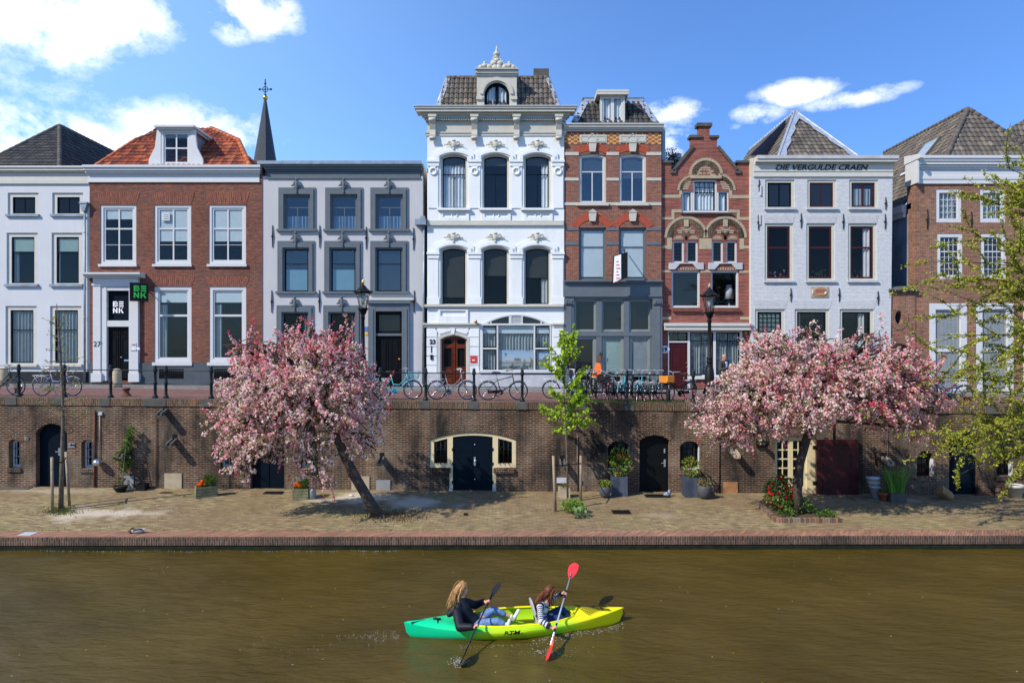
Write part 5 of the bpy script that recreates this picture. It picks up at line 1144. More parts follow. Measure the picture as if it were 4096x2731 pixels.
# roof behind the gable and the attic extension at its side
zr = Q(1490, 560)[1]; m = MB(); za = zz(ZE, 800, yf)
for sg, xe in ((-1, B.x0+.35), (1, B.x1-.35)):
    xc = (B.x0+B.x1)/2; B.part(tiles([(xe, yf+.3, za), (xe, yf+9, za), (xc, yf+9, zr), (xc, yf+.3, zr)], BLACKT, seed=31+sg), 'roof', 'tile')
s = thing('attic_extension', 'small white attic window box behind the gabled red house', 'attic', (xx(ZE, 1240, yf+2.6), yf+2.6, 9.5)); a = rect(ZE, 1195, 640, 1330, 810, yf+2.6); yy = yf+2.6
m = MB(); m.box(a[0], yy+.1, a[1]-.3, a[2], yy+2, a[3]-.2); m.build('wall', 'paint_white', s); m = MB(); m.box(a[0]-.1, yy-.1, a[3]-.35, a[2]+.1, yy+2.1, a[3]); m.build('roof', 'paint_white', s)
m = MB(); b = rect(ZE, 1203, 688, 1282, 800, yy); m.plate(arch(*b), [arch(b[0]+.07, b[1], b[2]-.07, b[3]-.07)], yy, yy+.09); wq = m.build('window', 'paint_white', s); m = MB(); m.box(b[0]+.06, yy+.05, b[1], b[2]-.06, yy+.06, b[3]-.06); plain('blue_pane', (.05, .10, .22), .2); m.build('pane', 'blue_pane', wq)
# ---- white painted brick house
B = Bd('white_brick_house', 'white painted brick house with DIE VERGULDE CRAEN lettered on its cream cornice', xx(ZG, 104), xx(ZG, 1262), YF-.12, -.35)
yf = B.yf
for i, (a, b) in enumerate(((228, 468), (574, 812), (918, 1155))):
    B.win(*rect(ZG, a, 655, b, 886, yf), fm='paint_cream', ft=.13, fb=.05, sm='paint_maroon' if i else 'paint_navy', st=.08, vb=(.5,), bt=.06, gl='glass_mid', rec=.05, sill='stone_pale', sillh=.1, curt=() if i < 2 else ((.0, .9, 'curtain_grey', 0, .8),))
for i, (a, b) in enumerate(((230, 463), (572, 806), (915, 1148))):
    z1 = zz(ZG, 1013, yf); z0 = zz(ZH, 250, yf); p = (xx(ZG, a, yf)-.04, z0, xx(ZG, b, yf)-.04, z1)
    B.win(*p, fm='paint_cream', ft=.13, fb=.1, sm='paint_maroon', st=.09, hb=(.60,), bt=.08, gl='glass_room', rec=.05, sill='stone_pale', sillh=.1, curt=() if i < 2 else ((.62, .95, 'curtain_white'),))
    m = MB(); jack(m, p[0], p[2], p[3], p[3]+.42, .12, 22, yf-.014, yf+.03); B.part(m, 'brick_arch', 'brick_white')
    m = MB()
    for k in range(14):
        c = Vector((R.uniform(p[0]+.3, p[2]-.3), yf+.36, p[1]+.2+R.uniform(.0, .35))); v = Vector((R.gauss(0, 1), 0, R.gauss(.6, 1))).normalized(); w_ = Vector((-v.z, 0, v.x)); m.quad(c-v*.09, c+w_*.04, c+v*.09, c-w_*.04, col=[(.05, .12, .03), (.06, .14, .04), (.35, .03, .04), (.6, .5, .5)][R.randrange(4) if i != 1 else R.randrange(2)])
    B.part(m, 'window_plant', 'leaf')
for i, (a, b) in enumerate(((145, 387), (470, 752), (840, 1117))):
    p = (xx(ZH, a, yf), -.0, xx(ZH, b, yf), zz(ZH, 485, yf))
    if i == 0: B.win(p[0], zz(ZH, 705, yf), p[2], p[3], fm='paint_cream', ft=.13, fb=.16, sm='paint_navy', st=.08, thin=[('v', f, 0, 1) for f in (.2, .4, .6, .8)]+[('h', f, 0, 1) for f in (.25, .5, .75)], gl='glass_dark', rec=.05, blind=(1, 'blind_teal')); B.holes.append(arch(p[0]+.13, -.36, p[2]-.13, zz(ZH, 730, yf)))
    else: B.win(p[0], .55, p[2], p[3], fm='paint_cream', ft=.13, fb=.1, sm='paint_dark', st=.08, hb=(.57,), bt=.06, gl='glass_dark', rec=.05, sill='stone_pale', curt=((0, .1, 'curtain_white'),) if i == 1 else ((.62, .85, 'curtain_white'),))
    m = MB(); jack(m, p[0]-.02, p[2]+.02, p[3], p[3]+.42, .12, 24, yf-.014, yf+.03); B.part(m, 'brick_arch', 'brick_white')
m = MB(); m.box(xx(ZH, 160, yf), yf+.1, -.36, xx(ZH, 372, yf), yf+.16, zz(ZH, 730, yf)); m.box(xx(ZH, 160, yf), yf+.08, .2, xx(ZH, 372, yf), yf+.101, .26); B.part(m, 'door', 'paint_dark')
zt = zz(ZG, 632, yf); B.wall([(B.x0, -.8), (B.x1-.12, -.8), (B.x1, zt), (B.x0, zt)], 'brick_white')
zc = zz(ZG, 468, yf)
B.cornice([(zz(ZG, 632, yf), zz(ZG, 618, yf), .10), (zz(ZG, 618, yf)+.001, zz(ZG, 590, yf), .07), (zz(ZG, 590, yf)+.001, zz(ZG, 583, yf), .11)], 'paint_offwhite', x0=xx(ZG, 130, yf), x1=B.x1+.0, name='architrave')
B.cornice([(zz(ZG, 583, yf)+.002, zz(ZG, 530, yf), .06)], 'paint_offwhite', x0=xx(ZG, 130, yf), name='frieze'); B.cornice([(zz(ZG, 530, yf)+.001, zz(ZG, 518, yf), .16), (zz(ZG, 518, yf)+.001, zz(ZG, 495, yf), .42)], 'paint_offwhite', x0=xx(ZG, 138, yf), x1=xx(ZG, 1290, yf)); B.cornice([(zz(ZG, 495, yf)+.001, zz(ZG, 468, yf), .5)], 'stone_pale', x0=xx(ZG, 146, yf), x1=xx(ZG, 1298, yf), name='gutter')
m = MB(); m.box(B.x0, yf+.0, zt, xx(ZG, 146, yf)+.05, yf+.9, zc-.05); B.part(m, 'cornice_return', 'paint_cream')
tx = text('lettering', 'DIE VERGULDE CRAEN', 'text_black', B.r, xx(ZG, 305, yf), yf-.065, zz(ZG, 577, yf), .37, shear=.28, bold=.003, sp=1.0)
bb = [v.co.x for v in tx.data.vertices]; want = xx(ZG, 1064, yf)-xx(ZG, 305, yf); mn = min(bb); f = want/(max(bb)-mn)
for v in tx.data.vertices: v.co.x = mn+(v.co.x-mn)*f
anchors(B, [(xx(ZG, a, yf), zz(ZG, b, yf), h) for a, b, h in ((176, 755, .6), (170, 1068, .75), (520, 1054, .75), (866, 1062, .75), (1210, 1062, .75), (1214, 900, .6))]+[(xx(ZH, a, yf), zz(ZH, b, yf), .68) for a, b in ((436, 425), (833, 425), (1151, 450))])
m = MB()
for a, b in ((186, 785), (180, 1022)): c = ZG(a, b, yf); m.box(c[0]-.04, yf-.06, c[1], c[0]+.04, yf-.001, c[1]+.5)
B.part(m, 'wall_bracket', 'stucco_white')
m = MB(); p = rect(ZH, 603, 302, 745, 387, yf); m.box(p[0], yf-.04, p[1], p[2], yf-.001, p[3]); g_ = B.part(m, 'gable_stone', 'stone_sand'); m = MB(); cx = (p[0]+p[2])/2
m.prism(arch(p[0]+.15, p[1]+.05, p[2]-.05, p[3]-.03, .15), yf-.055, yf-.041, (.35, .17, .10))
for k in range(3): m.ring((p[0]+.28+k*.16, yf-.06, p[3]-.2), .06, .012, n=12, col=(.25, .1, .07))
for k in range(4): m.ball((cx-.05+k*.09, yf-.06, p[1]+.10+.02*(k % 2)), .045, .03, .03, 8, 5, (.45, .28, .08))
m.ball((cx+.27, yf-.06, p[1]+.2), .06, .04, .05, 8, 5, (.75, .72, .66)); m.ball((p[0]+.07, yf-.05, p[1]+.24), .045, .03, .15, 8, 5, (.5, .48, .44)); B.part(m, 'gable_stone_relief', 'tile', parent=g_)
B.shell(zt, 10, 'brick_white', x1=B.x1-.1)
ye = yf+.3; A = ZG(470, 107, 37.)
hip_roof(B, xx(ZG, 330, ye), xx(ZG, 1015, ye), zc-.08, ye, (A[0], 37., A[1]), 7, BROWNT, hipmat='lead', seed=41)
m = MB(); m.box(B.x0, ye, zc-.2, B.x1, yf+10, zc-.1); B.part(m, 'roof_gutter', 'zinc')
m = MB(); a = ZG(55, 492, 38); m.prism([(a[0], a[1]), (a[0]+1.9, a[1]), (a[0]+1.9, a[1]+1.9)], 37, 37.2) ; plain('solar_black', (.012, .015, .03), .25); B.part(m, 'solar_panel', 'solar_black')
# ---- right brick house with deep roof
B = Bd('brown_brick_house', 'broad brown brick house with small-paned white windows and deep tiled roof', 19.9, 28.5, YF, -.4)
yf = B.yf
for i, (a, b) in enumerate(((1630, 1838), (1990, 2198), (2350, 2558))):
    B.win(*rect(ZG, a, 733, b, 1005), fm='paint_white', ft=.17, sm='paint_white', st=.03, thin=[('v', f, 0, 1) for f in (.25, .5, .75)]+[('h', f, 0, 1) for f in (.25, .5, .75)], gl='glass_mid', rec=.02, curt=((0, 1, 'curtain_grey'),))
    z1, z0 = zz(ZG, 1097), zz(ZH, 238)
    B.win(xx(ZG, a+8), z0, xx(ZG, b+8), z1, fm='paint_white', ft=.17, sm='paint_white', st=.03, hb=(.63,), bt=.06, thin=[('v', f, 0, 1) for f in (.25, .5, .75)]+[('h', f, 0, 1) for f in (.16, .32, .48, .81)], gl='glass_dark', rec=.02)
for i, (a, b) in enumerate(((1575, 1882), (1960, 2265), (2345, 2650))):
    B.win(*rect(ZH, a, 438, b, 1165), fm='paint_white', ft=.30, fb=.12, sm='paint_white', st=.04, hb=(.49,), bt=.14, gl='glass_room', rec=-.01)
    m = MB(); p = rect(ZH, a, 438, b, 1165)
    for k in range(17):
        x = p[0]+.36+(p[2]-p[0]-.72)*(k+.5)/17; m.box(x-.04, yf+.09, p[1]+.2, x+.04, yf+.095, p[3]-.35)
    B.part(m, 'vertical_blind', 'blind_white')
zt = zz(ZG, 690); B.wall([(B.x0, -.9), (B.x1, -.9), (B.x1, zt), (B.x0, zt)], 'brick_orange')
B.cornice([(zz(ZG, 690), zz(ZG, 655), .12), (zz(ZG, 655)+.001, zz(ZG, 630), .16), (zz(ZG, 630)+.001, zz(ZG, 575), .10), (zz(ZG, 575)+.001, zz(ZG, 560), .2), (zz(ZG, 560)+.001, zz(ZG, 540), .3), (zz(ZG, 540)+.001, zz(ZG, 515), .42), (zz(ZG, 515)+.001, zz(ZG, 495), .5), (zz(ZG, 495)+.001, zz(ZG, 470), .58)], 'paint_white', x0=B.x0+.02)
m = MB(); m.box(B.x0-.06, yf-.3, zt, B.x0+.019, yf+.75, zz(ZG, 500)); m.plate([(yf-.58, zz(ZG, 500)), (yf+.8, zz(ZG, 500)), (yf+.8, zz(ZG, 520)+.55), (yf-.58, zz(ZG, 468))], [], B.x0-.09, B.x0+.018, axis='x'); B.part(m, 'cornice_return', 'paint_white')
anchors(B, [(xx(ZG, 1556), zz(ZG, 1065), 1.), (xx(ZG, 1917), zz(ZG, 1065), .9)])
zc = zz(ZG, 470); ye = yf+.2; A = ZG(1890, 75, 36.); B.shell(9.0, 12, 'blue_wall', x0=B.x0+.0)
m = MB(); m.box(B.x0-.001+.0, yf+.0, -.9, B.x0+.05, yf+.55, zt) if False else None
m = MB(); m.box(B.x0, yf+.343, 8.5, B.x0+1.9, yf+.7, zc-.3); m.box(B.x0-.006, yf+.341, -.9, B.x0-.001, yf+.6, zz(ZG, 880)); B.part(m, 'brick_return', 'brick_orange')
# roof: hip at the front, ridge running back, long left slope
xa, xb = xx(ZG, 1700, ye), xx(ZG, 2560, ye); A = Vector((A[0], 36., A[1])); Bk = A+Vector((0, 8, 0)); el_, er_ = 19.75, 8.96
B.part(tiles([(xa, ye, zc-.1), (xb, ye, zc-.1), A], BROWNT, tw=.27, th=.34, amp=.045, seed=51), 'roof', 'tile')
B.part(tiles([(el_, A.y+8, er_), (el_, ye+.55, er_), (xa-.05, ye+.1, er_+(xa-.05-el_)*(A.z-er_)/(A.x-el_)), A, Bk], BROWNT, tw=.27, th=.34, amp=.045, seed=52), 'roof', 'tile')
B.part(tiles([(xb, ye, zc-.1), (xb, ye+9, zc-.1), Bk, A], BROWNT, seed=53), 'roof', 'tile')
m = MB(); ridge(m, (xa, ye, zc-.1), A, .13, col=(.10, .085, .075)); ridge(m, (xb, ye, zc-.1), A, .13, col=(.10, .085, .075)); ridge(m, Bk, A, .13, col=(.10, .085, .075)); B.part(m, 'ridge_tiles', 'tile')
m = MB(); m.box(el_-.1, ye+.5, er_-.35, el_+.12, ye+9, er_+.02); m.box(el_-.02, ye+.52, er_-.6, el_+.1, ye+9, er_-.34); B.part(m, 'eaves_board', 'paint_white')
sl = (A.z-er_)/(A.x-el_)
for (y_, h0, h1, w_) in ((36.3, .42, .72, 1.3), (39.5, .3, .5, 1.)):
    x0_, x1_ = el_+(A.x-el_)*h0, el_+(A.x-el_)*h1; zf = lambda x: er_+(x-el_)*sl+.16; nrm = Vector((-sl, 0, 1)).normalized(); c = Vector(((x0_+x1_)/2, y_+w_/2, zf((x0_+x1_)/2))); u = Vector((1, 0, sl)).normalized()
    L_ = (x1_-x0_)*math.sqrt(1+sl*sl)/2; m = MB(); m.obox(c, u*L_, (0, w_/2, 0), nrm*.06); sk = B.part(m, 'skylight', 'stone_dark'); m = MB(); m.obox(c+nrm*.05, u*(L_-.1), (0, w_/2-.1, 0), nrm*.02); plain('skylight_glass', (.30, .36, .40), .1) if 'skylight_glass' not in M else None; B.part(m, 'pane', 'skylight_glass', parent=sk); m = MB(); m.obox(c-u*(L_+.12)+nrm*.0, u*.1, (0, w_/2+.1, 0), nrm*.05); B.part(m, 'flashing', 'paint_white', parent=sk)
# roof beyond at the right edge
s = thing('neighbouring_tiled_house', 'brown tiled roof of a further house peeking in at the right edge', 'house', (31, 38, 0))
a = ZG(2150, 255, 38); b = ZG(2352, 165, 38); dx = (b[1]-a[1])/(b[0]-a[0])
m = MB(); m.box(a[0]+.6, 37, -.9, a[0]+9, 44, a[1]-1.5); m.build('wall', 'brick_orange', s)
m = tiles([(a[0]+.3, 37, a[1]-2.6), (a[0]+9, 37, a[1]-2.6), (a[0]+9, 39.5, a[1]+4.3), (a[0]+.3+4.2, 39.5, a[1]+3.2)][:2]+[(a[0]+9, 39., a[1]+3.4), (a[0]+6.5, 39., a[1]+3.4), (a[0]+.3, 38., a[1]+.0)], BROWNT, seed=61); m.build('roof', 'tile', s)
# ---- brick gate wall closing the alley
B = Bd('alley_gate_wall', 'brick alley wall with small oval opening above a round-arched passage', xx(ZH, 1240, YF-.02), 19.88, YF-.05, -.4, 'gate wall')
yf = B.yf; q = lambda *a: rect(ZH, *a, yf)
c = ZH(1325, 555, yf); rx, rz = 30/2.0524/FPX*yf, 54/2.0524/FPX*yf; B.holes.append([(c[0]+rx*cos(2*pi*k/20), c[1]+rz*sin(2*pi*k/20)) for k in range(20)])
m = MB()
for k in range(22):
    a0, a1 = 2*pi*k/22, 2*pi*(k+.85)/22; m.prism([(c[0]+(rx+r_)*cos(a), c[1]+(rz+r_)*sin(a)) for r_, a in ((.03, a0), (.28, a0), (.28, a1), (.03, a1))], yf-.03, yf+.03)
B.part(m, 'oval_surround', 'brick_orange')
p = q(1250, 765, 1408, 1200); p = (p[0], -.5, p[2], p[3]); B.holes.append(arch(*p, (p[2]-p[0])/2)); m = MB(); voussoirs(m, p[0], p[2], p[3]-(p[2]-p[0])/2, (p[2]-p[0])/2, .2, 26, yf-.03, yf+.03); B.part(m, 'brick_arch', 'brick_orange')
zt = zz(ZH, 335, yf); B.wall([(B.x0-.25, -.9), (B.x1, -.9), (B.x1, zt), (B.x0-.05, zt)], 'brick_orange', .3)
m = MB()
for a, b, pr in ((352, 338, .08), (338, 330, .14)): r_ = q(1235, b, 1470, a); m.box(r_[0], yf-pr, r_[1]+.002, r_[2]-.001, yf+.3, r_[3])
r_ = q(1235, 300, 1470, 330); m.plate([(yf-.18, r_[1]), (yf+.3, r_[1]), (yf+.3, r_[3]+.05), (yf+.1, r_[3])], [], r_[0], r_[2]-.001, axis='x'); B.part(m, 'coping', 'stone_dark')
plain('passage_blue', (.12, .17, .28), .7); m = MB(); m.box(p[0]-.2, yf+2.2, -.9, p[2]+.3, yf+2.3, zt-.6); B.part(m, 'passage_door', 'passage_blue')
# ================================================================ quay wall with cellar doors
QS = 2.0911
Q1, Q2, Q3, Q4, Q5 = (ZM(ox, 1450, QS, YW) for ox in (0, 800, 1600, 2300, 3000))
W = Bd('quay_wall', 'long dark brick quay retaining wall with cellar doors and arched cellar windows', -24, 24, YW, -3.3, 'wall')
W.r.location = (0, YW, -3.24); ORG[W.r.name] = Vector((0, YW, -3.24)); yf = YW
def wf(x): return wallfoot_z(x)
def cellar_window(Z, a, t, b, bt, bars=3, rise=.12, white=False, ring=True, sq=False, fm='paint_white', hb=(.33, .66)):
    p = rect(Z, a, t, b, bt, YW); rise = (p[2]-p[0])/2*.99 if sq else rise
    if white:
        m = MB(); m.box(p[2]-.005, yf+.002, p[1], p[2]+.003, yf+.3, p[3]-rise); W.part(m, 'white_reveal', 'stucco_white')
    if fm: w = W.win(p[0], p[1], p[2], p[3], rise=rise, fm=fm, ft=.07, sm=fm, st=.03, vb=(.5,) if not sq else (), hb=hb, bt=.04, gl='glass_dark', rec=.22, bars=bars, name='cellar_window')
    if ring:
        m = MB(); voussoirs(m, p[0], p[2], p[3]-rise, rise, .17, max(8, int((p[2]-p[0]+rise)*11)), yf-.012, yf+.05); W.part(m, 'brick_arch', 'brick_quay')
    m = MB(); n = 8
    for k in range(n): m.box(p[0]-.05+(p[2]-p[0]+.1)*k/n+.006, yf-.05, p[1]-.14, p[0]-.05+(p[2]-p[0]+.1)*(k+1)/n-.006, yf+.1, p[1]-.002)
    W.part(m, 'brick_sill', 'brick_quay'); return p
def cellar_door(Z, a, t, b, bt, mat, rise=.22, double=False, handle='chrome', ring=.22, hx=None, hy=.5):
    p = rect(Z, a, t, b, bt, YW); p = (p[0], wf(p[0])-.02, p[2], p[3]); W.holes.append(arch(*p, rise)); m = MB()
    m.plate(arch(p[0]-.004, p[1], p[2]+.004, p[3]+.004, rise), [], yf+.2, yf+.26)
    if double: m.box((p[0]+p[2])/2-.03, yf+.18, p[1], (p[0]+p[2])/2+.0, yf+.2, p[3]-.05)
    d = W.part(m, 'cellar_door', mat)
    if ring: m = MB(); voussoirs(m, p[0]-.02, p[2]+.02, p[3]-rise, rise, ring, max(12, int((p[2]-p[0]+rise)*14)), yf-.014, yf+.05); W.part(m, 'brick_arch', 'brick_quay')
    if handle:
        m = MB(); x = p[0]+(p[2]-p[0])*(hx if hx is not None else .62); z = p[1]+(p[3]-p[1])*hy; m.box(x-.035, yf+.175, z-.13, x+.035, yf+.2, z+.13); m.box(x-.12, yf+.14, z-.01, x+.0, yf+.17, z+.02); W.part(m, 'door_handle', handle, parent=d)
    return p, d
cellar_window(Q1, 72, 640, 170, 880); cellar_window(Q1, 640+40, 645, 785, 885); 
cellar_window(Q1, -160, 640, -90, 880)
p, d = cellar_door(Q1, 300, 510, 562, 1005, 'paint_navy', rise=.35, hx=.64, hy=.55)
cellar_window(Q2, 170, 660, 268, 882); cellar_window(Q2, 842, 660, 962, 885)
p, d = cellar_door(Q2, 420, 520, 705, 1060, 'paint_navy', rise=.35, double=True, handle=None)
# cream framed double door with side lights
p = rect(Q3, 250, 585, 970, 1090, YW); pz = wf(0); x0, x1 = p[0], p[2]; xd0, xd1 = xx(Q3, 412, YW), xx(Q3, 803, YW); zl = zz(Q3, 878, YW); rise = .26
oo = arch(x0, zl, x1, p[3], rise, 18); W.holes.append([(x0, zl), (xd0, zl), (xd0, pz-.05), (xd1, pz-.05), (xd1, zl)]+oo[1:])
plain('cream_paint', (.62, .50, .28), .5, var=.06, dirt=((.45, .36, .2), .4))
m = MB(); fo = [(x0-.004, zl), (xd0, zl), (xd0, pz+.14), (xd0+.12, pz+.14), (xd0+.12, zl+.2)]
w1 = (x0+.14, zl+.14, xd0-.02); w2 = (xd1+.02, zl+.14, x1-.14); dc0, dc1 = xd0+.12, xd1-.12
def cz(x, off=0): c = (x1-x0)/2; r = (c*c+rise*rise)/(2*rise); d_ = x-(x0+x1)/2; return p[3]-r+math.sqrt(r*r-d_*d_)-off
def shape(a, b, z0, off): return [(a, z0), (b, z0)]+[(b+(a-b)*k/8, cz(b+(a-b)*k/8, off)) for k in range(9)]
outer = [(x0-.003, zl), (xd0, zl), (xd0, pz+.13), (dc0, pz+.13)]+[(dc0+(dc1-dc0)*k/8, cz(dc0+(dc1-dc0)*k/8, .10)) for k in range(9)]+[(dc1, pz+.13), (xd1, pz+.13), (xd1, zl)]+[(x1+.003, zl)]+arch(x0-.003, zl, x1+.003, p[3]+.003, rise, 18)[2:]
m.plate(outer, [shape(w1[0], w1[2]-.05, w1[1], .12), shape(w2[0]+.05, w2[2], w2[1], .12)], yf+.03, yf+.14); fr = W.part(m, 'cream_frame', 'cream_paint')
m = MB(); m.plate(shape(dc0-.01, dc1+.01, pz-.02, .09), [], yf+.06, yf+.12); m.box((dc0+dc1)/2-.035, yf+.045, pz, (dc0+dc1)/2, yf+.061, cz(0, .12)); d = W.part(m, 'cellar_door', 'paint_navy', 'dark blue double door')
m = MB(); x = xx(Q3, 625, YW); z = zz(Q3, 825, YW); m.box(x-.035, yf+.02, z-.15, x+.035, yf+.05, z+.15); m.ball((x+.02, yf+.0, z+.02), .045)
for b in (687, 977): m.ball((x, yf+.05, zz(Q3, b, YW)), .03)
W.part(m, 'door_handle', 'chrome', parent=d)
for a, b in ((dc0-.03, 0), (dc1-.02, 0)):
    m = MB()
    for zf in (.9, .25, 1.4): m.box(a, yf+.015, pz+zf, a+.05, yf+.029, pz+zf+.1)
    W.part(m, 'hinge', 'iron_black', parent=d)
m = MB(); m.box(xd0-.002, yf-.01, pz-.02, dc0+.002, yf+.14, pz+.128); m.box(dc1-.002, yf-.01, pz-.02, xd1+.002, yf+.14, pz+.128); W.part(m, 'stone_block', 'stone_pale', parent=fr)
for a, b in (w1[0:3:2], w2[0:3:2]):
    m = MB(); m.box(a, yf+.09, zl+.1, b, yf+.1, cz((a+b)/2, .1)); W.part(m, 'pane', 'glass_dark', parent=fr); m = MB()
    for k in range(3): x = a+(b-a)*(k+.6)/3.4; m.tube([(x, yf+.0, zl+.12), (x, yf+.0, cz(x, .15))], .014, 5)
    m.box(a, yf+.07, zl+.62, b, yf+.09, zl+.65); W.part(m, 'window_bars', 'iron_black', parent=fr); m = MB()
    for k in range(9): m.box(a-.12+(b-a+.2)*k/9+.006, yf-.10, zl-.17, a-.12+(b-a+.2)*(k+1)/9-.006, yf+.05, zl-.01)
    W.part(m, 'brick_sill', 'brick_quay')
m = MB(); voussoirs(m, x0-.05, x1+.05, p[3]-rise, rise+.02, .24, 46, yf-.014, yf+.02); W.part(m, 'brick_arch', 'brick_quay')
cellar_window(Q4, 275, 655, 448, 900, rise=.18, white=False, fm=None); cellar_window(Q4, 878, 655, 1040, 900, rise=.18, fm=None)
for a, b in ((275, 448), (878, 1040)):
    p = rect(Q4, a, 655, b, 900, YW); W.win(*p, rise=.18, fm='paint_dark', ft=.04, st=.03, gl='glass_dark', rec=.2, name='cellar_window', bars=3); m = MB(); m.box(p[2]-.004, yf+.003, p[1], p[2]+.003, yf+.2, p[3]-.2); m.box(p[0], yf+.1, p[1], p[2], yf+.19, p[1]+.06); W.part(m, 'white_reveal', 'stucco_white')
p, d = cellar_door(Q4, 540, 605, 790, 1092, 'paint_dark', rise=.2, hx=.88, hy=.5)
m = MB(); m.box(xx(Q4, 752, YW), yf+.17, zz(Q4, 762, YW), xx(Q4, 764, YW), yf+.2, zz(Q4, 725, YW)); W.part(m, 'door_handle', 'chrome', parent=d)
# french doors and open shutter
p = rect(Q5, 208, 620, 555, 1075, YW); p = (p[0], wf(p[0])-.02, p[2], p[3]); W.holes.append(arch(*p)); m = MB(); m.plate(arch(p[0]-.003, p[1], p[2]+.003, p[3]+.003), [arch(p[0]+.06, p[1]+.01, p[2]-.3, p[3]-.09)], yf+.08, yf+.2); fr = W.part(m, 'french_door_frame', 'cream_paint')
xm = (p[0]+p[2]-.24)/2
for a, b in ((p[0]+.055, xm), (xm+.005, p[2]-.295)):
    z0, z1 = p[1]+.02, p[3]-.085; m = MB(); m.plate(arch(a, z0, b, z1), [arch(a+.07, z0+.22, b-.09, z1-.07)], yf+.12, yf+.17); zi0, zi1 = z0+.22, z1-.07
    for k in range(1, 5): z = zi0+(zi1-zi0)*k/5; m.box(a+.06, yf+.125, z-.02, b-.08, yf+.165, z+.02)
    m.box((a+b)/2-.03, yf+.13, zi0, (a+b)/2+.005, yf+.16, zi1); d = W.part(m, 'french_door', 'cream_paint', parent=fr); m = MB(); m.box(a+.06, yf+.145, z0+.2, b-.08, yf+.15, z1-.05); W.part(m, 'pane', 'glass_dark', parent=fr)
m = MB(); sx0, sx1 = xx(Q5, 570, YW-.25), xx(Q5, 918, YW-.25); sz0, sz1 = wf(9)+.0, zz(Q5, 645, YW-.2)
m.box(sx0, YW-.16, sz0, sx1, YW-.10, sz1)
for za, zb_ in ((.08, .40), (.46, .90)):
    h = sz1-sz0; m.plate(arch(sx0+.2, sz0+h*za, sx1-.2, sz0+h*zb_), [arch(sx0+.26, sz0+h*za+.06, sx1-.26, sz0+h*zb_-.06)], YW-.175, YW-.1601)
W.part(m, 'open_shutter', 'paint_maroon', 'dark maroon door leaf folded open flat against the wall')
m = MB(); m.box(sx0-.1, YW-.14, sz1-.35, sx0+.02, YW-.05, sz1-.22); m.box(sx0-.1, YW-.14, sz0+.3, sx0+.02, YW-.05, sz0+.43); W.part(m, 'hinge', 'iron_black')
m = MB(); m.tube([(xx(Q5, 697, YW), YW-.03, sz1), (xx(Q5, 697, YW), YW-.03, sz1+.72)], .03, 6); m.tube([(xx(Q5, 1035, YW), YW-.03, zz(Q5, 700, YW)), (xx(Q5, 1052, YW), YW-.04, zz(Q5, 860, YW))], .025, 6); m.tube([(xx(Q5, 138, YW), YW-.03, zz(Q5, 560, YW)), (xx(Q5, 138, YW), YW-.04, zz(Q5, 670, YW))], .03, 6); W.part(m, 'wall_anchor', 'iron_black')
cellar_window(Q5, 1395, 738, 1535, 955, sq=True, bars=2, fm='paint_dark', white=True, hb=(.4, .7))
p, d = cellar_door(Q5, 1665, 575, 1918, 1110, 'paint_navy', rise=.25, handle=None)
cellar_window(Q5, 2062, 760, 2200, 950, rise=.05, bars=3, fm='paint_dark', white=True)
# the wall itself, in a few runs so its foot and top follow the slope
top = lambda x: street_z(x, YW)-.01
cap = .24
W.wall([(-24, wf(-24)-.3), (24, wf(24)-.3), (24, top(24)-cap), (-24, top(-24)-cap)], 'brick_quay', th=.36)
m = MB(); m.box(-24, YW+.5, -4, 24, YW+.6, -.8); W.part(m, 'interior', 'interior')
m = MB()
posts = [75, 258, 443, 621, 664, 845, 1025, 1180, 1340, 1520, 1703, 1896, 2089, 2325, 2508, 2773, 2890, 3170, 3360, 3555, 3745, 3938, 4130]
px = [(q-CX)/FPX*YR for q in posts]; stone = [(x-.19, x+.19) for x in px]
xs = sorted([-24, 24]+[v for s_ in stone for v in s_])
def capseg(m, a, b, pr): m.faces([(x, y, z) for x in (a, b) for y, z in ((YW-pr, top(x)-cap), (YW-pr, top(x)+.012), (YW+.46, top(x)+.012), (YW+.46, top(x)-cap))], [(0, 4, 5, 1), (1, 5, 6, 2), (2, 6, 7, 3), (3, 7, 4, 0), (0, 1, 2, 3), (4, 7, 6, 5)])
edges = [(-24, stone[0][0])]+[(stone[i][1], stone[i+1][0]) for i in range(len(stone)-1)]+[(stone[-1][1], 24)]
for a, b in edges:
    n = max(1, int((b-a)/1.))
    if b-a > .02:
        for k in range(n): capseg(m, a+(b-a)*k/n, a+(b-a)*(k+1)/n, .03)
W.part(m, 'brick_capping', 'soldier_quay')
for a, b in stone: m = MB(); capseg(m, a+.002, b-.002, .045); W.part(m, 'capping_stone', 'stone_dark')
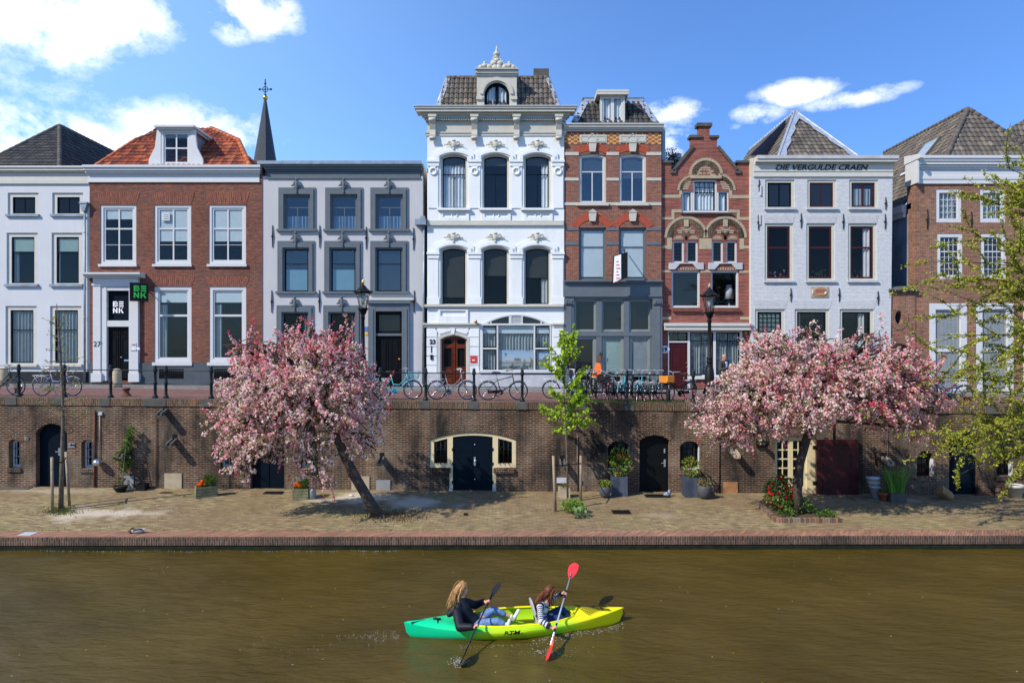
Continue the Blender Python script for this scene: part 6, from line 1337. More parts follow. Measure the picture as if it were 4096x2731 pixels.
# spouts, lamps, plates, pipes on the wall
def spout(Z, a, b, w=.22, dx=-.0, mat='stone_dark', down=.0):
    c = Z(a, b, YW); m = MB(); m.box(c[0]-.07, YW-.02, c[1]+.02, c[0]+.07, YW+.0, c[1]+.2); o = W.part(m, 'drain_hole', 'iron_black'); m = MB()
    for s_ in (-1, 1): m.obox((c[0]+s_*.075, YW-.22, c[1]-.05), (.03, 0, 0), (0, .22, .07), (0, 0, .06))
    m.obox((c[0], YW-.22, c[1]-.10), (.07, 0, 0), (0, .22, .07), (0, 0, .025)); W.part(m, 'drain_spout', mat)
spout(Q1, 1380, 400); spout(Q1, 1460, 650); spout(Q1, 1060, 740); spout(Q2, 1520, 800); spout(Q4, 1325, 740, mat='stone_sand'); spout(Q5, 1120, 800, mat='stone_sand'); spout(Q3, 1355, 820)
for Z, a, b, c, d, mat in ((Q1, 1378, 925, 1522, 1070, 'stone_sand'), (Q2, 1268, 950, 1418, 1090, 'stone_sand'), (Q2, 1475, 980, 1592, 1090, 'stone_blue'), (Q4, 1240, 995, 1360, 1100, 'rust_plate'), (Q1, 1010, 945, 1120, 1055, 'stone_blue'), (Q3, 1310, 960, 1395, 1005, 'stone_pale')):
    if mat == 'rust_plate': plain(mat, (.30, .14, .05), .7, var=.35, scale=4)
    p = rect(Z, a, b, c, d, YW); m = MB(); m.box(p[0], YW-.03, p[1], p[2], YW+.01, p[3]); W.part(m, 'wall_plate', mat)
for Z, a, z0, z1, r_, mat in ((Q1, 795, 400, 1040, .03, 'rust'), (Q3, 1483, 610, 1090, .022, 'wood_grey'), (Q5, 1147, 450, 900, .012, 'wood_grey'), (Q1, 1310, 460, 1060, .015, 'rust'), (Q4, 1207, 640, 1100, .015, 'iron_black')):
    m = MB(); x = xx(Z, a, YW); m.tube([(x, YW-.03, zz(Z, z0, YW)), (x, YW-.03, zz(Z, z1, YW))], r_, 6); W.part(m, 'wall_pipe', mat)
m = MB(); p = rect(Q4, 185, 680, 247, 740, YW); m.box(p[0], YW-.2, p[1], p[2], YW, p[3]); m.ring(((p[0]+p[2])/2, YW-.21, (p[1]+p[3])/2), .06, .012); W.part(m, 'wall_lamp', 'iron_black')
m = MB(); p = rect(Q4, 1515, 640, 1575, 705, YW); m.box(p[0], YW-.1, p[1], p[2], YW, p[3]); m.tube([((p[0]+p[2])/2, YW-.1, (p[1]+p[3])/2), ((p[0]+p[2])/2+.1, YW-.35, (p[1]+p[3])/2-.02)], [.07, .1], 10); W.part(m, 'wall_lamp', 'iron_black')
c = Q1(838, 828, YW); m = MB(); m.ball((c[0], YW-.17, c[1]), .15, .15, .13, 16, 10); W.part(m, 'wall_lamp', 'chrome', 'polished metal ball lamp'); m = MB(); m.tube([(c[0], YW-.03, c[1]), (c[0], YW-.03, zz(Q1, 430, YW))], .012, 6); W.part(m, 'wall_cable', 'zinc')
m = MB(); p = rect(Q1, 829, 412, 860, 438, YW); m.box(p[0], YW-.06, p[1], p[2], YW, p[3]); W.part(m, 'junction_box', 'stone_pale')
p = rect(Q1, 210, 625, 240, 648, YW); m = MB(); m.box(p[0], YW-.02, p[1], p[2], YW+.0, p[3]); pl = W.part(m, 'number_plate', 'stone_cream'); text('plate_number', '27', 'text_black', pl, p[0]+.015, YW-.025, p[1]+.02, .11)
p = rect(Q1, 576, 672, 627, 710, YW); m = MB(); m.box(p[0], YW-.02, p[1], p[2], YW+.0, p[3]); pl = W.part(m, 'name_plate', 'stone_blue'); text('plate_lettering', 'Grec', 'text_black', pl, p[0]+.04, YW-.025, p[1]+.07, .1, shear=.3)
# ---------------------------------------------------------------- quay railing, three lengths
def railing(label, pxs, hbase, top_h=1.0, ball=False, x_ext=(0, 0)):
    xs = [(q-CX)/FPX*YR for q in pxs]; r = thing('quay_railing', label, 'railing', ((xs[0]+xs[-1])/2, YR, street_z((xs[0]+xs[-1])/2, YR)), group='railings along the upper quay edge')
    for x in xs:
        z = street_z(x, YR)+.01; m = MB()
        m.lathe([(.10, 0), (.10, .04), (.06, .10), (.05, .16), (.05, .48), (.062, .5), (.062, .56), (.05, .58), (.045, .90), (.065, .92), (.07, .95), (.07, 1.02), (.05, 1.05), (.06, 1.08), (.05, 1.12), (.015, 1.16)], (x, YR, z), 10); m.build('post', 'iron_dark', r)
    for hh, rr_ in ((.98, .020), (.50, .016)):
        m = MB(); m.tube([(xs[0]-x_ext[0], YR, street_z(xs[0]-x_ext[0], YR)+hh)]+[(x, YR, street_z(x, YR)+hh) for x in xs]+[(xs[-1]+x_ext[1], YR, street_z(xs[-1]+x_ext[1], YR)+hh)], rr_, 6); m.build('rail', 'iron_dark', r)
railing('black iron quay railing along the left end, in front of the white stucco house', posts[:4], 0, x_ext=(3, 0.1))
railing('black iron quay railing running from the red brick house past the tall white house', posts[4:13], 0, x_ext=(0, 1.5))
railing('black iron quay railing in front of the packed bicycle rack', posts[13:16], 0, x_ext=(.5, 0.3))
railing('black iron quay railing behind the wide pink tree, reaching the right edge', posts[16:], 0, x_ext=(.1, 2))
# ================================================================ trees and plants
from mathutils import noise as MN
def rv(r=R):
    while 1:
        v = Vector((r.uniform(-1, 1), r.uniform(-1, 1), r.uniform(-1, 1)))
        if .05 < v.length < 1: return v.normalized()
def jit(c, a=.2): k = R.uniform(1-a, 1+a); return tuple(min(1, q*k) for q in c)
def leafq(m, c, d, s, w, col):
    d = d.normalized(); u = d.cross(rv()).normalized(); m.quad(c, c+d*s*.5+u*w, c+d*s, c+d*s*.5-u*w, col=col)
def curve(p0, p1, sag=0., wob=.1, n=6):
    p0, p1 = Vector(p0), Vector(p1); L = (p1-p0).length; o = rv()*wob*L
    return [p0+(p1-p0)*(i/n)+o*sin(pi*i/n)+Vector((0, 0, sag*L*sin(pi*i/n))) for i in range(n+1)]
BL = dict(white=(.93, .71, .65), pale=(.90, .53, .52), pink=(.84, .33, .36), deep=(.68, .09, .15), leaf=(.16, .22, .04), brown=(.10, .06, .04))
def blossom_tree(name, label, trunk, tr, blobs, ncl, bias, seed):
    rn = random.Random(seed); base = trunk[0]; r = thing(name, label, 'tree', base)
    m = MB(); m.tube(trunk, tr, 12); 
    for k in range(9):
        a = 2*pi*k/9; b = Vector(trunk[0]); m.tube([b+Vector((cos(a)*tr[0]*.6, sin(a)*tr[0]*.6, .12)), b+Vector((cos(a)*tr[0]*1.5, sin(a)*tr[0]*1.5, -.03))], [tr[0]*.35, tr[0]*.12], 5)
    m.build('trunk', 'bark', r)
    m = MB(); top = Vector(trunk[-1]); ctrs = []
    for (c, rad_, wgt) in blobs:
        s = Vector(trunk[rn.randrange(len(trunk)-2, len(trunk))]); path = curve(s, c, .12, .12, 7); L = (Vector(c)-s).length
        m.tube(path, [max(.02, tr[-1]*.75*(1-i/9)) for i in range(8)], 6)
        for q in range(int(10*wgt)+4):
            e = Vector(c)+Vector((rn.uniform(-1, 1)*rad_[0], rn.uniform(-1, 1)*rad_[1], rn.uniform(-1, .9)*rad_[2])); m.tube(curve(path[rn.randrange(3, 8)], e, .15, .15, 5), [.028, .024, .02, .015, .011, .007], 4)
    m.build('branches', 'bark', r)
    m = MB(); tot = sum(b[2]*b[1][0]*b[1][2] for b in blobs)
    for (c, rad_, wgt) in blobs:
        n = int(ncl*wgt*rad_[0]*rad_[2]/tot/4)
        for q in range(n):
            d = rv(rn); k = rn.random()**.42; p = Vector((c[0]+d.x*rad_[0]*k, c[1]+d.y*rad_[1]*k, c[2]+d.z*rad_[2]*k))
            nz = MN.noise(p*1.6)+.5*MN.noise(p*3.5)
            if nz < -.22 and rn.random() < .8: continue
            out = Vector((d.x, d.y*.5, d.z*.3-.45+(.9 if d.z > .55 else 0))).normalized(); far = k
            tone = rn.random()+bias(p)+.5*MN.noise(p*.9)
            for s_ in range(rn.randrange(2, 6)):
                cc = p+rv(rn)*.035; tn = tone+rn.uniform(-.18, .18); rad2 = rn.uniform(.05, .095)
                fam = 'deep' if tn > 1.18 else ('pink' if tn > .82 else ('pale' if tn > .42 else 'white'))
                for h in range(9):
                    v = rv(rn); pos = cc+v*rad2*rn.uniform(.55, 1.1); g = rn.random()
                    if g < .10: col = BL['leaf']; sz = .05
                    elif g < .17: col = BL['brown']; sz = .04
                    else:
                        col = BL[fam] if rn.random() < .85 else BL[rn.choice(['white', 'pale', 'pink'])]; sz = .036
                    kk = rn.uniform(.9, 1.1); col = tuple(min(.95, w*kk) for w in col)
                    nn = (v+rv(rn)*.7).normalized(); a = nn.orthogonal().normalized()*sz*rn.uniform(.6, 1.1); b = nn.cross(a).normalized()*sz*rn.uniform(.6, 1.1); m.quad(pos-a, pos-b, pos+a, pos+b, col=col)
                p = p+out*.10+rv(rn)*.04
    tw = MB(); ns = int(ncl/75)
    for q in range(ns):   # blossom strung along shoots that stick out of the crown
        c, rad_, wgt = blobs[rn.randrange(len(blobs))]
        if rad_[0] < .35: continue
        d = rv(rn); d = Vector((d.x, d.y*.6, d.z)).normalized(); p = Vector((c[0]+d.x*rad_[0]*.8, c[1]+d.y*rad_[1]*.8, c[2]+d.z*rad_[2]*.8)); L = rn.uniform(.35, .85); path = [p]
        for i in range(7): d = (d+Vector((0, 0, .16 if d.z > .1 else -.22))+rv(rn)*.16).normalized(); path.append(path[-1]+d*L/7)
        tw.tube(path, [.011-.0012*i for i in range(8)], 4)
        for i in range(1, 8):
            for h in range(max(3, 17-2*i)):
                v = rv(rn); pos = path[i]+v*rn.uniform(.02, .075)*(1.15-.09*i); g = rn.random(); f2 = 'deep' if i > 5 else rn.choice(['pink', 'pale', 'pale', 'white']); col = BL['leaf'] if g < .12 else BL[f2]; sz = .03; a = v.orthogonal().normalized()*sz; b = v.cross(a).normalized()*sz; m.quad(pos-a, pos-b, pos+a, pos+b, col=col)
    tw.build('shoots', 'bark', r)
    m.nofix = True; m.build('crown', 'petal', r); return r
def PX(px, py, y): a = P(px, py, y); return Vector((a[0], y, a[1]))
def blob(px, py, rx, ry, y, w=1., dep=None): s = y/FPX; return (PX(px, py, y), (rx*s, dep or min(rx*s, 1.5), ry*s), w)
x, y, z = on_quay(1522, 2068); D = y
tk = [Vector((x, y, z-.05)), PX(1470, 1990, D), PX(1420, 1905, D), PX(1380, 1825, D), PX(1345, 1740, D-.1), PX(1290, 1650, D-.1), PX(1240, 1560, D)]
Bs = [blob(1190, 1480, 240, 115, D, 1.15), blob(1060, 1560, 160, 140, D-.3, 1.1), blob(1320, 1500, 170, 130, D, 1.1), blob(1240, 1620, 220, 120, D-.5, 1.15), blob(1020, 1690, 125, 110, D-.4, 1.1), blob(980, 1790, 90, 65, D-.4, 1.), blob(1130, 1760, 110, 80, D-.3, .9),
    blob(1430, 1640, 105, 140, D, 1.05), blob(1360, 1760, 130, 75, D, .55), blob(1200, 1370, 90, 48, D+.2, .8), blob(1330, 1390, 110, 48, D, .8), blob(1080, 1400, 90, 36, D, .7), blob(985, 1390, 55, 18, D, .5), blob(910, 1385, 32, 12, D, .5), blob(1255, 1325, 14, 38, D, .7), blob(1395, 1330, 12, 30, D, .6),
    blob(965, 1880, 30, 34, D-.5, 1.), blob(890, 1825, 26, 26, D-.4, .8), blob(1270, 1905, 65, 20, D-.4, .8), blob(1240, 1830, 80, 45, D-.4, .5), blob(1080, 1835, 30, 22, D-.4, .7), blob(900, 1680, 50, 50, D-.2, .9), blob(905, 1620, 30, 16, D, .4), blob(1480, 1560, 50, 90, D, .9), blob(940, 1540, 50, 26, D, .5), blob(1505, 1800, 20, 30, D, .3)]
blossom_tree('pink_blossom_tree', 'leaning pink blossom tree with a slanting bare trunk rising from the quay left of centre', tk, [.17, .155, .15, .14, .13, .11, .08], Bs, 7700, lambda p: .22*(p.z-.2)-.06, 3)
x, y, z = on_quay(3190, 2062); D = y
tk = [Vector((x, y, z-.05)), PX(3190, 1960, D), PX(3200, 1850, D), PX(3225, 1760, D), PX(3250, 1680, D), PX(3265, 1590, D)]
Bs = [blob(3110, 1475, 175, 110, D, 1.2), blob(3000, 1590, 165, 105, D-.4, 1.2), blob(3240, 1475, 230, 95, D, 1.1), blob(3440, 1500, 190, 110, D, 1.0), blob(3180, 1600, 250, 95, D-.5, 1.0), blob(3450, 1600, 200, 85, D-.2, .9), blob(2860, 1660, 110, 60, D-.4, 1.), blob(2990, 1700, 130, 50, D-.4, .85), blob(3560, 1540, 130, 100, D+.1, .95), blob(3600, 1650, 110, 70, D+.1, .8),
    blob(3080, 1385, 90, 34, D, .6), blob(3300, 1375, 90, 30, D, .6), blob(3215, 1325, 20, 34, D, .7), blob(3130, 1350, 30, 20, D, .5), blob(3525, 1355, 26, 48, D, .8), blob(3450, 1350, 60, 18, D, .5), blob(3010, 1400, 60, 26, D, .6), blob(3640, 1420, 60, 30, D, .5), blob(3560, 1440, 70, 40, D, .7), blob(3710, 1500, 60, 40, D, .5), blob(3700, 1570, 70, 40, D, .6), blob(2770, 1672, 42, 12, D-.4, .6), blob(2900, 1760, 40, 30, D-.4, .7), blob(2920, 1720, 90, 40, D-.3, .7), blob(3160, 1680, 60, 34, D-.3, .5), blob(3330, 1650, 60, 30, D, .5), blob(3600, 1710, 90, 30, D, .5), blob(3740, 1655, 50, 18, D, .4)]
blossom_tree('pink_blossom_tree', 'wide pink blossom tree with an upright trunk standing in the brick-edged flower bed', tk, [.14, .13, .125, .125, .11, .09], Bs, 10600, lambda p: .09*(p.x-8)-.14+.07*(p.z+.3), 5)
def leafy_tree(name, label, trunk, tr, br, leafc, lsz, nper, seed, bark='bark_grey', clus=3, spread=.06, cat='young tree', wid=.5):
    rn = random.Random(seed); r = thing(name, label, cat, trunk[0]); m = MB(); m.tube(trunk, tr, 8); m.build('trunk', bark, r); m = MB(); lf = MB()
    for (a, b, nl, sub, th) in br:
        path = curve(a, b, .05, .08, 6); m.tube(path, [th*(1-i*.13) for i in range(7)], 5); ends = [path]
        for k in range(sub):
            s = path[rn.randrange(1, 6)]; L = (Vector(b)-Vector(a)).length; d = (Vector(b)-Vector(a)).normalized(); e = s+(d+rv(rn)*.75).normalized()*L*rn.uniform(.25, .5); p2 = curve(s, e, .03, .12, 4); m.tube(p2, [th*.45, th*.4, th*.32, th*.24, th*.15], 4); ends.append(p2)
        for q in range(nl):
            pth = ends[rn.randrange(len(ends))]; i = rn.randrange(1, len(pth)); c = pth[i]+(pth[i-1]-pth[i])*rn.random()
            for w in range(clus):
                d = (rv(rn)+Vector((0, 0, .25))).normalized(); s = lsz*rn.uniform(.6, 1.25); k = rn.uniform(.65, 1.3); cc = leafc[rn.randrange(len(leafc))]; o = c+rv(rn)*spread*rn.random()
                u = d.cross(rv(rn)).normalized()*s*wid; lf.quad(o, o+d*s*.45+u, o+d*s, o+d*s*.45-u, col=tuple(min(.9, v*k) for v in cc))
    m.build('branches', bark, r); lf.nofix = True; lf.build('crown', 'leaf', r); return r
# young lime tree with fresh green leaves
x, y, z = on_quay(2271, 2000); D = y; tk = [Vector((x, y, z-.05)), PX(2268, 1850, D), PX(2264, 1720, D), PX(2258, 1600, D), PX(2254, 1480, D), PX(2252, 1360, D)]; br = []; rn = random.Random(9)
for k in range(46):
    f = k/45; py0 = 1735-(1735-1400)*f; w = (130*(1-f)**.6*(.45+.55*min(1, f*4+.35))+14)*rn.uniform(.55, 1.08); a = rn.uniform(0, 2*pi); br.append((PX(2266-8*f, py0, D), PX(2262+w*cos(a), py0-30-60*rn.random()-(20 if f > .5 else -15), D+w*sin(a)/130), 34, 3, .014))
LIME = [(.38, .52, .03), (.30, .45, .03), (.46, .58, .05), (.24, .36, .03)]
leafy_tree('lime_sapling', 'young staked tree with bright lime-green leaves between the cream framed doors and the planters', tk, [.035, .032, .028, .022, .015, .008], br, LIME, .09, 0, 4, clus=3, spread=.05)
x, y, z = on_quay(243, 2037); D = y; tk = [Vector((x, y, z-.05)), PX(248, 1850, D), PX(252, 1700, D), PX(250, 1560, D), PX(240, 1400, D), PX(226, 1215, D)]; br = []
for k in range(34):
    f = k/33; py0 = 1680-(1680-1280)*f; i = rn.random(); sx = -1 if k % 2 else 1; w = sx*(115*(1-f*.72))*rn.uniform(.5, 1.1); br.append((PX(251-18*f*f, py0, D), PX(250-18*f+w, py0-rn.uniform(-15, 55), D+rn.uniform(-.7, .7)), 9, 2, .012))
leafy_tree('bare_sapling', 'nearly bare young tree with sparse yellowish buds tied between two wooden stakes', tk, [.075, .062, .05, .042, .03, .01], br, [(.35, .30, .04), (.28, .28, .05)], .045, 0, 6, clus=2, spread=.03)
# tree leaning in from the right edge
rn = random.Random(12); D = 19.6; bx, bz = 17.6, EDGE_Z; tk = [Vector((bx, D, bz)), Vector((bx-.1, D, -1)), Vector((bx-.4, D, 1.2)), Vector((bx-.5, D, 3.5)), Vector((bx-.7, D, 5.8)), Vector((bx-.9, D, 7.4))]; br = []
for (x0_, y0_, x1_, y1_) in ((4300, 900, 3960, 660), (4300, 980, 3990, 720), (4300, 1000, 3890, 830), (4330, 1060, 3800, 960), (4330, 1120, 3720, 1040), (4320, 1160, 3760, 1110), (4330, 1200, 3690, 1160), (4330, 1240, 3760, 1230), (4330, 1260, 3650, 1290), (4330, 1300, 3730, 1350), (4330, 1340, 3660, 1480), (4330, 1400, 3760, 1520), (4330, 1420, 3900, 1570), (4330, 1640, 3830, 1640), (4330, 1690, 3760, 1730), (4330, 1740, 3690, 1790), (4330, 1760, 3730, 1850), (4330, 1800, 3800, 1900), (4330, 1840, 3900, 1820), (4330, 1700, 3860, 1690), (4330, 860, 4040, 760), (4330, 950, 4020, 860), (4330, 1080, 3960, 1000), (4330, 1330, 3930, 1420), (4330, 1480, 4030, 1560), (4330, 780, 4060, 690), (4330, 1820, 3950, 1760), (4330, 1150, 4000, 1120), (4330, 1250, 3980, 1210), (4330, 1000, 4010, 930), (4330, 1350, 4020, 1330), (4330, 1700, 4000, 1660), (4330, 1760, 3990, 1830), (4330, 820, 4050, 790)):
    br.append((PX(x0_+60, y0_, D), PX(x1_+30, y1_+rn.uniform(-12, 12), D+rn.uniform(-.9, .9)), 300, 9, .026))
leafy_tree('overhanging_tree', 'tree reaching in from the right edge with olive-green fresh leaves on thin branches', tk, [.2, .18, .15, .13, .1, .07], br, [(.36, .37, .03), (.29, .32, .03), (.44, .42, .06), (.22, .25, .03)], .08, 0, 8, bark='bark', clus=5, spread=.075, cat='tree', wid=.27)
def stakes(label, base, tops, strap):
    s = thing('tree_stakes', label, 'tree stakes', base, group='wooden stakes holding the young trees')
    for a, b in tops: m = MB(); m.tube([a, b], .043, 9); m.build('stake', 'wood_plain', s)
    m = MB()
    for a, b in strap: m.tube([a, (Vector(a)+Vector(b))/2+Vector((0, 0, -.02)), b], .022, 6)
    m.build('strap', 'rubber', s)
def qpt(px, py): a = on_quay(px, py); return Vector(a)
a0, b0 = qpt(210, 2050), qpt(278, 2022); stakes('two thick wooden stakes with a black strap round the bare young tree', a0, [(a0, PX(208, 1828, a0.y)), (b0, PX(264, 1806, b0.y))], [(PX(208, 1846, a0.y), PX(248, 1848, on_quay(243, 2037)[1]-.06)), (PX(248, 1846, a0.y+.1), PX(264, 1830, b0.y))])
a0, b0 = qpt(2222, 2045), qpt(2323, 2000); stakes('two slender wooden stakes with a black strap round the lime-green young tree', a0, [(a0, PX(2213, 1822, a0.y)), (b0, PX(2323, 1822, b0.y))], [(PX(2214, 1858, a0.y), PX(2268, 1860, a0.y+.2)), (PX(2268, 1854, a0.y+.2), PX(2324, 1853, b0.y))])
def leaves(m, c, rad_, n, cols, s, up=.2, w=.35, seed=1, shell=.5):
    rn = random.Random(seed)
    for k in range(n):
        d = rv(rn); q = rn.random()**shell; p = Vector((c[0]+d.x*rad_[0]*q, c[1]+d.y*rad_[1]*q, c[2]+d.z*rad_[2]*q)); e = (d+rv(rn)*.8+Vector((0, 0, up))).normalized(); z_ = s*rn.uniform(.6, 1.2); u = e.cross(rv(rn)).normalized()*z_*w; kk = rn.uniform(.6, 1.3); cc = cols[rn.randrange(len(cols))]; m.quad(p, p+e*z_*.5+u, p+e*z_, p+e*z_*.5-u, col=tuple(min(.95, v*kk) for v in cc))
def bush(name, label, cat, base, rad_, n, cols, s, fl=None, stems=5, up=.2, w=.35, seed=1, off=None, group=None):
    r = thing(name, label, cat, base, group); c = Vector(base)+Vector(off or (0, 0, rad_[2]))
    m = MB()
    for k in range(stems): m.tube(curve(Vector(base), c+Vector((R.uniform(-.7, .7)*rad_[0], R.uniform(-.5, .5)*rad_[1], R.uniform(0, .6)*rad_[2])), 0, .1, 4), [.012, .011, .01, .008, .006], 5)
    m.build('stems', 'bark_grey', r); m = MB(); leaves(m, c, rad_, n, cols, s, up, w, seed); m.nofix = True; m.build('leaves', 'leaf', r)
    if fl:
        m = MB(); rn = random.Random(seed+5)
        for k in range(fl[0]):
            d = rv(rn); d.y = -abs(d.y); p = c+Vector((d.x*rad_[0], d.y*rad_[1], d.z*rad_[2]))*rn.uniform(.7, 1.0)
            for h in range(14): v = rv(rn); a = v.orthogonal()*fl[2]*.5; b = v.cross(a); o = p+v*fl[2]*.5; m.quad(o-a, o-b, o+a, o+b, col=jit(fl[1]))
        m.nofix = True; m.build('flowers', 'petal', r)
    return r
GR = [(.09, .16, .03), (.06, .11, .02), (.13, .21, .04)]; YG = [(.20, .28, .03), (.13, .20, .03), (.28, .33, .05)]
# pots and planters
def pot(name, label, prof, base, mat, n=20, cat='plant pot', soil=True, group=None, sq=False):
    r = thing(name, label, cat, base, group); m = MB()
    if sq: w, h = prof; b = Vector(base); m.plate([(b.x-w, b.y-w), (b.x+w, b.y-w), (b.x+w, b.y+w), (b.x-w, b.y+w)], [[(b.x-w+.03, b.y-w+.03), (b.x+w-.03, b.y-w+.03), (b.x+w-.03, b.y+w-.03), (b.x-w+.03, b.y+w-.03)]], b.z, b.z+h, axis='z')
    else: m.lathe(prof+[(prof[-1][0]*.86, prof[-1][1]), (prof[-1][0]*.8, prof[-1][1]-.06)], base, n)
    m.build('body', mat, r)
    if soil:
        m = MB(); b = Vector(base)
        if sq: m.box(b.x-w+.03, b.y-w+.03, b.z+h-.1, b.x+w-.03, b.y+w-.03, b.z+h-.05)
        else: m.lathe([(prof[-1][0]*.82, prof[-1][1]-.09), (prof[-1][0]*.82, prof[-1][1]-.04)], base, n)
        m.build('soil', 'soil', r)
    return r
plain('pot_grey', (.07, .07, .075), .6, var=.1); plain('pot_zinc', (.045, .055, .08), .5, .1, var=.25, scale=3, dirt=((.2, .22, .27), .4)); plain('pot_white', (0.527, 0.544, 0.595), .4); plain('pot_cream', (.50, .46, .38), .7, var=.1); plain('terracotta', (.38, .085, .03), .7)
egg = lambda s: [(.10*s, 0), (.19*s, .1*s), (.235*s, .25*s), (.23*s, .38*s), (.205*s, .46*s)]
a = qpt(2420, 1990); pot('round_pot', 'small round dark grey pot left of the left tall planter', egg(.85), a, 'pot_grey', group='round grey pots beside the tall planters'); bush('pot_plant', 'low feathery green plant in the small round pot left of the dark arched door', 'plant', a+Vector((0, 0, .33)), (.2, .18, .12), 420, YG, .07, seed=3)
a = qpt(2817, 1994); pot('round_pot', 'larger round dark grey pot right of the right tall planter', egg(.98), a, 'pot_grey', group='round grey pots beside the tall planters'); bush('pot_plant', 'sparse wispy plant in the larger round pot right of the dark arched door', 'plant', a+Vector((0, 0, .4)), (.24, .18, .14), 220, [(.18, .2, .05), (.25, .16, .06)], .07, seed=4)
a = qpt(2475, 1978); pot('tall_planter', 'tall square zinc planter left of the dark arched door', (.26, .66), a, 'pot_zinc', sq=True, group='tall zinc planters flanking the dark arched door'); bush('camellia_shrub', 'large glossy green shrub in the tall zinc planter left of the arched door', 'shrub', a+Vector((0, 0, .58)), (.42, .34, .52), 620, YG+GR, .10, fl=(3, (.6, .03, .03), .06), seed=5, off=(.03, 0, .52))
a = qpt(2765, 1983); pot('tall_planter', 'tall square zinc planter right of the dark arched door', (.27, .66), a, 'pot_zinc', sq=True, group='tall zinc planters flanking the dark arched door'); bush('camellia_shrub', 'smaller yellowish shrub in the tall zinc planter right of the arched door', 'shrub', a+Vector((0, 0, .58)), (.3, .26, .38), 330, YG, .085, fl=(4, (.6, .08, .03), .04), seed=6, off=(-.02, 0, .38))
def planter(label, px0, py0, w, d, h, ang, seed, flx):
    a = qpt(px0, py0); r = thing('wooden_planter', label, 'planter', a, group='wooden planter boxes with orange flowers'); u = Vector((cos(ang), sin(ang), 0)); v = Vector((-sin(ang), cos(ang), 0)); c = a+u*w/2+v*d/2
    m = MB(); n = 4
    for k in range(n):
        zc = a.z+h*(k+.5)/n
        for s_, L, U, V, t in ((-1, w/2, u, v, d/2), (1, w/2, u, v, d/2)): m.obox(Vector((c.x, c.y, zc))+V*s_*t, U*(L+.02), V*.02, (0, 0, h/n/2-.006))
        for s_ in (-1, 1): m.obox(Vector((c.x, c.y, zc))+u*s_*w/2, u*.02, v*(d/2), (0, 0, h/n/2-.006))
    m.build('box', 'wood_mossy', r); m = MB(); m.obox(Vector((c.x, c.y, a.z+h-.06)), u*(w/2-.02), v*(d/2-.02), (0, 0, .02)); m.build('soil', 'soil', r)
    m = MB(); leaves(m, c+u*w*.18+Vector((0, 0, h-a.z+a.z+.14)), (w*.32, d*.5, .2), 700, GR, .09, .5, .15, seed); leaves(m, c-u*w*.2+Vector((0, 0, h+.04)), (w*.25, d*.5, .08), 200, GR, .06, .3, .3, seed+1)
    q = thing('orange_flowers', label.replace('wooden planter', 'orange flowers and green herbs in the wooden planter').split(' of ')[0][:90], 'flowers', a+Vector((0, 0, h))); m.nofix = True; m.build('leaves', 'leaf', q); m = MB(); rn = random.Random(seed)
    for k in range(flx):
        p = c-u*w*rn.uniform(.05, .38)+v*rn.uniform(-.35, .1)*d+Vector((0, 0, h+rn.uniform(.04, .17)))
        for e in range(34): vv = rv(rn); aa = vv.orthogonal()*.028; bb = vv.cross(aa); o = p+vv*.055; m.quad(o-aa, o-bb, o+aa, o+bb, col=jit((.85, .16, .01), .25))
    m.nofix = True; m.build('flowers', 'petal', q)
plain('wood_mossy', (.19, .18, .10), .85, var=.3, scale=5, bump=.3)
planter('wooden planter with orange flowers left of the pink tree, set askew', 786, 1994, .62, .34, .36, rad(32), 3, 6)
planter('wooden planter with orange flowers beside the watering can', 1172, 2000, .46, .40, .36, rad(12), 7, 5)
a = qpt(1250, 1994); r = thing('watering_can', 'grey metal watering can standing beside the planter under the pink tree', 'watering can', a); m = MB(); m.lathe([(.12, 0), (.12, .26), (.1, .3), (.08, .3)], a, 14); m.build('body', 'zinc', r); m = MB(); m.tube([a+Vector((.05, -.08, .06)), a+Vector((.05, -.2, .28))], [.02, .015], 6); m.ball(a+Vector((.05, -.2, .3)), .06, .03, .06); m.build('spout', 'zinc', r); m = MB(); m.ring(a+Vector((0, 0, .33)), .1, .012, n=12, a0=pi, a1=2*pi); m.build('handle', 'zinc', r)
# climbing vine in a bowl
a = qpt(482, 1966); pot('bowl_pot', 'low black bowl holding the climbing vine against the wall', [(.13, 0), (.2, .1), (.24, .2)], a, 'iron_black'); r = thing('climbing_vine', 'tall leafy green vine climbing the quay wall from a black bowl', 'plant', a+Vector((0, 0, .15))); m = MB()
for d_, e in ((-.07, PX(478, 1850, YW-.3)), (.03, PX(500, 1800, YW-.25)), (.08, PX(520, 1720, YW-.2))): m.tube(curve(a+Vector((d_, 0, .15)), e, 0, .05, 6), .012, 5)
m.build('stems', 'bark_grey', r); m = MB()
for k, (px_, py_, rr, n) in enumerate(((526, 1720, .10, 90), (516, 1750, .13, 140), (508, 1785, .15, 150), (492, 1812, .14, 130), (470, 1822, .1, 60), (503, 1845, .22, 260), (495, 1875, .12, 70), (487, 1920, .08, 40), (476, 1935, .06, 20))): leaves(m, PX(px_, py_, YW-.22), (rr, .12, rr), n, GR if py_ > 1835 else YG[:2]+GR, .085, .1, .42, 20+k)
m.nofix = True; m.build('leaves', 'leaf', r)
a = qpt(570, 1958); pot('square_tub', 'small empty black square tub against the quay wall', (.16, .22), a, 'iron_black', sq=True, soil=False)
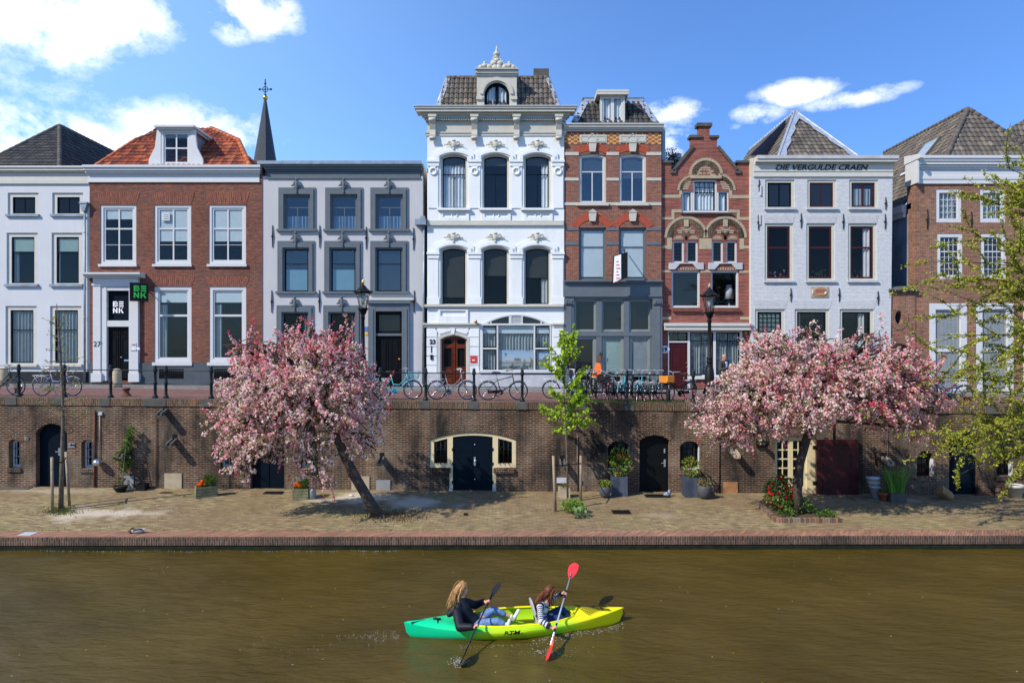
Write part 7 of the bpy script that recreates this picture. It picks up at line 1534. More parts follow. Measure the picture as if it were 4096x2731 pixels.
# right hand side group
a = qpt(3505, 1992); r = thing('stacked_white_pots', 'leaning stack of white plastic pots left of the tall iris leaves', 'plant pots', a); 
for k in range(3): m = MB(); m.lathe([(.11+.022*k, .15*k), (.17+.02*k, .15*k+.38), (.18+.02*k, .15*k+.38), (.18+.02*k, .15*k+.41)], a, 18); m.v = [(v[0]-(v[2]-a.z)*.16, v[1], v[2]) for v in m.v]; m.build('pot', 'pot_white', r)
a = qpt(3533, 2002); pot('terracotta_pot', 'small orange terracotta pot between white pots and iris tub', [(.1, 0), (.14, .22), (.155, .22), (.155, .27)], a, 'terracotta'); bush('pot_plant', 'tiny green sprig in the orange terracotta pot', 'plant', a+Vector((0, 0, .24)), (.1, .1, .05), 60, GR, .06, seed=8)
a = qpt(3578, 2002); pot('mossy_stone_tub', 'dark mossy stone tub holding the tall green iris leaves', (.26, .3), a, 'stone_dark', sq=True); r = thing('iris_clump', 'tall bright green sword-shaped iris leaves in a mossy tub by the wall', 'plant', a+Vector((0, 0, .25))); m = MB(); rn = random.Random(2)
for k in range(190):
    b = a+Vector((rn.uniform(-.22, .22), rn.uniform(-.2, .2), .25)); L = rn.uniform(.45, .95); dx = (b.x-a.x)*1.6+rn.uniform(-.12, .2); q = [b+Vector((dx*f*f*L, rn.uniform(-.02, .02), L*f)) for f in (0, .35, .7, 1)]; w = Vector((.013, rn.uniform(-.01, .01), 0)); cc = jit(rn.choice([(.13, .30, .03), (.18, .36, .05), (.08, .2, .03)]), .3)
    for i in range(3): k0, k1 = 1-.25*i, 1-.3*(i+1); m.quad(q[i]-w*k0, q[i]+w*k0, q[i+1]+w*k1, q[i+1]-w*k1, col=cc)
m.nofix = True; m.build('leaves', 'leaf', r)
a = qpt(3777, 1996); r = thing('wood_log', 'split weathered wooden log block lying tilted near the dark blue door', 'log', a); m = MB(); c = a+Vector((0, 0, .2)); u = Vector((cos(.6), 0, -sin(.6))); v = Vector((sin(.6), 0, cos(.6))); n = 14; vs = []
plain('log_wood', (.30, .17, .07), .85, var=.4, scale=5, bump=.8)
for e in (-1, 1):
    for k in range(n): an = 2*pi*k/n; rr = .18+.025*sin(an*3)+.012*sin(an*7); vs.append(c+u*e*.21+v*rr*cos(an)+Vector((0, 1, 0))*rr*sin(an))
m.faces(vs, [(k, (k+1) % n, n+(k+1) % n, n+k) for k in range(n)]+[tuple(range(n)), tuple(range(2*n-1, n-1, -1))]); m.build('block', 'log_wood', r)
a = qpt(4060, 1988); pot('cream_pot', 'large cream plastic pot by the right edge beside stacked bricks', [(.19, 0), (.235, .34), (.26, .34), (.265, .44)], a, 'pot_cream')
a = qpt(4002, 1980); r = thing('brick_stack', 'low stack of old bricks on the quay left of the cream pot', 'brick stack', a); rn = random.Random(4)
for L in range(5):
    for c_ in range(2 if L < 4 else 1):
        m = MB(); x_ = a.x-.12+c_*.23+rn.uniform(-.01, .02); m.box(x_-.1, a.y-.06+rn.uniform(-.02, .02), a.z+L*.07, x_+.1, a.y+.06, a.z+L*.07+.06); m.build('brick', 'wood_grey' if rn.random() < .4 else 'rust', r)
for c_ in range(3): m = MB(); x_ = a.x-.75+c_*.22; m.box(x_-.1, a.y-.06, a.z, x_+.1, a.y+.07, a.z+.06+.02*(c_ % 2)); m.build('brick', 'rust', r)
# flower bed with brick edging
pts = [(3032, 2020), (3105, 2088), (3360, 2088), (3240, 2020)]; q = [qpt(*p) for p in pts]; r = thing('flower_bed', 'brick-edged flower bed round the foot of the wide pink tree', 'flower bed', q[1]); m = MB(); m.faces([tuple(p+Vector((0, 0, .06))) for p in q], [(0, 1, 2, 3)]); m.build('soil', 'soil', r); k_ = 0
m = MB()
for i in (0, 1, 3):
    p0, p1 = q[i], q[(i+1) % 4]; n = int((p1-p0).length/.075); d = (p1-p0).normalized(); w = Vector((-d.y, d.x, 0))
    for k in range(n): c = p0+(p1-p0)*((k+.5)/n); m.obox(c+Vector((0, 0, .055)), d*.031, w*.055, (0, 0, .075+.008*sin(k*2.3)), col=jit(rn.choice([(.22, .12, .075), (.13, .085, .06), (.2, .15, .11)]), .3))
m.build('brick_edging', 'tile', r)
bush('camellia_bush', 'camellia bush with bright red flowers at the left of the brick-edged bed', 'bush', qpt(3125, 2050), (.52, .4, .56), 1300, YG+GR, .085, fl=(26, (.75, .01, .01), .055), seed=9, off=(.0, 0, .62))
for (px_, py_, rx, rz, n, lb) in ((3190, 2060, .45, .28, 700, 'dark green undergrowth at the foot of the wide pink tree'), (3310, 2080, .3, .14, 400, 'low green herbs at the right end of the brick-edged bed'), (3150, 2070, .25, .12, 200, 'grassy tuft below the red camellia bush'), (3255, 2062, .14, .12, 120, 'small tuft right behind the wide pink trunk')):
    bush('undergrowth', lb, 'plant', qpt(px_, py_), (rx, .2, rz), n, GR, .08, stems=2, seed=int(px_))
bush('green_herbs', 'fresh green weedy herbs round the foot of the lime-green young tree', 'plant', qpt(2290, 2052), (.36, .25, .2), 1100, [(.2, .33, .05), (.14, .26, .04), (.3, .4, .06)], .06, stems=14, seed=11, off=(0, 0, .24))
bush('broad_leaf_plant', 'rosette of pale broad leaves in front of the fresh green herbs', 'plant', qpt(2325, 2068), (.2, .12, .08), 40, [(.2, .3, .12)], .2, stems=1, seed=12, up=.5)
def tufts(name, label, pts, n, s, cols, fz):
    m = MB(); rn = random.Random(5)
    for k in range(n):
        px_, py_ = pts(rn); x_, y_, z_ = on_ground(px_, py_, fz, 22); b = Vector((x_, y_, z_))
        for e in range(4): d = Vector((rn.gauss(0, .35), rn.gauss(0, .3), 1)).normalized(); L = s*rn.uniform(.5, 1.3); w = Vector((.006, .003, 0)); m.quad(b-w, b+w, b+d*L, col=jit(rn.choice(cols), .3))
    m.nofix = True; o = m.build(name, 'leaf'); tag(o, label, kind='stuff')
tufts('grass', 'grass tufts growing along the top of the quay wall by the bicycle rack', lambda r: (r.uniform(2360, 2810), r.uniform(1600, 1614)), 900, .07, [(.16, .22, .04), (.25, .27, .07), (.1, .16, .03)], lambda x, y: street_z(x, y)+.02)
tufts('weeds', 'small weeds and moss tufts scattered over the lower quay', lambda r: (r.uniform(0, 4096), r.choice([r.uniform(2010, 2120), 2122, r.gauss(255, 30)*0+r.uniform(2030, 2060)])), 1500, .03, [(.18, .22, .05), (.25, .26, .08)], quay_z)
tufts('sapling_grass', 'grass round the foot of the bare young tree', lambda r: (r.gauss(248, 32), r.gauss(2042, 9)), 420, .06, [(.12, .18, .03), (.2, .2, .06)], quay_z)
tufts('fallen_leaves', 'dry leaf litter round the leaning trunk', lambda r: (r.gauss(1560, 65), r.gauss(2062, 14)), 900, .05, [(.16, .08, .04), (.1, .07, .03), (.2, .13, .06)], quay_z)
a = qpt(2256, 1988); r = thing('mossy_stone', 'moss-topped square stone block against the wall behind the lime-green tree', 'stone block', a); m = MB(); m.box(a.x-.19, a.y-.15, a.z-.02, a.x+.19, a.y+.2, a.z+.36); m.build('block', 'stone_sand', r); m = MB(); leaves(m, a+Vector((0, 0, .36)), (.22, .18, .09), 500, [(.10, .12, .03), (.16, .16, .05)], .04, seed=3); m.nofix = True; m.build('moss', 'leaf', r)
# ================================================================ bicycles, lamps, street things
def bike(label, px, py=None, y=None, ang=0., fr=(.02, .02, .022), tyre=(.015, .015, .015), sad=(.02, .02, .02), case=None, fender=(.02, .02, .02), crate=None, rear_crate=None, basket=False, child=False, top=False, hb=(.32, .32, .34), lean=.06, group='bicycles parked along the canal railing'):
    y = y or 24.75; X_ = (px-CX)/FPX*y; r = thing('bicycle', label, 'bicycle', (X_, y, street_z(X_, y)+.006), group, ang, world=False); r.rotation_euler[0] = lean*cos(ang); r.rotation_euler[1] = -lean*sin(ang)
    ORG[r.name] = Vector((0, 0, 0)); WR, xr, xf = .345, -.55, .56; bb = Vector((-.08, 0, .29)); st = Vector((-.22, 0, .80)); hd = Vector((.34, 0, .86)); hl = Vector((.40, 0, .62))
    m = MB(); T = lambda a, b, q=.017: m.tube([a, b], q, 6, fr)
    T(bb, st, .018); T(bb, hl, .02) if top else m.tube([bb, (.1, 0, .40), (.28, 0, .60), hl], .022, 6, fr); T(st+Vector((.03, 0, -.08)), hd, .017) if top else m.tube([(-.16, 0, .55), (.06, 0, .52), (.26, 0, .70), hd], .017, 6, fr); T(hl, hd+Vector((0, 0, .06)), .022)
    for s in (-.05, .05): m.tube([(bb.x, s*.6, bb.z), (xr, s, WR)], .011, 5, fr); m.tube([(st.x, s*.4, .72), (xr, s, WR)], .010, 5, fr); m.tube([(hl.x+.01, s, .6), (.46, s, .46), (xf, s, WR)], .012, 5, fr)
    m.build('frame', 'paintcol', r)
    for i, x in enumerate((xr, xf)):
        m = MB(); m.ring((x, 0, WR), WR-.018, .019, n=30, k=6, col=tyre); w = m.build('wheel', 'paintcol', r); m = MB(); m.ring((x, 0, WR), WR-.045, .011, n=30, k=5)
        for k in range(16): a = 2*pi*k/16; m.tube([(x+.03*cos(a+.8), .02*(-1)**k, WR+.03*sin(a+.8)), (x+(WR-.05)*cos(a), 0, WR+(WR-.05)*sin(a))], .0022, 3, cap=False)
        m.tube([(x, -.05, WR), (x, .05, WR)], .022, 8); m.build('rim', 'chrome', w)
        m = MB(); m.ring((x, 0, WR), WR+.02, .018, n=16, k=5, a0=-pi*.95, a1=-.25*pi if i == 0 else -.12*pi, col=fender) if i == 0 else m.ring((x, 0, WR), WR+.02, .018, n=16, k=5, a0=-pi*.85, a1=-.25*pi, col=fender); m.build('mudguard', 'paintcol', r)
    m = MB(); sp = Vector((-.25, 0, .96)); m.tube([st, sp], .012, 6, (.4, .4, .42)); m.ball(sp+Vector((-.05, 0, .04)), .12, .085, .04, 10, 6, sad); m.ball(sp+Vector((.06, 0, .04)), .11, .035, .03, 8, 6, sad); m.build('saddle', 'paintcol', r)
    m = MB(); hp = hd+Vector((-.03, 0, .22)); m.tube([hd, hp], .013, 6, hb); m.tube([hp+Vector(v) for v in ((-.20, -.27, .0), (-.05, -.24, .03), (.05, -.1, .02), (.04, 0, 0), (.05, .1, .02), (-.05, .24, .03), (-.20, .27, .0))], .012, 6, hb); m.ball(hp+Vector((.12, 0, -.12)), .045, col=(.3, .3, .3))
    for s in (-1, 1): m.tube([hp+Vector((-.2, s*.27, 0)), hp+Vector((-.1, s*.262, .018))], .017, 6, (.02, .02, .02))
    m.build('handlebar', 'paintcol', r)
    m = MB(); cc = case or (.02, .02, .02); m.obox((-.30, -.045, .31), (.26, 0, .012), (0, .014, 0), (0, 0, .055), cc); m.lathe([(.10, -.014), (.10, .014)], (0, 0, 0), 14, cc, False); n = 14*2
    m.v[-n:] = [(bb.x+v[0], -.045+v[2], bb.z+v[1]) for v in m.v[-n:]]; m.build('chain_case', 'paintcol', r)
    m = MB(); m.tube([bb+Vector((0, -.06, 0)), bb+Vector((-.12, -.09, -.12))], .010, 5, (.5, .5, .5)); m.tube([bb+Vector((0, .06, 0)), bb+Vector((.12, .09, .12))], .010, 5, (.5, .5, .5)); m.box(bb.x-.16, -.18, .155, bb.x-.08, -.09, .18, (.03, .03, .03)); m.box(bb.x+.08, .09, .40, bb.x+.16, .18, .425, (.03, .03, .03)); m.build('crank', 'paintcol', r)
    m = MB(); rc = (.5, .5, .52) if not case or sum(case) < 2 else case
    for s in (-.06, .06): m.tube([(-.28, s, .75), (-.85, s, .75)], .007, 4, rc); m.tube([(-.8, s, .75), (xr, s, WR)], .006, 4, rc); m.tube([(-.5, s, .75), (xr, s, WR)], .006, 4, rc)
    for k in range(4): m.tube([(-.35-.15*k, -.06, .75), (-.35-.15*k, .06, .75)], .006, 4, rc)
    m.build('luggage_rack', 'paintcol', r)
    def slat(c, L, W_, H_, col, n=4, solid=False):
        m = MB()
        for k in range(n):
            z = c[2]+H_*(k+.5)/n; t = H_/n/2*(.78 if not solid else .98)
            for s in (-1, 1): m.obox((c[0], c[1]+s*W_/2, z), (L/2, 0, 0), (0, .008, 0), (0, 0, t), col); m.obox((c[0]+s*L/2, c[1], z), (.008, 0, 0), (0, W_/2, 0), (0, 0, t), col)
        m.box(c[0]-L/2, c[1]-W_/2, c[2]-.01, c[0]+L/2, c[1]+W_/2, c[2]+.004, col); return m
    if crate: slat((.62, 0, .74), .34, .42, .24, crate).build('front_crate', 'paintcol', r); m = MB(); m.tube([(.42, 0, .72), (.8, 0, .73)], .01, 5, fr); m.tube([(xf, .05, WR), (.68, .05, .74)], .008, 5, fr); m.tube([(xf, -.05, WR), (.68, -.05, .74)], .008, 5, fr); m.build('front_rack', 'paintcol', r)
    if rear_crate: slat((-.56, 0, .77), .36, .36, .26, rear_crate).build('rear_crate', 'paintcol', r)
    if basket:
        m = MB(); bc = basket if hasattr(basket, '__len__') else (.03, .03, .03)
        for k in range(5): q = .12+.02*k; z = .76+.06*k; m.tube([(.62-q, -q*1.2, z), (.62+q, -q*1.2, z), (.62+q, q*1.2, z), (.62-q, q*1.2, z), (.62-q, -q*1.2, z)], .007, 4, bc)
        for dx, dy in ((-1, -1), (1, -1), (1, 1), (-1, 1), (0, -1), (0, 1), (1, 0)): m.tube([(.62+dx*.12, dy*.144, .76), (.62+dx*.2, dy*.24, 1.0)], .007, 4, bc)
        m.build('basket', 'paintcol', r)
    if child:
        oc = (.75, .17, .04); m = MB(); m.plate([(-.14, .82), (.14, .82), (.15, .98), (.11, 1.25), (.06, 1.33), (-.06, 1.33), (-.11, 1.25), (-.15, .98)], [], -.70, -.66, oc, axis='x'); m.box(-.68, -.13, .80, -.38, .13, .84, oc)
        for s in (-1, 1): m.plate([(-.68, .8), (-.4, .8), (-.5, 1.0), (-.68, 1.1)], [], s*.13, s*.15, oc); m.plate([(-.52, .45), (-.4, .45), (-.4, .82), (-.52, .82)], [], s*.16, s*.175, (.05, .05, .05))
        m.build('child_seat', 'paintcol', r)
    m = MB(); m.tube([(-.12, .04, .28), (-.16, .17, .01)], .009, 5, (.3, .3, .3)); m.build('kickstand', 'paintcol', r)
    return r
bike('dark green bicycle cut off by the left edge of the picture', 4, fr=(.015, .025, .022))
bike('lavender bicycle with pale saddle cover behind the bare young tree', 230, fr=(.22, .22, .34), sad=(.62, .48, .48), fender=(.3, .3, .33), case=(.22, .22, .18))
bike('pale blue bicycle with front carrier right of the leaning pink tree', 1590, fr=(.08, .34, .42), fender=(.08, .34, .42), case=(.06, .32, .42), basket=(.12, .42, .5), y=24.7)
bike('silver grey ladies bicycle in front of the brown panelled door', 1808, fr=(.20, .20, .22), case=(.14, .14, .15), fender=(.3, .3, .32), hb=(.7, .7, .7))
bike('black bicycle with straight top tube in front of the shop window', 2012, fr=(.012, .012, .014), top=True, fender=(.2, .2, .21))
bike('white and grey bicycle half hidden behind the lime-green tree', 2262, y=26., fr=(.5, .5, .52), fender=(.25, .25, .32), case=(.5, .5, .5), hb=(.7, .7, .7))
rk = 'bicycles standing in the rack'
A_ = rad(-112)
bike('bicycle with orange child seat, leftmost in the rack', 2372, y=25.15, ang=A_, child=True, sad=(.25, .32, .2), fr=(.03, .03, .03), group=rk)
bike('red bicycle with blue tyres and black front crate in the rack', 2430, y=25.1, ang=A_, fr=(.5, .02, .02), tyre=(.02, .06, .18), crate=(.02, .02, .022), group=rk)
bike('teal bicycle without crate, just right of the blue-tyred one', 2492, y=25.2, ang=rad(68), fr=(.05, .38, .46), fender=(.08, .42, .5), group=rk)
bike('turquoise patterned bicycle in the middle of the rack', 2560, y=25.2, ang=rad(68), fr=(.03, .30, .40), fender=(.06, .36, .44), group=rk)
bike('dark brown bicycle wedged between the red and the teal ones', 2458, y=25.3, ang=rad(66), fr=(.05, .03, .02), group=rk)
bike('black bicycle wedged between the teal and turquoise ones', 2526, y=25.3, ang=rad(70), fr=(.015, .015, .018), group=rk)
bike('dark green bicycle wedged between turquoise and grey ones', 2590, y=25.3, ang=rad(67), fr=(.015, .03, .02), group=rk)
bike('navy bicycle at the left end behind the orange child seat', 2335, y=25.4, ang=rad(66), fr=(.015, .02, .05), group=rk)
bike('grey bicycle with black saddle beside the rack end post', 2620, y=25.2, ang=rad(66), fr=(.10, .13, .13), fender=(.04, .04, .05), group=rk)
bike('black bicycle with orange wooden crate at the right end of the rack', 2716, y=24.95, ang=rad(-148), crate=(.62, .24, .04), sad=(.12, .03, .015), tyre=(.02, .018, .015), fr=(.012, .012, .014), group=rk)
bike('black bicycle with wire basket behind the right street lamp', 2925, y=25.3, ang=rad(12), basket=True, rear_crate=None, hb=(.03, .03, .03))
bike('dark bicycle glimpsed through the wide pink tree', 3414, y=24.8, fr=(.03, .03, .04))
bike('blue bicycle facing left behind the overhanging green branches', 3792, y=24.8, ang=pi, fr=(.02, .09, .25), fender=(.15, .15, .18))
# bicycle rack
x0, x1 = (2345-CX)/FPX*24.6, (2668-CX)/FPX*24.6; z = street_z(x0, 24.6); r = thing('bicycle_rack', 'grey steel bicycle rack with slanting hoops behind the railing', 'bicycle rack', (x0, 24.6, z)); m = MB(); m.tube([(x0, 24.6, z+.34), (x1, 24.6, z+.30)], .035, 8); m.build('bar', 'iron_dark', r)
for k in range(5): x = x0+.15+(x1-x0-.3)*k/4; m = MB(); m.tube([(x-.28, 24.6, z+.33), (x+.02, 24.8, z+.72), (x+.10, 24.85, z+.80), (x+.2, 24.85, z+.78), (x+.24, 24.85, z+.66), (x+.24, 24.85, z+.1)], .022, 6); m.build('hoop', 'iron_dark', r)
m = MB(); m.lathe([(.07, 0), (.075, .02), (.075, .42), (.06, .45), (.02, .46)], (x1+.02, 24.5, z-.03), 12); m.build('end_post', 'iron_dark', r)
# street lamps
def street_lamp(label, px, ytop, y):
    x = (px-CX)/FPX*y; z0 = street_z(x, y)-.02; zt = CZ-(ytop-HY)/FPX*y; Hh = zt-z0; r = thing('street_lamp', label, 'street lamp', (x, y, z0), 'old-style street lamps on the quay'); q = Hh/4.25
    m = MB(); m.lathe([(.34, 0), (.34, .10), (.30, .11)], (x, y, z0), 16, sm=False); m.build('plinth', 'stone_pale', r)
    m = MB(); m.lathe([(a, b*q) for a, b in ((.26, .10), (.26, .16), (.22, .18), (.22, .34), (.24, .36), (.24, .42), (.20, .45), (.175, .8), (.16, 1.1), (.15, 1.12), (.155, 1.18), (.14, 1.2), (.13, 1.28), (.09, 1.4), (.10, 1.44), (.115, 1.48), (.10, 1.52), (.09, 1.56), (.115, 1.6), (.10, 1.64), (.072, 1.66), (.066, 2.4), (.058, 2.85), (.075, 2.87), (.07, 2.93), (.085, 2.95), (.06, 3.0), (.07, 3.06), (.11, 3.12), (.16, 3.20), (.185, 3.24), (.185, 3.27), (.13, 3.28))], (x, y, z0), 16, lobes=0)
    m.build('post', 'iron_black', r)
    zb = z0+3.28*q; m = MB()
    for k in range(6): a = 2*pi*(k+.5)/6; m.tube([(x+.13*cos(a), y+.13*sin(a), zb), (x+.245*cos(a), y+.245*sin(a), zb+.52*q)], .012, 5)
    for k in range(3): a = 2*pi*k/3; m.tube([(x+.15*cos(a), y+.15*sin(a), zb-.04), (x+.10*cos(a), y+.10*sin(a), zb-.2), (x+.04*cos(a), y+.04*sin(a), zb-.28)], .014, 5)
    fr_ = m.build('lantern', 'iron_black', r); m = MB(); m.lathe([(.125, 0), (.235, .52*q)], (x, y, zb), 6, sm=False); 
    m.f = m.f[:-2]; m.c = m.c[:-2]; m.sm = m.sm[:-2]; m.build('lantern_glass', 'glass_lamp', fr_)
    m = MB(); m.lathe([(.05, 0), (.06, .1), (.1, .2), (.1, .28), (.04, .36)], (x, y, zb+.12), 10); m.build('lamp_bulb', 'lamp_glass', fr_)
    m = MB(); m.lathe([(.30, 0), (.33, .02), (.32, .06), (.27, .08), (.16, .17), (.10, .24), (.09, .27), (.05, .28), (.03, .33)], (x, y, zb+.52*q), 12); 
    for k in range(8): a = 2*pi*k/8; m.ball((x+.33*cos(a), y+.33*sin(a), zb+.52*q+.06), .03)
    m.build('lantern_roof', 'iron_black', fr_); m = MB(); m.lathe([(.02, 0), (.05, .04), (.045, .1), (.02, .15), (.01, .18)], (x, y, zb+.52*q+.32), 10); m.build('finial', 'gold' if px < 2000 else 'stone_sand', fr_)
glass('glass_lamp', .12, (.8, .82, .82))
street_lamp('black street lamp with gilt finial rising behind the leaning pink tree', 1452, 1122, 24.5); street_lamp('black street lamp with thick base between gabled house and pink blossoms', 2838, 1137, 24.55)
m = MB(); 
# bollards and mooring posts
def stone_bollard(label, px, py): a = Vector(on_street(px, py)); r = thing('stone_bollard', label, 'bollard', a); m = MB(); m.lathe([(.2, 0), (.19, .3), (.17, .62), (.17, .78), (.13, .86), (.05, .88)], a, 10, sx=1.1); m.build('body', 'stone_sand', r)
stone_bollard('worn rounded stone bollard before the black door of the brick house', 468, 1552); stone_bollard('rounded stone bollard behind the leftmost bicycle', 14, 1548)
def spool(label, px, py): a = Vector(on_street(px, py)); r = thing('mooring_bollard', label, 'mooring bollard', a, 'rusty mooring bollards'); m = MB(); m.lathe([(.19, 0), (.17, .03), (.11, .1), (.09, .17), (.13, .25), (.15, .28), (.14, .3)], a, 14); m.build('body', 'rust', r)
spool('rusty spool-shaped mooring bollard below the rounded stone bollard', 505, 1584); spool('rusty mooring bollard behind the wheel of the leftmost bicycle', 72, 1580); spool('rusty mooring bollard behind the blue bicycle at the right', 3866, 1618)
def flat(name, label, cat, px, py, w, d, mat, h=.015, sl=0):
    a = qpt(px, py); r = thing(name, label, cat, a); m = MB(); m.box(a.x-w/2, a.y, a.z, a.x+w/2, a.y+d, a.z+h); m.build('slab', mat, r)
    if sl:
        m = MB()
        for k in range(sl): m.box(a.x-w/2+.02, a.y+d*(k+.2)/sl, a.z+h+.001, a.x+w/2-.02, a.y+d*(k+.7)/sl, a.z+h+.01)
        m.build('slats', 'iron_black', r)
flat('door_mat', 'black rubber door mat before the double cellar door behind the leaning tree', 'door mat', 1087, 1976, .62, .32, 'rubber', .03, 5); flat('door_mat', 'black ribbed door mat before the arched door between the tall planters', 'door mat', 2634, 1990, .82, .42, 'rubber', .03, 6)
flat('drain_cover', 'rust-coloured slotted drain cover in the paving', 'drain cover', 2490, 2056, .58, .5, 'rust', .012, 7); flat('steel_plate', 'light steel plate set in the quay edge near the left corner', 'plate', 96, 2142, .36, .3, 'stone_pale', .02); flat('drain_grate', 'dark flat drain grate against the left quay wall', 'drain grate', 660, 1972, .38, .16, 'iron_black', .012); flat('brick_shard', 'small dark broken brick lying on the paving', 'brick', 1863, 2061, .13, .07, 'iron_black', .06); flat('door_threshold', 'dark slab before the left arched cellar door', 'slab', 40, 1957, 1.2, .3, 'stone_dark', .02)
# duck asleep on the edge
a = qpt(548, 2132); r = thing('duck', 'sleeping mallard drake with dark green head resting at the quay edge', 'duck', a); m = MB(); m.ball(a+Vector((0, 0, .07)), .2, .1, .075, 16, 10, (.30, .27, .24)); m.ball(a+Vector((-.14, -.01, .06)), .09, .08, .06, 12, 8, (.09, .04, .025)); m.ball(a+Vector((-.11, -.02, .12)), .06, .045, .042, 12, 8, (.008, .022, .02)); m.tube([a+Vector((.12, 0, .09)), a+Vector((.28, 0, .12))], [.05, .008], 8, (.45, .43, .4)); m.tube([a+Vector((-.05, -.07, .11)), a+Vector((.18, -.05, .13))], [.045, .012], 8, (.06, .045, .035)); m.tube([a+Vector((-.07, -.05, .115)), a+Vector((-.02, -.08, .11))], [.014, .008], 6, (.3, .3, .05)); m.build('body', 'cloth', r)
a = qpt(2672, 1984); r = thing('plastic_bag', 'crumpled clear plastic bag leaning at the arched door frame', 'bag', a); m = MB(); m.ball(a+Vector((-.05, 0, .06)), .12, .08, .07, 10, 7); m.ball(a+Vector((.05, 0, .12)), .06, .05, .12, 8, 6); rn = random.Random(3); m.v = [(v[0]+rn.uniform(-.02, .02), v[1]+rn.uniform(-.02, .02), v[2]+rn.uniform(-.02, .02)) for v in m.v]; m.build('film', 'zinc', r)
a = qpt(1405, 1984); r = thing('paper_scrap', 'white crumpled scrap of paper near the leaning trunk', 'litter', a); m = MB(); m.ball(a+Vector((0, 0, .03)), .09, .06, .035, 7, 5); m.build('sheet', 'pot_white', r)
# shrub on the roof between brick houses
p = PX(2683, 625, YF+1.6); bush('roof_shrub', 'straggly reddish-green shrub on the roof behind the gabled red house', 'shrub', p-Vector((0, 0, .5)), (.5, .4, .45), 420, [(.07, .09, .03), (.16, .09, .05)], .10, seed=31)
# ================================================================ kayak and people
def KP(a, b, h): q = KC+KD*a+KN*b; return Vector((q.x, q.y, WATER_Z+h))
def K(px, py, b): dx = (px-CX)/FPX; t_ = (b+KC.dot(KN))/(dx*KN.x+KN.y); return Vector((dx*t_, t_, CZ-(py-HY)/FPX*t_))
hb_ = lambda a: .53*max(0, 1-abs(a/2.15)**1.95)**1.0
hz_ = lambda a: .14+.12*(abs(a)/2.15)**2
kr = thing('tandem_kayak', 'green, lime and yellow two-seat open kayak paddling along the canal', 'kayak', KP(0, 0, 0)); rn = random.Random(1)
def kcol(a, b, h):
    t_ = a+.25*MN.noise(Vector((a*1.5, b*3, h*6)))+.06*b
    s = [(-2.2, (.0, .50, .24)), (-1.2, (.01, .56, .22)), (-.9, (.08, .55, .06)), (-.6, (.42, .62, .015)), (.3, (.38, .60, .01)), (.75, (.30, .62, .02)), (1.1, (.72, .66, .01)), (2.2, (.80, .62, .005))]
    for (p0, c0), (p1, c1) in zip(s, s[1:]):
        if t_ < p1: f = max(0, (t_-p0)/(p1-p0)); return tuple(u+(v-u)*f for u, v in zip(c0, c1))
    return s[-1][1]
N = 96; O = []; Cc = []
for i in range(N):
    th = 2*pi*i/N; a = 2.15*cos(th); O.append((a, hb_(a)*(1 if sin(th) >= 0 else -1) if abs(sin(th)) > .01 else 0, hz_(a)+.02*(a > 0)))
    c = cos(th); s = sin(th); ca = -.01+1.13*math.copysign(abs(c)**.75, c); Cc.append((ca, .455*math.copysign(abs(s)**.8, s)*(1-.28*abs(ca/1.13)**3), .215))
m = MB(); L = [[KP(*o) for o in O]]
for f in (.08, .35, .7, 1.): L.append([KP(o[0]+(c[0]-o[0])*f, o[1]+(c[1]-o[1])*f, o[2]+(c[2]-o[2])*f+.03*sin(pi*f)+(.01 if f > 0 else 0)) for o, c in zip(O, Cc)])
def loft(m, A_, B_, col=kcol, sm=True):
    n = len(A_)
    for i in range(n):
        j = (i+1) % n; c = (A_[i]+A_[j]+B_[i]+B_[j])/4; lo = Vector((c.x, c.y))-KC; m.quad(A_[i], A_[j], B_[j], B_[i], col=col(lo.dot(KD), lo.dot(KN), c.z-WATER_Z) if col else None, sm=sm)
for A_, B_ in zip(L, L[1:]): loft(m, A_, B_)
m.build('deck', 'plastic', kr, merge=True)
m = MB(); H_ = [[KP(o[0], o[1], o[2]) for o in O]]
for f, g, rk_ in ((1.0, .0, .004), (.95, .07, .022), (.82, -.03, .06), (.45, -.09, .1), (.02, -.11, .13)): H_.append([KP(o[0]*(1-rk_*(abs(o[0])/2.15)**3), o[1]*f, g if g > 0 or f < .99 else o[2]-.02) for o in O])
for A_, B_ in zip(H_, H_[1:]): loft(m, A_, B_)
m.build('hull', 'plastic', kr, merge=True)
m = MB(); m.tube([KP(*c)+Vector((0, 0, .02)) for c in Cc+[Cc[0]]], .021, 8, (.80, .68, .01), cap=False); m.build('coaming', 'plastic', kr)
m = MB(); I0 = [KP(*c) for c in Cc]; I1 = [KP(c[0]*.97, c[1]*.98, .10) for c in Cc]; I2 = [KP(c[0]*.92, c[1]*.8, .02) for c in Cc]; I3 = [KP(c[0]*.3, c[1]*.1, .015) for c in Cc]
for A_, B_ in ((I0, I1), (I1, I2), (I2, I3)): loft(m, A_, B_, lambda a, b, h: (.30, .52, .01))
m.build('cockpit', 'plastic', kr, merge=True)
m = MB(); q = [KP(1.28, .30, .30), KP(1.24, -.1, .335), KP(1.34, -.27, .30), KP(1.83, -.13, .325), KP(1.80, .15, .325)]; e = [((1.22, .25), (1.80, .13)), ((1.36, -.26), (1.84, -.13))]
for i in range(12): f = i/11; m.tube([KP(1.22+.58*f, .25-.12*f-.06*sin(pi*f), .295), KP(1.36+.48*f, -.26+.13*f+.06*sin(pi*f), .285)], .005, 4)
for j in range(8): f = j/7; m.tube([KP(1.22+.14*f, .25-.51*f, .29), KP(1.52+.07*f, .12-.22*f, .30), KP(1.80+.04*f, .13-.26*f, .29)], .005, 4)
m.build('deck_net', 'rubber', kr)
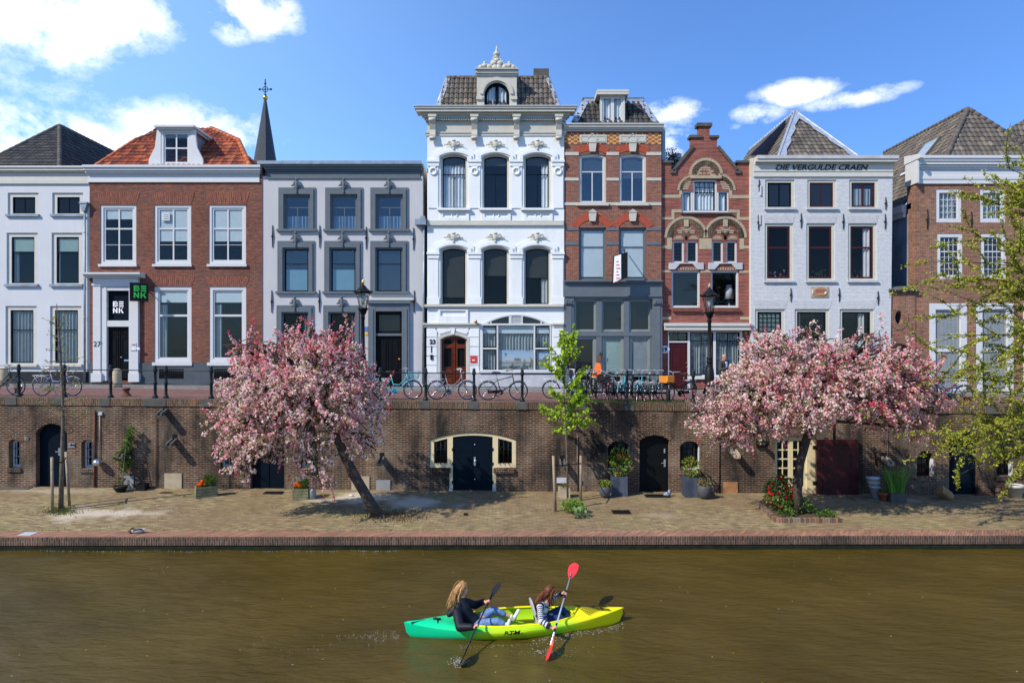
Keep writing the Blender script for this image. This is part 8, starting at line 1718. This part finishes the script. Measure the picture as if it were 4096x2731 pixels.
for a, mat in ((-1.98, 0), (2.12, 1)):
    m = MB(); m.tube([KP(a-.04, .08, .27), KP(a+.22*(1 if a < 0 else 0), .0, .275), KP(a-.04, -.08, .27)] if a < 0 else [KP(2.1, 0, .27), KP(2.17, 0, .16), KP(2.08, 0, .05)], .012, 6); m.build('grab_handle', 'rubber', kr)
m = MB(); m.tube([KP(-1.55, .13, .26), KP(-1.52, 0, .285), KP(-1.52, -.16, .255)], .012, 6); m.tube([KP(-1.6, .02, .285), KP(-1.46, -.02, .285)], .02, 6); m.build('deck_strap', 'rubber', kr)
plain('seat_grey', (.42, .40, .42), .6)
for a in (.42, -1.02):
    m = MB(); n = 12; pr = []
    for i in range(n+1): an = -1.2+2.4*i/n; pr.append((a-.10*cos(an)+.06, .24*sin(an)/.93))
    V = [KP(x_, y_, .06) for x_, y_ in pr]+[KP(x_-.13-.04*0, y_*1.02, .56-.22*abs(y_/.24)**3) for x_, y_ in pr]; Vo = [v+Vector((KD.x, KD.y, 0))*.03 for v in V]
    m.faces(V, [(i, i+1, n+2+i, n+1+i) for i in range(n)], None, True); m.faces(Vo, [(i, i+1, n+2+i, n+1+i) for i in range(n)], None, True); m.faces([V[n+1+i] for i in range(n+1)]+[Vo[n+1+i] for i in range(n+1)], [(i, i+1, n+2+i, n+1+i) for i in range(n)])
    m.faces([KP(a+.02, -.2, .05), KP(a+.36, -.2, .05), KP(a+.36, .2, .05), KP(a+.02, .2, .05), KP(a+.02, -.2, .10), KP(a+.36, -.2, .09), KP(a+.36, .2, .09), KP(a+.02, .2, .10)], [(0, 1, 5, 4), (1, 2, 6, 5), (2, 3, 7, 6), (3, 0, 4, 7), (4, 5, 6, 7)]); m.build('seat', 'seat_grey', kr)
q = K(1550+1120/2.352, 2180+829/2.352, -.525); text('logo', 'RTM', 'text_black', kr, q.x-.05, q.y-.045, q.z-.01, .095, sx=1.6, bold=.001, rotz=KA, shear=.15)
def flesh(name, caps, vox, mat, parent, colfn=None, smooth=3, balls=()):
    m = MB()
    for c in caps:
        a, b, r0, r1 = Vector(c[0]), Vector(c[1]), c[2], c[3]; d = b-a; n = max(1, int(d.length/.05))
        m.tube([a+d*i/n for i in range(n+1)], [r0+(r1-r0)*i/n for i in range(n+1)], 12); m.ball(a, r0*.99, n=12, m=8); m.ball(b, r1*.99, n=12, m=8)
    for c in balls: m.ball(c[0], *c[1:4], n=16, m=12, mat=c[4] if len(c) > 4 else None)
    org = ORG[parent.name]; me = bpy.data.meshes.new('t'); me.from_pydata([tuple(Vector(v)-org) for v in m.v], [], m.f); o = bpy.data.objects.new('t', me); COL.objects.link(o)
    k = o.modifiers.new('r', 'REMESH'); k.mode = 'VOXEL'; k.voxel_size = vox; s_ = o.modifiers.new('s', 'SMOOTH'); s_.iterations = smooth; s_.factor = .5
    dg = bpy.context.evaluated_depsgraph_get(); me2 = bpy.data.meshes.new_from_object(o.evaluated_get(dg)); bpy.data.objects.remove(o); me2.name = name; me2.materials.clear(); me2.materials.append(M[mat])
    me2.polygons.foreach_set('use_smooth', [True]*len(me2.polygons))
    if colfn:
        at = me2.attributes.new('Col', 'FLOAT_COLOR', 'FACE'); fl = []
        for p in me2.polygons: fl += [*colfn(p.center+org), 1.]
        at.data.foreach_set('color', fl)
    o = bpy.data.objects.new(name, me2); COL.objects.link(o); o.parent = parent; ORG[o.name] = org; return o
def grip(wrist, c, ax, rs=.016, r=.0095):
    """fingers closed round a shaft through c along ax, plus palm"""
    ax = ax.normalized(); w = (wrist-c); w = (w-ax*w.dot(ax)).normalized(); u = ax.cross(w); caps = [(wrist, c+w*.045, .024, .026), (c+w*.045+ax*.02, c+w*.045-ax*.02, .026, .026)]
    for k, ln in enumerate((.9, 1., .96, .8)):
        pr = None; off = (k-1.5)*.0215
        for i in range(6):
            th = -.3+ln*3.6*i/5; p = c+ax*off+(w*cos(th)+u*sin(th))*(rs+.012)
            if i == 0: p = c+ax*off*.8+w*.05+u*.01
            if pr: caps.append((pr, p, r*(1.05-.05*i), r*(1-.05*i)))
            pr = p
    pr = None
    for i in range(4):
        th = -.2-2.4*i/3; p = c+ax*.05*(1-.15*i)+(w*cos(th)+u*sin(th))*(rs+.014)
        if i == 0: p = c+w*.06+ax*.022
        if pr: caps.append((pr, p, r*1.25, r*1.15))
        pr = p
    return caps
def head(c, fwd, up, s=1., ears=True):
    """skull, jaw, nose, brows, lips, ears as capsules/ellipsoids about c"""
    fwd = fwd.normalized(); up = (up-fwd*up.dot(fwd)).normalized(); rt = fwd.cross(up); Mx = Matrix((rt, fwd, up)).transposed(); q = lambda a, b, d: c+(rt*a+fwd*b+up*d)*s
    balls = [(q(0, -.012, .035), .073*s, .092*s, .085*s, Mx), (q(0, .028, -.03), .058*s, .062*s, .078*s, Mx), (q(0, .062, -.082), .026*s, .022*s, .02*s, Mx)]
    caps = [(q(0, .088, .01), q(0, .107, -.022), .009*s, .013*s), (q(-.035, .076, .026), q(.035, .076, .026), .012*s, .012*s), (q(-.016, .089, -.052), q(.016, .089, -.052), .008*s, .008*s), (q(-.016, .087, -.062), q(.016, .087, -.062), .008*s, .008*s), (q(0, .0, -.05), q(0, -.03, -.16), .05*s, .052*s)]
    if ears:
        for e in (-1, 1): caps.append((q(e*.072, -.008, .015), q(e*.074, -.004, -.02), .012*s, .009*s))
    def cf(p, skin):
        d = p-c; x, y, z = d.dot(rt)/s, d.dot(fwd)/s, d.dot(up)/s
        if y > .05 and abs(z-.004) < .008 and .016 < abs(x) < .042: return (.03, .02, .02) if abs(abs(x)-.03) < .007 else (.55, .5, .48)
        if y > .05 and .02 < z < .03 and .012 < abs(x) < .046: return (.12, .06, .03)
        if y > .07 and abs(z+.057) < .010 and abs(x) < .026: return (.42, .10, .08)
        return skin
    return balls, caps, cf, q
def hair_strands(parent, anchors_, ends, n, cols, w=.014, seed=1, wav=.03, cap=None):
    m = MB(); rn = random.Random(seed)
    for k in range(n):
        i = rn.randrange(len(anchors_)); a, mid = anchors_[i]; e = ends[i]; j = Vector((rn.gauss(0, 1), rn.gauss(0, 1), rn.gauss(0, 1)))
        p0 = a+j*.018; p1 = mid+j*.026; p2 = e+j*.03; pts = []
        for s in range(8):
            f = s/7; p = p0*(1-f)**2+p1*2*f*(1-f)+p2*f*f+Vector((sin(f*9+k), cos(f*8+k*1.3), 0))*wav*f*.5; pts.append(p)
        m.tube(pts, [w*(1-.6*(s/7)) for s in range(8)], 5, jit(cols[rn.randrange(len(cols))], .25))
    return m
SK = (.55, .27, .18); UP = Vector((0, 0, 1)); KD3 = Vector((KD.x, KD.y, 0)); KN3 = Vector((KN.x, KN.y, 0))
z2 = lambda x_, y_, b: K(1750+x_/3.92, 2280+y_/3.92, b); z3 = lambda x_, y_, b: K(2050+x_/3.2675, 2200+y_/3.2675, b)
def paddle(label, near, far, s1, s2, blade, shaft, twist, bl):
    d = (far-near).normalized(); b0, b1 = near-d*s1, far+d*s2; r = thing('paddle', label, 'paddle', near, group='double-bladed kayak paddles'); m = MB(); m.tube([b0+d*.35, b1-d*.35], .0155, 8); sh = m.build('shaft', shaft, r)
    for c in (near, far): m = MB(); m.tube([c-d*.12, c+d*.12], .0175, 8); m.build('grip_sleeve', 'rubber', sh)
    m = MB()
    for c in (b0+d*.55, b1-d*.5): m.ring(c, .018, .008, ax=d, n=10)
    m.build('drip_ring', 'rubber', sh)
    for e, dd, tw in ((b0, -d, twist[0]), (b1, d, twist[1])):
        side = tw-dd*tw.dot(dd); side.normalize(); nrm = dd.cross(side); m = MB(); base = e-dd*.46*bl; vs = []
        prof = [(0, .016, .016), (.06, .02, .02), (.12, .050, .06), (.22, .088, .1), (.33, .1, .11), (.41, .086, .1), (.45, .052, .065), (.465, .015, .02)]
        for f, (t_, wl, wr) in enumerate(prof):
            for s, ww in ((-1, wl), (-.5, wl), (0, 0), (.5, wr), (1, wr)): vs.append(base+dd*t_*bl+side*ww*s+nrm*(.014*abs(s)+(.014 if s == 0 else 0)))
        n = len(prof); V2 = [v+nrm*.006 for v in vs]; F_ = [(i*5+j, i*5+j+1, i*5+j+6, i*5+j+5) for i in range(n-1) for j in range(4)]; m.faces(vs, F_, None, True); m.faces(V2, F_, None, True); m.build('blade', blade, r)
    return d
plain('blade_red', (.72, .03, .035), .35, var=.05); plain('blade_black', (.015, .018, .022), .4); plain('alu', (.62, .66, .70), .3, .6); plain('jacket', (.010, .011, .016), .55, bump=.3); plain('denim', (.10, .17, .32), .9, var=.35, scale=14); plain('denim_dark', (.015, .03, .085), .9, var=.3, scale=14); plain('shoe_white', (.62, .62, .58), .6); plain('tee_white', (.6, .6, .6), .8)
# --- rear paddler
near, far = K(1908, 2503, -.60), K(1954, 2406, .04)
dsh = paddle('black kayak paddle held by the blonde rear paddler, tip in the water', near, far, .98, .62, 'blade_black', 'blade_black', (Vector((0, .92, -.38)), KD3*.9+UP*.6), 1.05)
r = thing('person', 'woman with long blonde hair in black padded jacket and blue jeans paddling at the rear', 'person', KP(-.75, 0, .1))
hc = z2(395, 300, .02); nb = z2(388, 450, .0); ch = z2(385, 590, 0); ws = z2(480, 750, 0); pv = z2(550, 838, 0); fs, ns = z2(452, 500, .17), z2(305, 655, -.17)
fe, ne = z2(590, 545, .26), z2(350, 890, -.42); fw_, nw = z2(735, 485, .12), z2(570, 885, -.56)
fk, nk = z2(870, 620, .13), z2(930, 800, -.2); fa, na = z2(1130, 715, .10), z2(1040, 840, -.24)
B_, C_, cf, q = head(hc, KD3*.94+KN3*.25-UP*.06, UP); hands = grip(nw, near, dsh)+grip(fw_, far, dsh)
flesh('body', C_+[(nb, hc-UP*.06, .05, .048), (nb, ch, .07, .11), (ch, ws, .11, .10), (ws, pv, .10, .12), (ns, fs, .05, .05), (ns, ne, .042, .036), (ne, nw, .036, .025), (fs, fe, .042, .036), (fe, fw_, .036, .025), (pv, fk, .07, .05), (pv, nk, .07, .05), (fk, fa, .048, .035), (nk, na, .048, .035)]+hands, .0085, 'skin', r, lambda p: cf(p, SK), 2, B_)
J = lambda p: (0, 0, 0)
flesh('jacket', [(nb-UP*.02, ch, .085, .15), (ch, ws, .155, .15), (ws, pv+UP*.04, .15, .16), (ns, fs, .085, .085), (ns, ne, .090, .084), (ne, nw+(ne-nw)*.12, .084, .062), (fs, fe, .086, .078), (fe, fw_+(fe-fw_)*.1, .078, .058), (z2(330, 560, -.1), z2(330, 560, .1), .07, .07), (z2(240, 640, -.02), z2(185, 690, -.05), .085, .055), (z2(270, 600, .05), z2(210, 640, .05), .08, .06)], .013, 'jacket', r)
flesh('jeans', [(pv, pv+KD3*.1, .15, .13), (pv+KD3*.05+KN3*.07, fk, .105, .075), (pv+KD3*.05-KN3*.08, nk, .105, .078), (fk, fk+(fa-fk)*.62, .075, .062), (nk, nk+(na-nk)*.8, .078, .066)], .013, 'denim', r)
ft = z2(1225, 650, .10); nf = z2(1070, 860, -.25)
flesh('shoe', [(fa+(fa-fk).normalized()*.03, z2(1190, 770, .10), .042, .035), (z2(1190, 770, .10), z2(1270, 630, .10), .036, .036)], .01, 'shoe_white', r); flesh('shoe', [(na, nf+KD3*.05, .042, .036), (nf+KD3*.05, nf+KD3*.07+UP*.09, .036, .03)], .01, 'shoe_white', r)
an, en = [], []
for s in (-1, -.6, -.2, .2, .6, 1):
    for o in (0, 1): an.append((q(s*.045, .02-.05*o, .115-.02*abs(s)), q(s*.095, -.10, .05-.08*o))); en.append(z2(250+20*o+R.uniform(-60, 70), 560+R.uniform(-60, 40), s*.10))
m = hair_strands(r, an, en, 520, [(.36, .19, .07), (.50, .30, .12), (.26, .12, .04), (.60, .38, .17)], .0065, 2); m.ball(q(0, -.03, .05), .085, .090, .088, 14, 10, (.34, .18, .07), Matrix.Identity(3)); m.build('hair', 'hair', r)
m = MB(); w_ = fw_+(far-fw_)*.15; m.ring(w_, .029, .007, ax=(far-fw_), n=12); m.build('wristwatch', 'gold', r)
# --- front paddler
near, far = K(2222, 2510, -.76), K(2261, 2376, .08)
dsh = paddle('red and silver kayak paddle held upright by the front paddler in stripes', near, far, .80, 1.06, 'blade_red', 'alu', (Vector((-.15, .92, -.38)), KD3+UP*.15-KN3*.1), 1.35)
r = thing('person', 'woman with long auburn hair in striped top and dark jeans paddling at the front', 'person', KP(.75, 0, .1))
hc = z3(480, 560, .02); nb = z3(435, 665, 0); ch = z3(385, 770, 0); ws = z3(350, 860, 0); pv = z3(375, 915, 0); fs, ns = z3(470, 650, .17), z3(355, 735, -.17)
fe, ne = z3(590, 600, .26), z3(372, 925, -.56); fw_, nw = z3(655, 560, .06), z3(510, 1012, -.70); fk, nk = z3(640, 770, .14), z3(610, 890, -.08); fa, na = KP(1.15, .12, .06), KP(1.12, -.08, .05)
B_, C_, cf, q = head(hc, KD3*.86-UP*.45+KN3*.1, UP+KD3*.35); hands = grip(nw, near, dsh)+grip(fw_, far, dsh)
flesh('body', C_+[(nb, hc-UP*.06-KD3*.02, .05, .048), (nb, ch, .07, .10), (ch, ws, .10, .09), (ws, pv, .09, .12), (ns, fs, .05, .05), (ns, ne, .04, .034), (ne, nw, .034, .024), (fs, fe, .04, .034), (fe, fw_, .034, .024), (pv, fk, .07, .05), (pv, nk, .07, .05), (fk, fa, .045, .035), (nk, na, .045, .035)]+hands, .0085, 'skin', r, lambda p: cf(p, SK), 2, B_)
sc = [(nb-UP*.03, ch, .07, .125), (ch, ws, .125, .12), (ws, pv+UP*.02, .12, .135), (ns, fs, .065, .065), (ns, ne, .056, .058), (ne, nw+(ne-nw)*.30, .056, .054), (fs, fe, .055, .052), (fe, fw_+(fe-fw_)*.2, .052, .048)]
def stripe(p):
    best = None
    for i, c in enumerate(sc):
        a, b = Vector(c[0]), Vector(c[1]); d = b-a; t_ = max(0, min(1, (p-a).dot(d)/d.length_squared)); dist = (p-a-d*t_).length-(c[2]+(c[3]-c[2])*t_)
        if i == 3: dist += .03
        if best is None or dist < best[0]: best = (dist, t_*d.length+i*.013)
    return (.50, .50, .50) if best[1] % .058 < .031 else (.012, .013, .03)
flesh('striped_top', sc, .0095, 'cloth', r, stripe, 2)
flesh('jeans', [(pv, pv+KD3*.1, .13, .12), (pv+KD3*.05+KN3*.07, fk, .10, .075), (pv+KD3*.05-KN3*.07, nk, .10, .078), (fk, fa, .075, .055), (nk, na, .078, .055)], .013, 'denim_dark', r)
flesh('shoe', [(fa, fa+KD3*.12+UP*.02, .045, .035)], .012, 'iron_black', r); flesh('shoe', [(na, na+KD3*.12+UP*.02, .045, .035)], .012, 'iron_black', r)
an, en = [], []
for s in (-1, -.6, -.2, .2, .6, 1):
    for o in (0, 1): an.append((q(s*.045, .02-.05*o, .115-.02*abs(s)), q(s*.10, -.10, .04-.09*o))); en.append(z3(320+30*o+R.uniform(-35, 60), 745+R.uniform(-60, 30), s*.12))
an += [(q(-.06, .02, .08), q(-.09, .03, -.08)), (q(.06, .02, .08), q(.09, .03, -.1))]; en += [z3(470, 760, -.05), z3(490, 730, .08)]
m = hair_strands(r, an, en, 560, [(.11, .035, .016), (.20, .06, .022), (.07, .024, .013), (.26, .09, .03)], .007, 5, .05); m.ball(q(0, -.03, .05), .087, .09, .09, 14, 10, (.12, .04, .02)); m.build('hair', 'hair', r)
m = MB(); w_ = nw+(near-nw)*.05; m.ring(w_, .028, .006, ax=(near-nw), n=12); m.build('bracelet', 'rubber', r)
# --- man with phone among the bicycles
def standing(label, X, Y, hgt, face, top, legs, hairc, arms, extra=None, bald=False, longhair=None):
    z0 = street_z(X, Y); r = thing('person', label, 'person', (X, Y, z0)); s = hgt/1.75; b = Vector((X, Y, z0)); f = Vector((sin(face), -cos(face), 0)); rt = f.cross(UP); q3 = lambda a, d, h: b+rt*a*s+f*d*s+UP*h*s
    hc = q3(0, .03, 1.62); B_, C_, cf, q = head(hc, f-UP*.25, UP, s); C = C_+[(q3(0, 0, 1.46), hc-UP*.05, .05, .048), (q3(-.16, 0, 1.42), q3(.16, 0, 1.42), .05, .05), (q3(0, 0, 1.4), q3(0, 0, 1.0), .10, .10)]
    S = [q3(-.19, 0, 1.41), q3(.19, 0, 1.41)]; E = [q3(*a) for a in arms[:2]]; Wd = [q3(*a) for a in arms[2:]]
    for k in (0, 1):
        C += [(S[k], E[k], .045, .038), (E[k], Wd[k], .036, .026), (q3((-.09, .09)[k], 0, .95), q3((-.1, .1)[k], .02, .5), .08, .06), (q3((-.1, .1)[k], .02, .5), q3((-.1, .1)[k], 0, .08), .05, .04)]
        C += grip(Wd[k], Wd[k]+(f*.06+UP*.04)*s, UP*1.0+rt*.2, .012)
    flesh('body', C, .011, 'skin', r, lambda p: cf(p, (.42, .20, .13)), 2, B_)
    T = [(q3(0, 0, 1.38), q3(0, 0, 1.05), .14, .15), (q3(0, 0, 1.05), q3(0, 0, .86), .15, .155), (q3(-.09, 0, 1.4), q3(.09, 0, 1.4), .10, .10)]+[x for k in (0, 1) for x in ((S[k], E[k], .075, .062), (E[k], Wd[k]+(E[k]-Wd[k])*.12, .062, .048), (q3((-.09, .09)[k], 0, 1.38), q3((-.09, .09)[k], 0, .9), .11, .11))]
    flesh('jacket', T, .014, top, r); flesh('trousers', [x for k in (0, 1) for x in ((q3((-.08, .08)[k], 0, .92), q3((-.1, .1)[k], .02, .5), .11, .085), (q3((-.1, .1)[k], .02, .5), q3((-.1, .1)[k], 0, .1), .08, .065))], .014, legs, r)
    for k in (-.1, .1): flesh('shoe', [(q3(k, -.04, .045), q3(k, .13, .04), .045, .038)], .012, 'iron_black', r)
    m = MB()
    if longhair:
        an = [(q(sx_*.05, 0, .11), q(sx_*.09, -.09, .0)) for sx_ in (-1, -.5, 0, .5, 1)]; en = [q(sx_*.09+longhair, -.07, -.30) for sx_ in (-1, -.5, 0, .5, 1)]; m = hair_strands(r, an, en, 110, [hairc, tuple(c*.7 for c in hairc)], .016, 3); m.ball(q(0, -.03, .05), .086*s, .09*s, .088*s, 14, 10, hairc)
    else:
        for k in range(150): v = rv(); v.z = -abs(v.z)*.5; p = q(.075*v.x, -.02-.08*abs(v.y), .02+.05*v.z); m.ball(p, .012, n=5, m=4, col=hairc)
    m.build('hair', 'hair', r); return r, q3, f, rt
plain('olive_jacket', (.045, .045, .04), .85, var=.15); plain('shirt_blue', (.45, .52, .70), .8); plain('bag_navy', (.02, .035, .13), .7); plain('trousers_dark', (.03, .03, .035), .85)
X = (2894-CX)/FPX*26.2; r, q3, f, rt = standing('older balding man in grey jacket and light blue shirt looking at a phone', X, 26.2, 1.76, rad(38), 'olive_jacket', 'trousers_dark', (.3, .28, .26), ((-.30, .06, 1.14), (.30, .06, 1.14), (-.10, .27, 1.20), (.08, .30, 1.24)))
m = MB(); m.obox(q3(0, .155, 1.22), rt*.05, f*.01, (0, 0, .24)); m.obox(q3(0, .12, 1.42), rt*.05, f*.02, (0, 0, .04)); m.build('shirt', 'shirt_blue', r)
s = thing('smartphone', 'dark phone held up in the hands of the balding man', 'phone', q3(.0, .34, 1.26)); m = MB(); m.obox(q3(.0, .34, 1.29), rt*.037, f*.005+UP*.002, UP*.075-f*.02); m.build('case', 'iron_black', s)
s = thing('shoulder_bag', 'navy blue bag hanging at the side of the balding man', 'bag', q3(-.27, -.02, .9)); flesh('bag_body', [(q3(-.27, -.04, 1.0), q3(-.27, -.02, .8), .09, .10), (q3(-.25, .06, 1.0), q3(-.25, .06, .8), .07, .08)], .014, 'bag_navy', s); m = MB(); m.tube([q3(-.26, .02, 1.02), q3(-.24, .13, 1.2), q3(-.16, .10, 1.47), q3(-.12, -.05, 1.5)], .02, 6); m.build('strap', 'bag_navy', s)
X = (2292-CX)/FPX*27.; standing('woman with long blonde hair in dark jacket behind the lime-green tree', X, 27., 1.72, rad(-60), 'jacket', 'denim', (.55, .36, .15), ((-.26, .02, 1.16), (.26, .02, 1.16), (-.10, .20, 1.30), (.12, .16, 1.50)), longhair=.02)
# foam flecks and floating leaves on the water
m = MB(); rn = random.Random(8)
def flecks(fn, n, s, col):
    for k in range(n):
        p = fn(rn); x_, y_ = p; z_ = WATER_Z+wave(x_, y_)+.003; q = s*rn.uniform(.4, 1.3); m.ball((x_, y_, z_), q, q*.8, q*.4, 5, 4, col)
W_ = (.5, .5, .48)
def side(sg, a0, a1, off, sp): return lambda r: (lambda a: (lambda v: (v.x, v.y))(KP(a, sg*(hb_(a)+off+abs(r.gauss(0, sp))), 0)))(r.uniform(a0, a1))
flecks(side(-1, .2, 2.1, .02, .10), 240, .007, W_); flecks(side(-1, -1.2, .8, .18, .10), 110, .006, W_); flecks(lambda r: (-2.1-abs(r.gauss(0, .6)), 12.85+r.gauss(0, .12)), 90, .007, W_); flecks(lambda r: (-.93+r.gauss(0, .07), 11.75+r.gauss(0, .09)), 110, .008, W_)
flecks(lambda r: (.62+r.gauss(0, .22), 12.15+r.gauss(0, .10)), 130, .007, W_); flecks(lambda r: (lambda t_: (-2.3-1.6*t_+r.gauss(0, .12), 12.7-.35*t_+.25*sin(t_*5)+r.gauss(0, .07)))(r.random()*1.6), 50, .006, W_); flecks(lambda r: (r.uniform(-14, -3), edge_y(-8)-.02+r.uniform(-.03, .02)), 200, .008, W_)
m.nofix = True; tag(m.build('foam', 'paintcol'), 'white foam flecks and bubbles round the kayak and along the quay foot', kind='stuff')
m = MB()
for k in range(60): x_, y_ = rn.uniform(-9, 9), rn.uniform(11, 18); z_ = WATER_Z+wave(x_, y_)+.004; a = rn.uniform(0, 6); u = Vector((cos(a), sin(a), 0))*.022; v = Vector((-sin(a), cos(a), 0))*.012; c = Vector((x_, y_, z_)); m.quad(c-u, c-v, c+u, c+v, col=rn.choice([(.3, .34, .04), (.5, .4, .05), (.5, .45, .4)]))
tag(m.build('floating_leaves', 'leaf'), 'small yellow-green leaves and petals floating on the canal', kind='stuff')
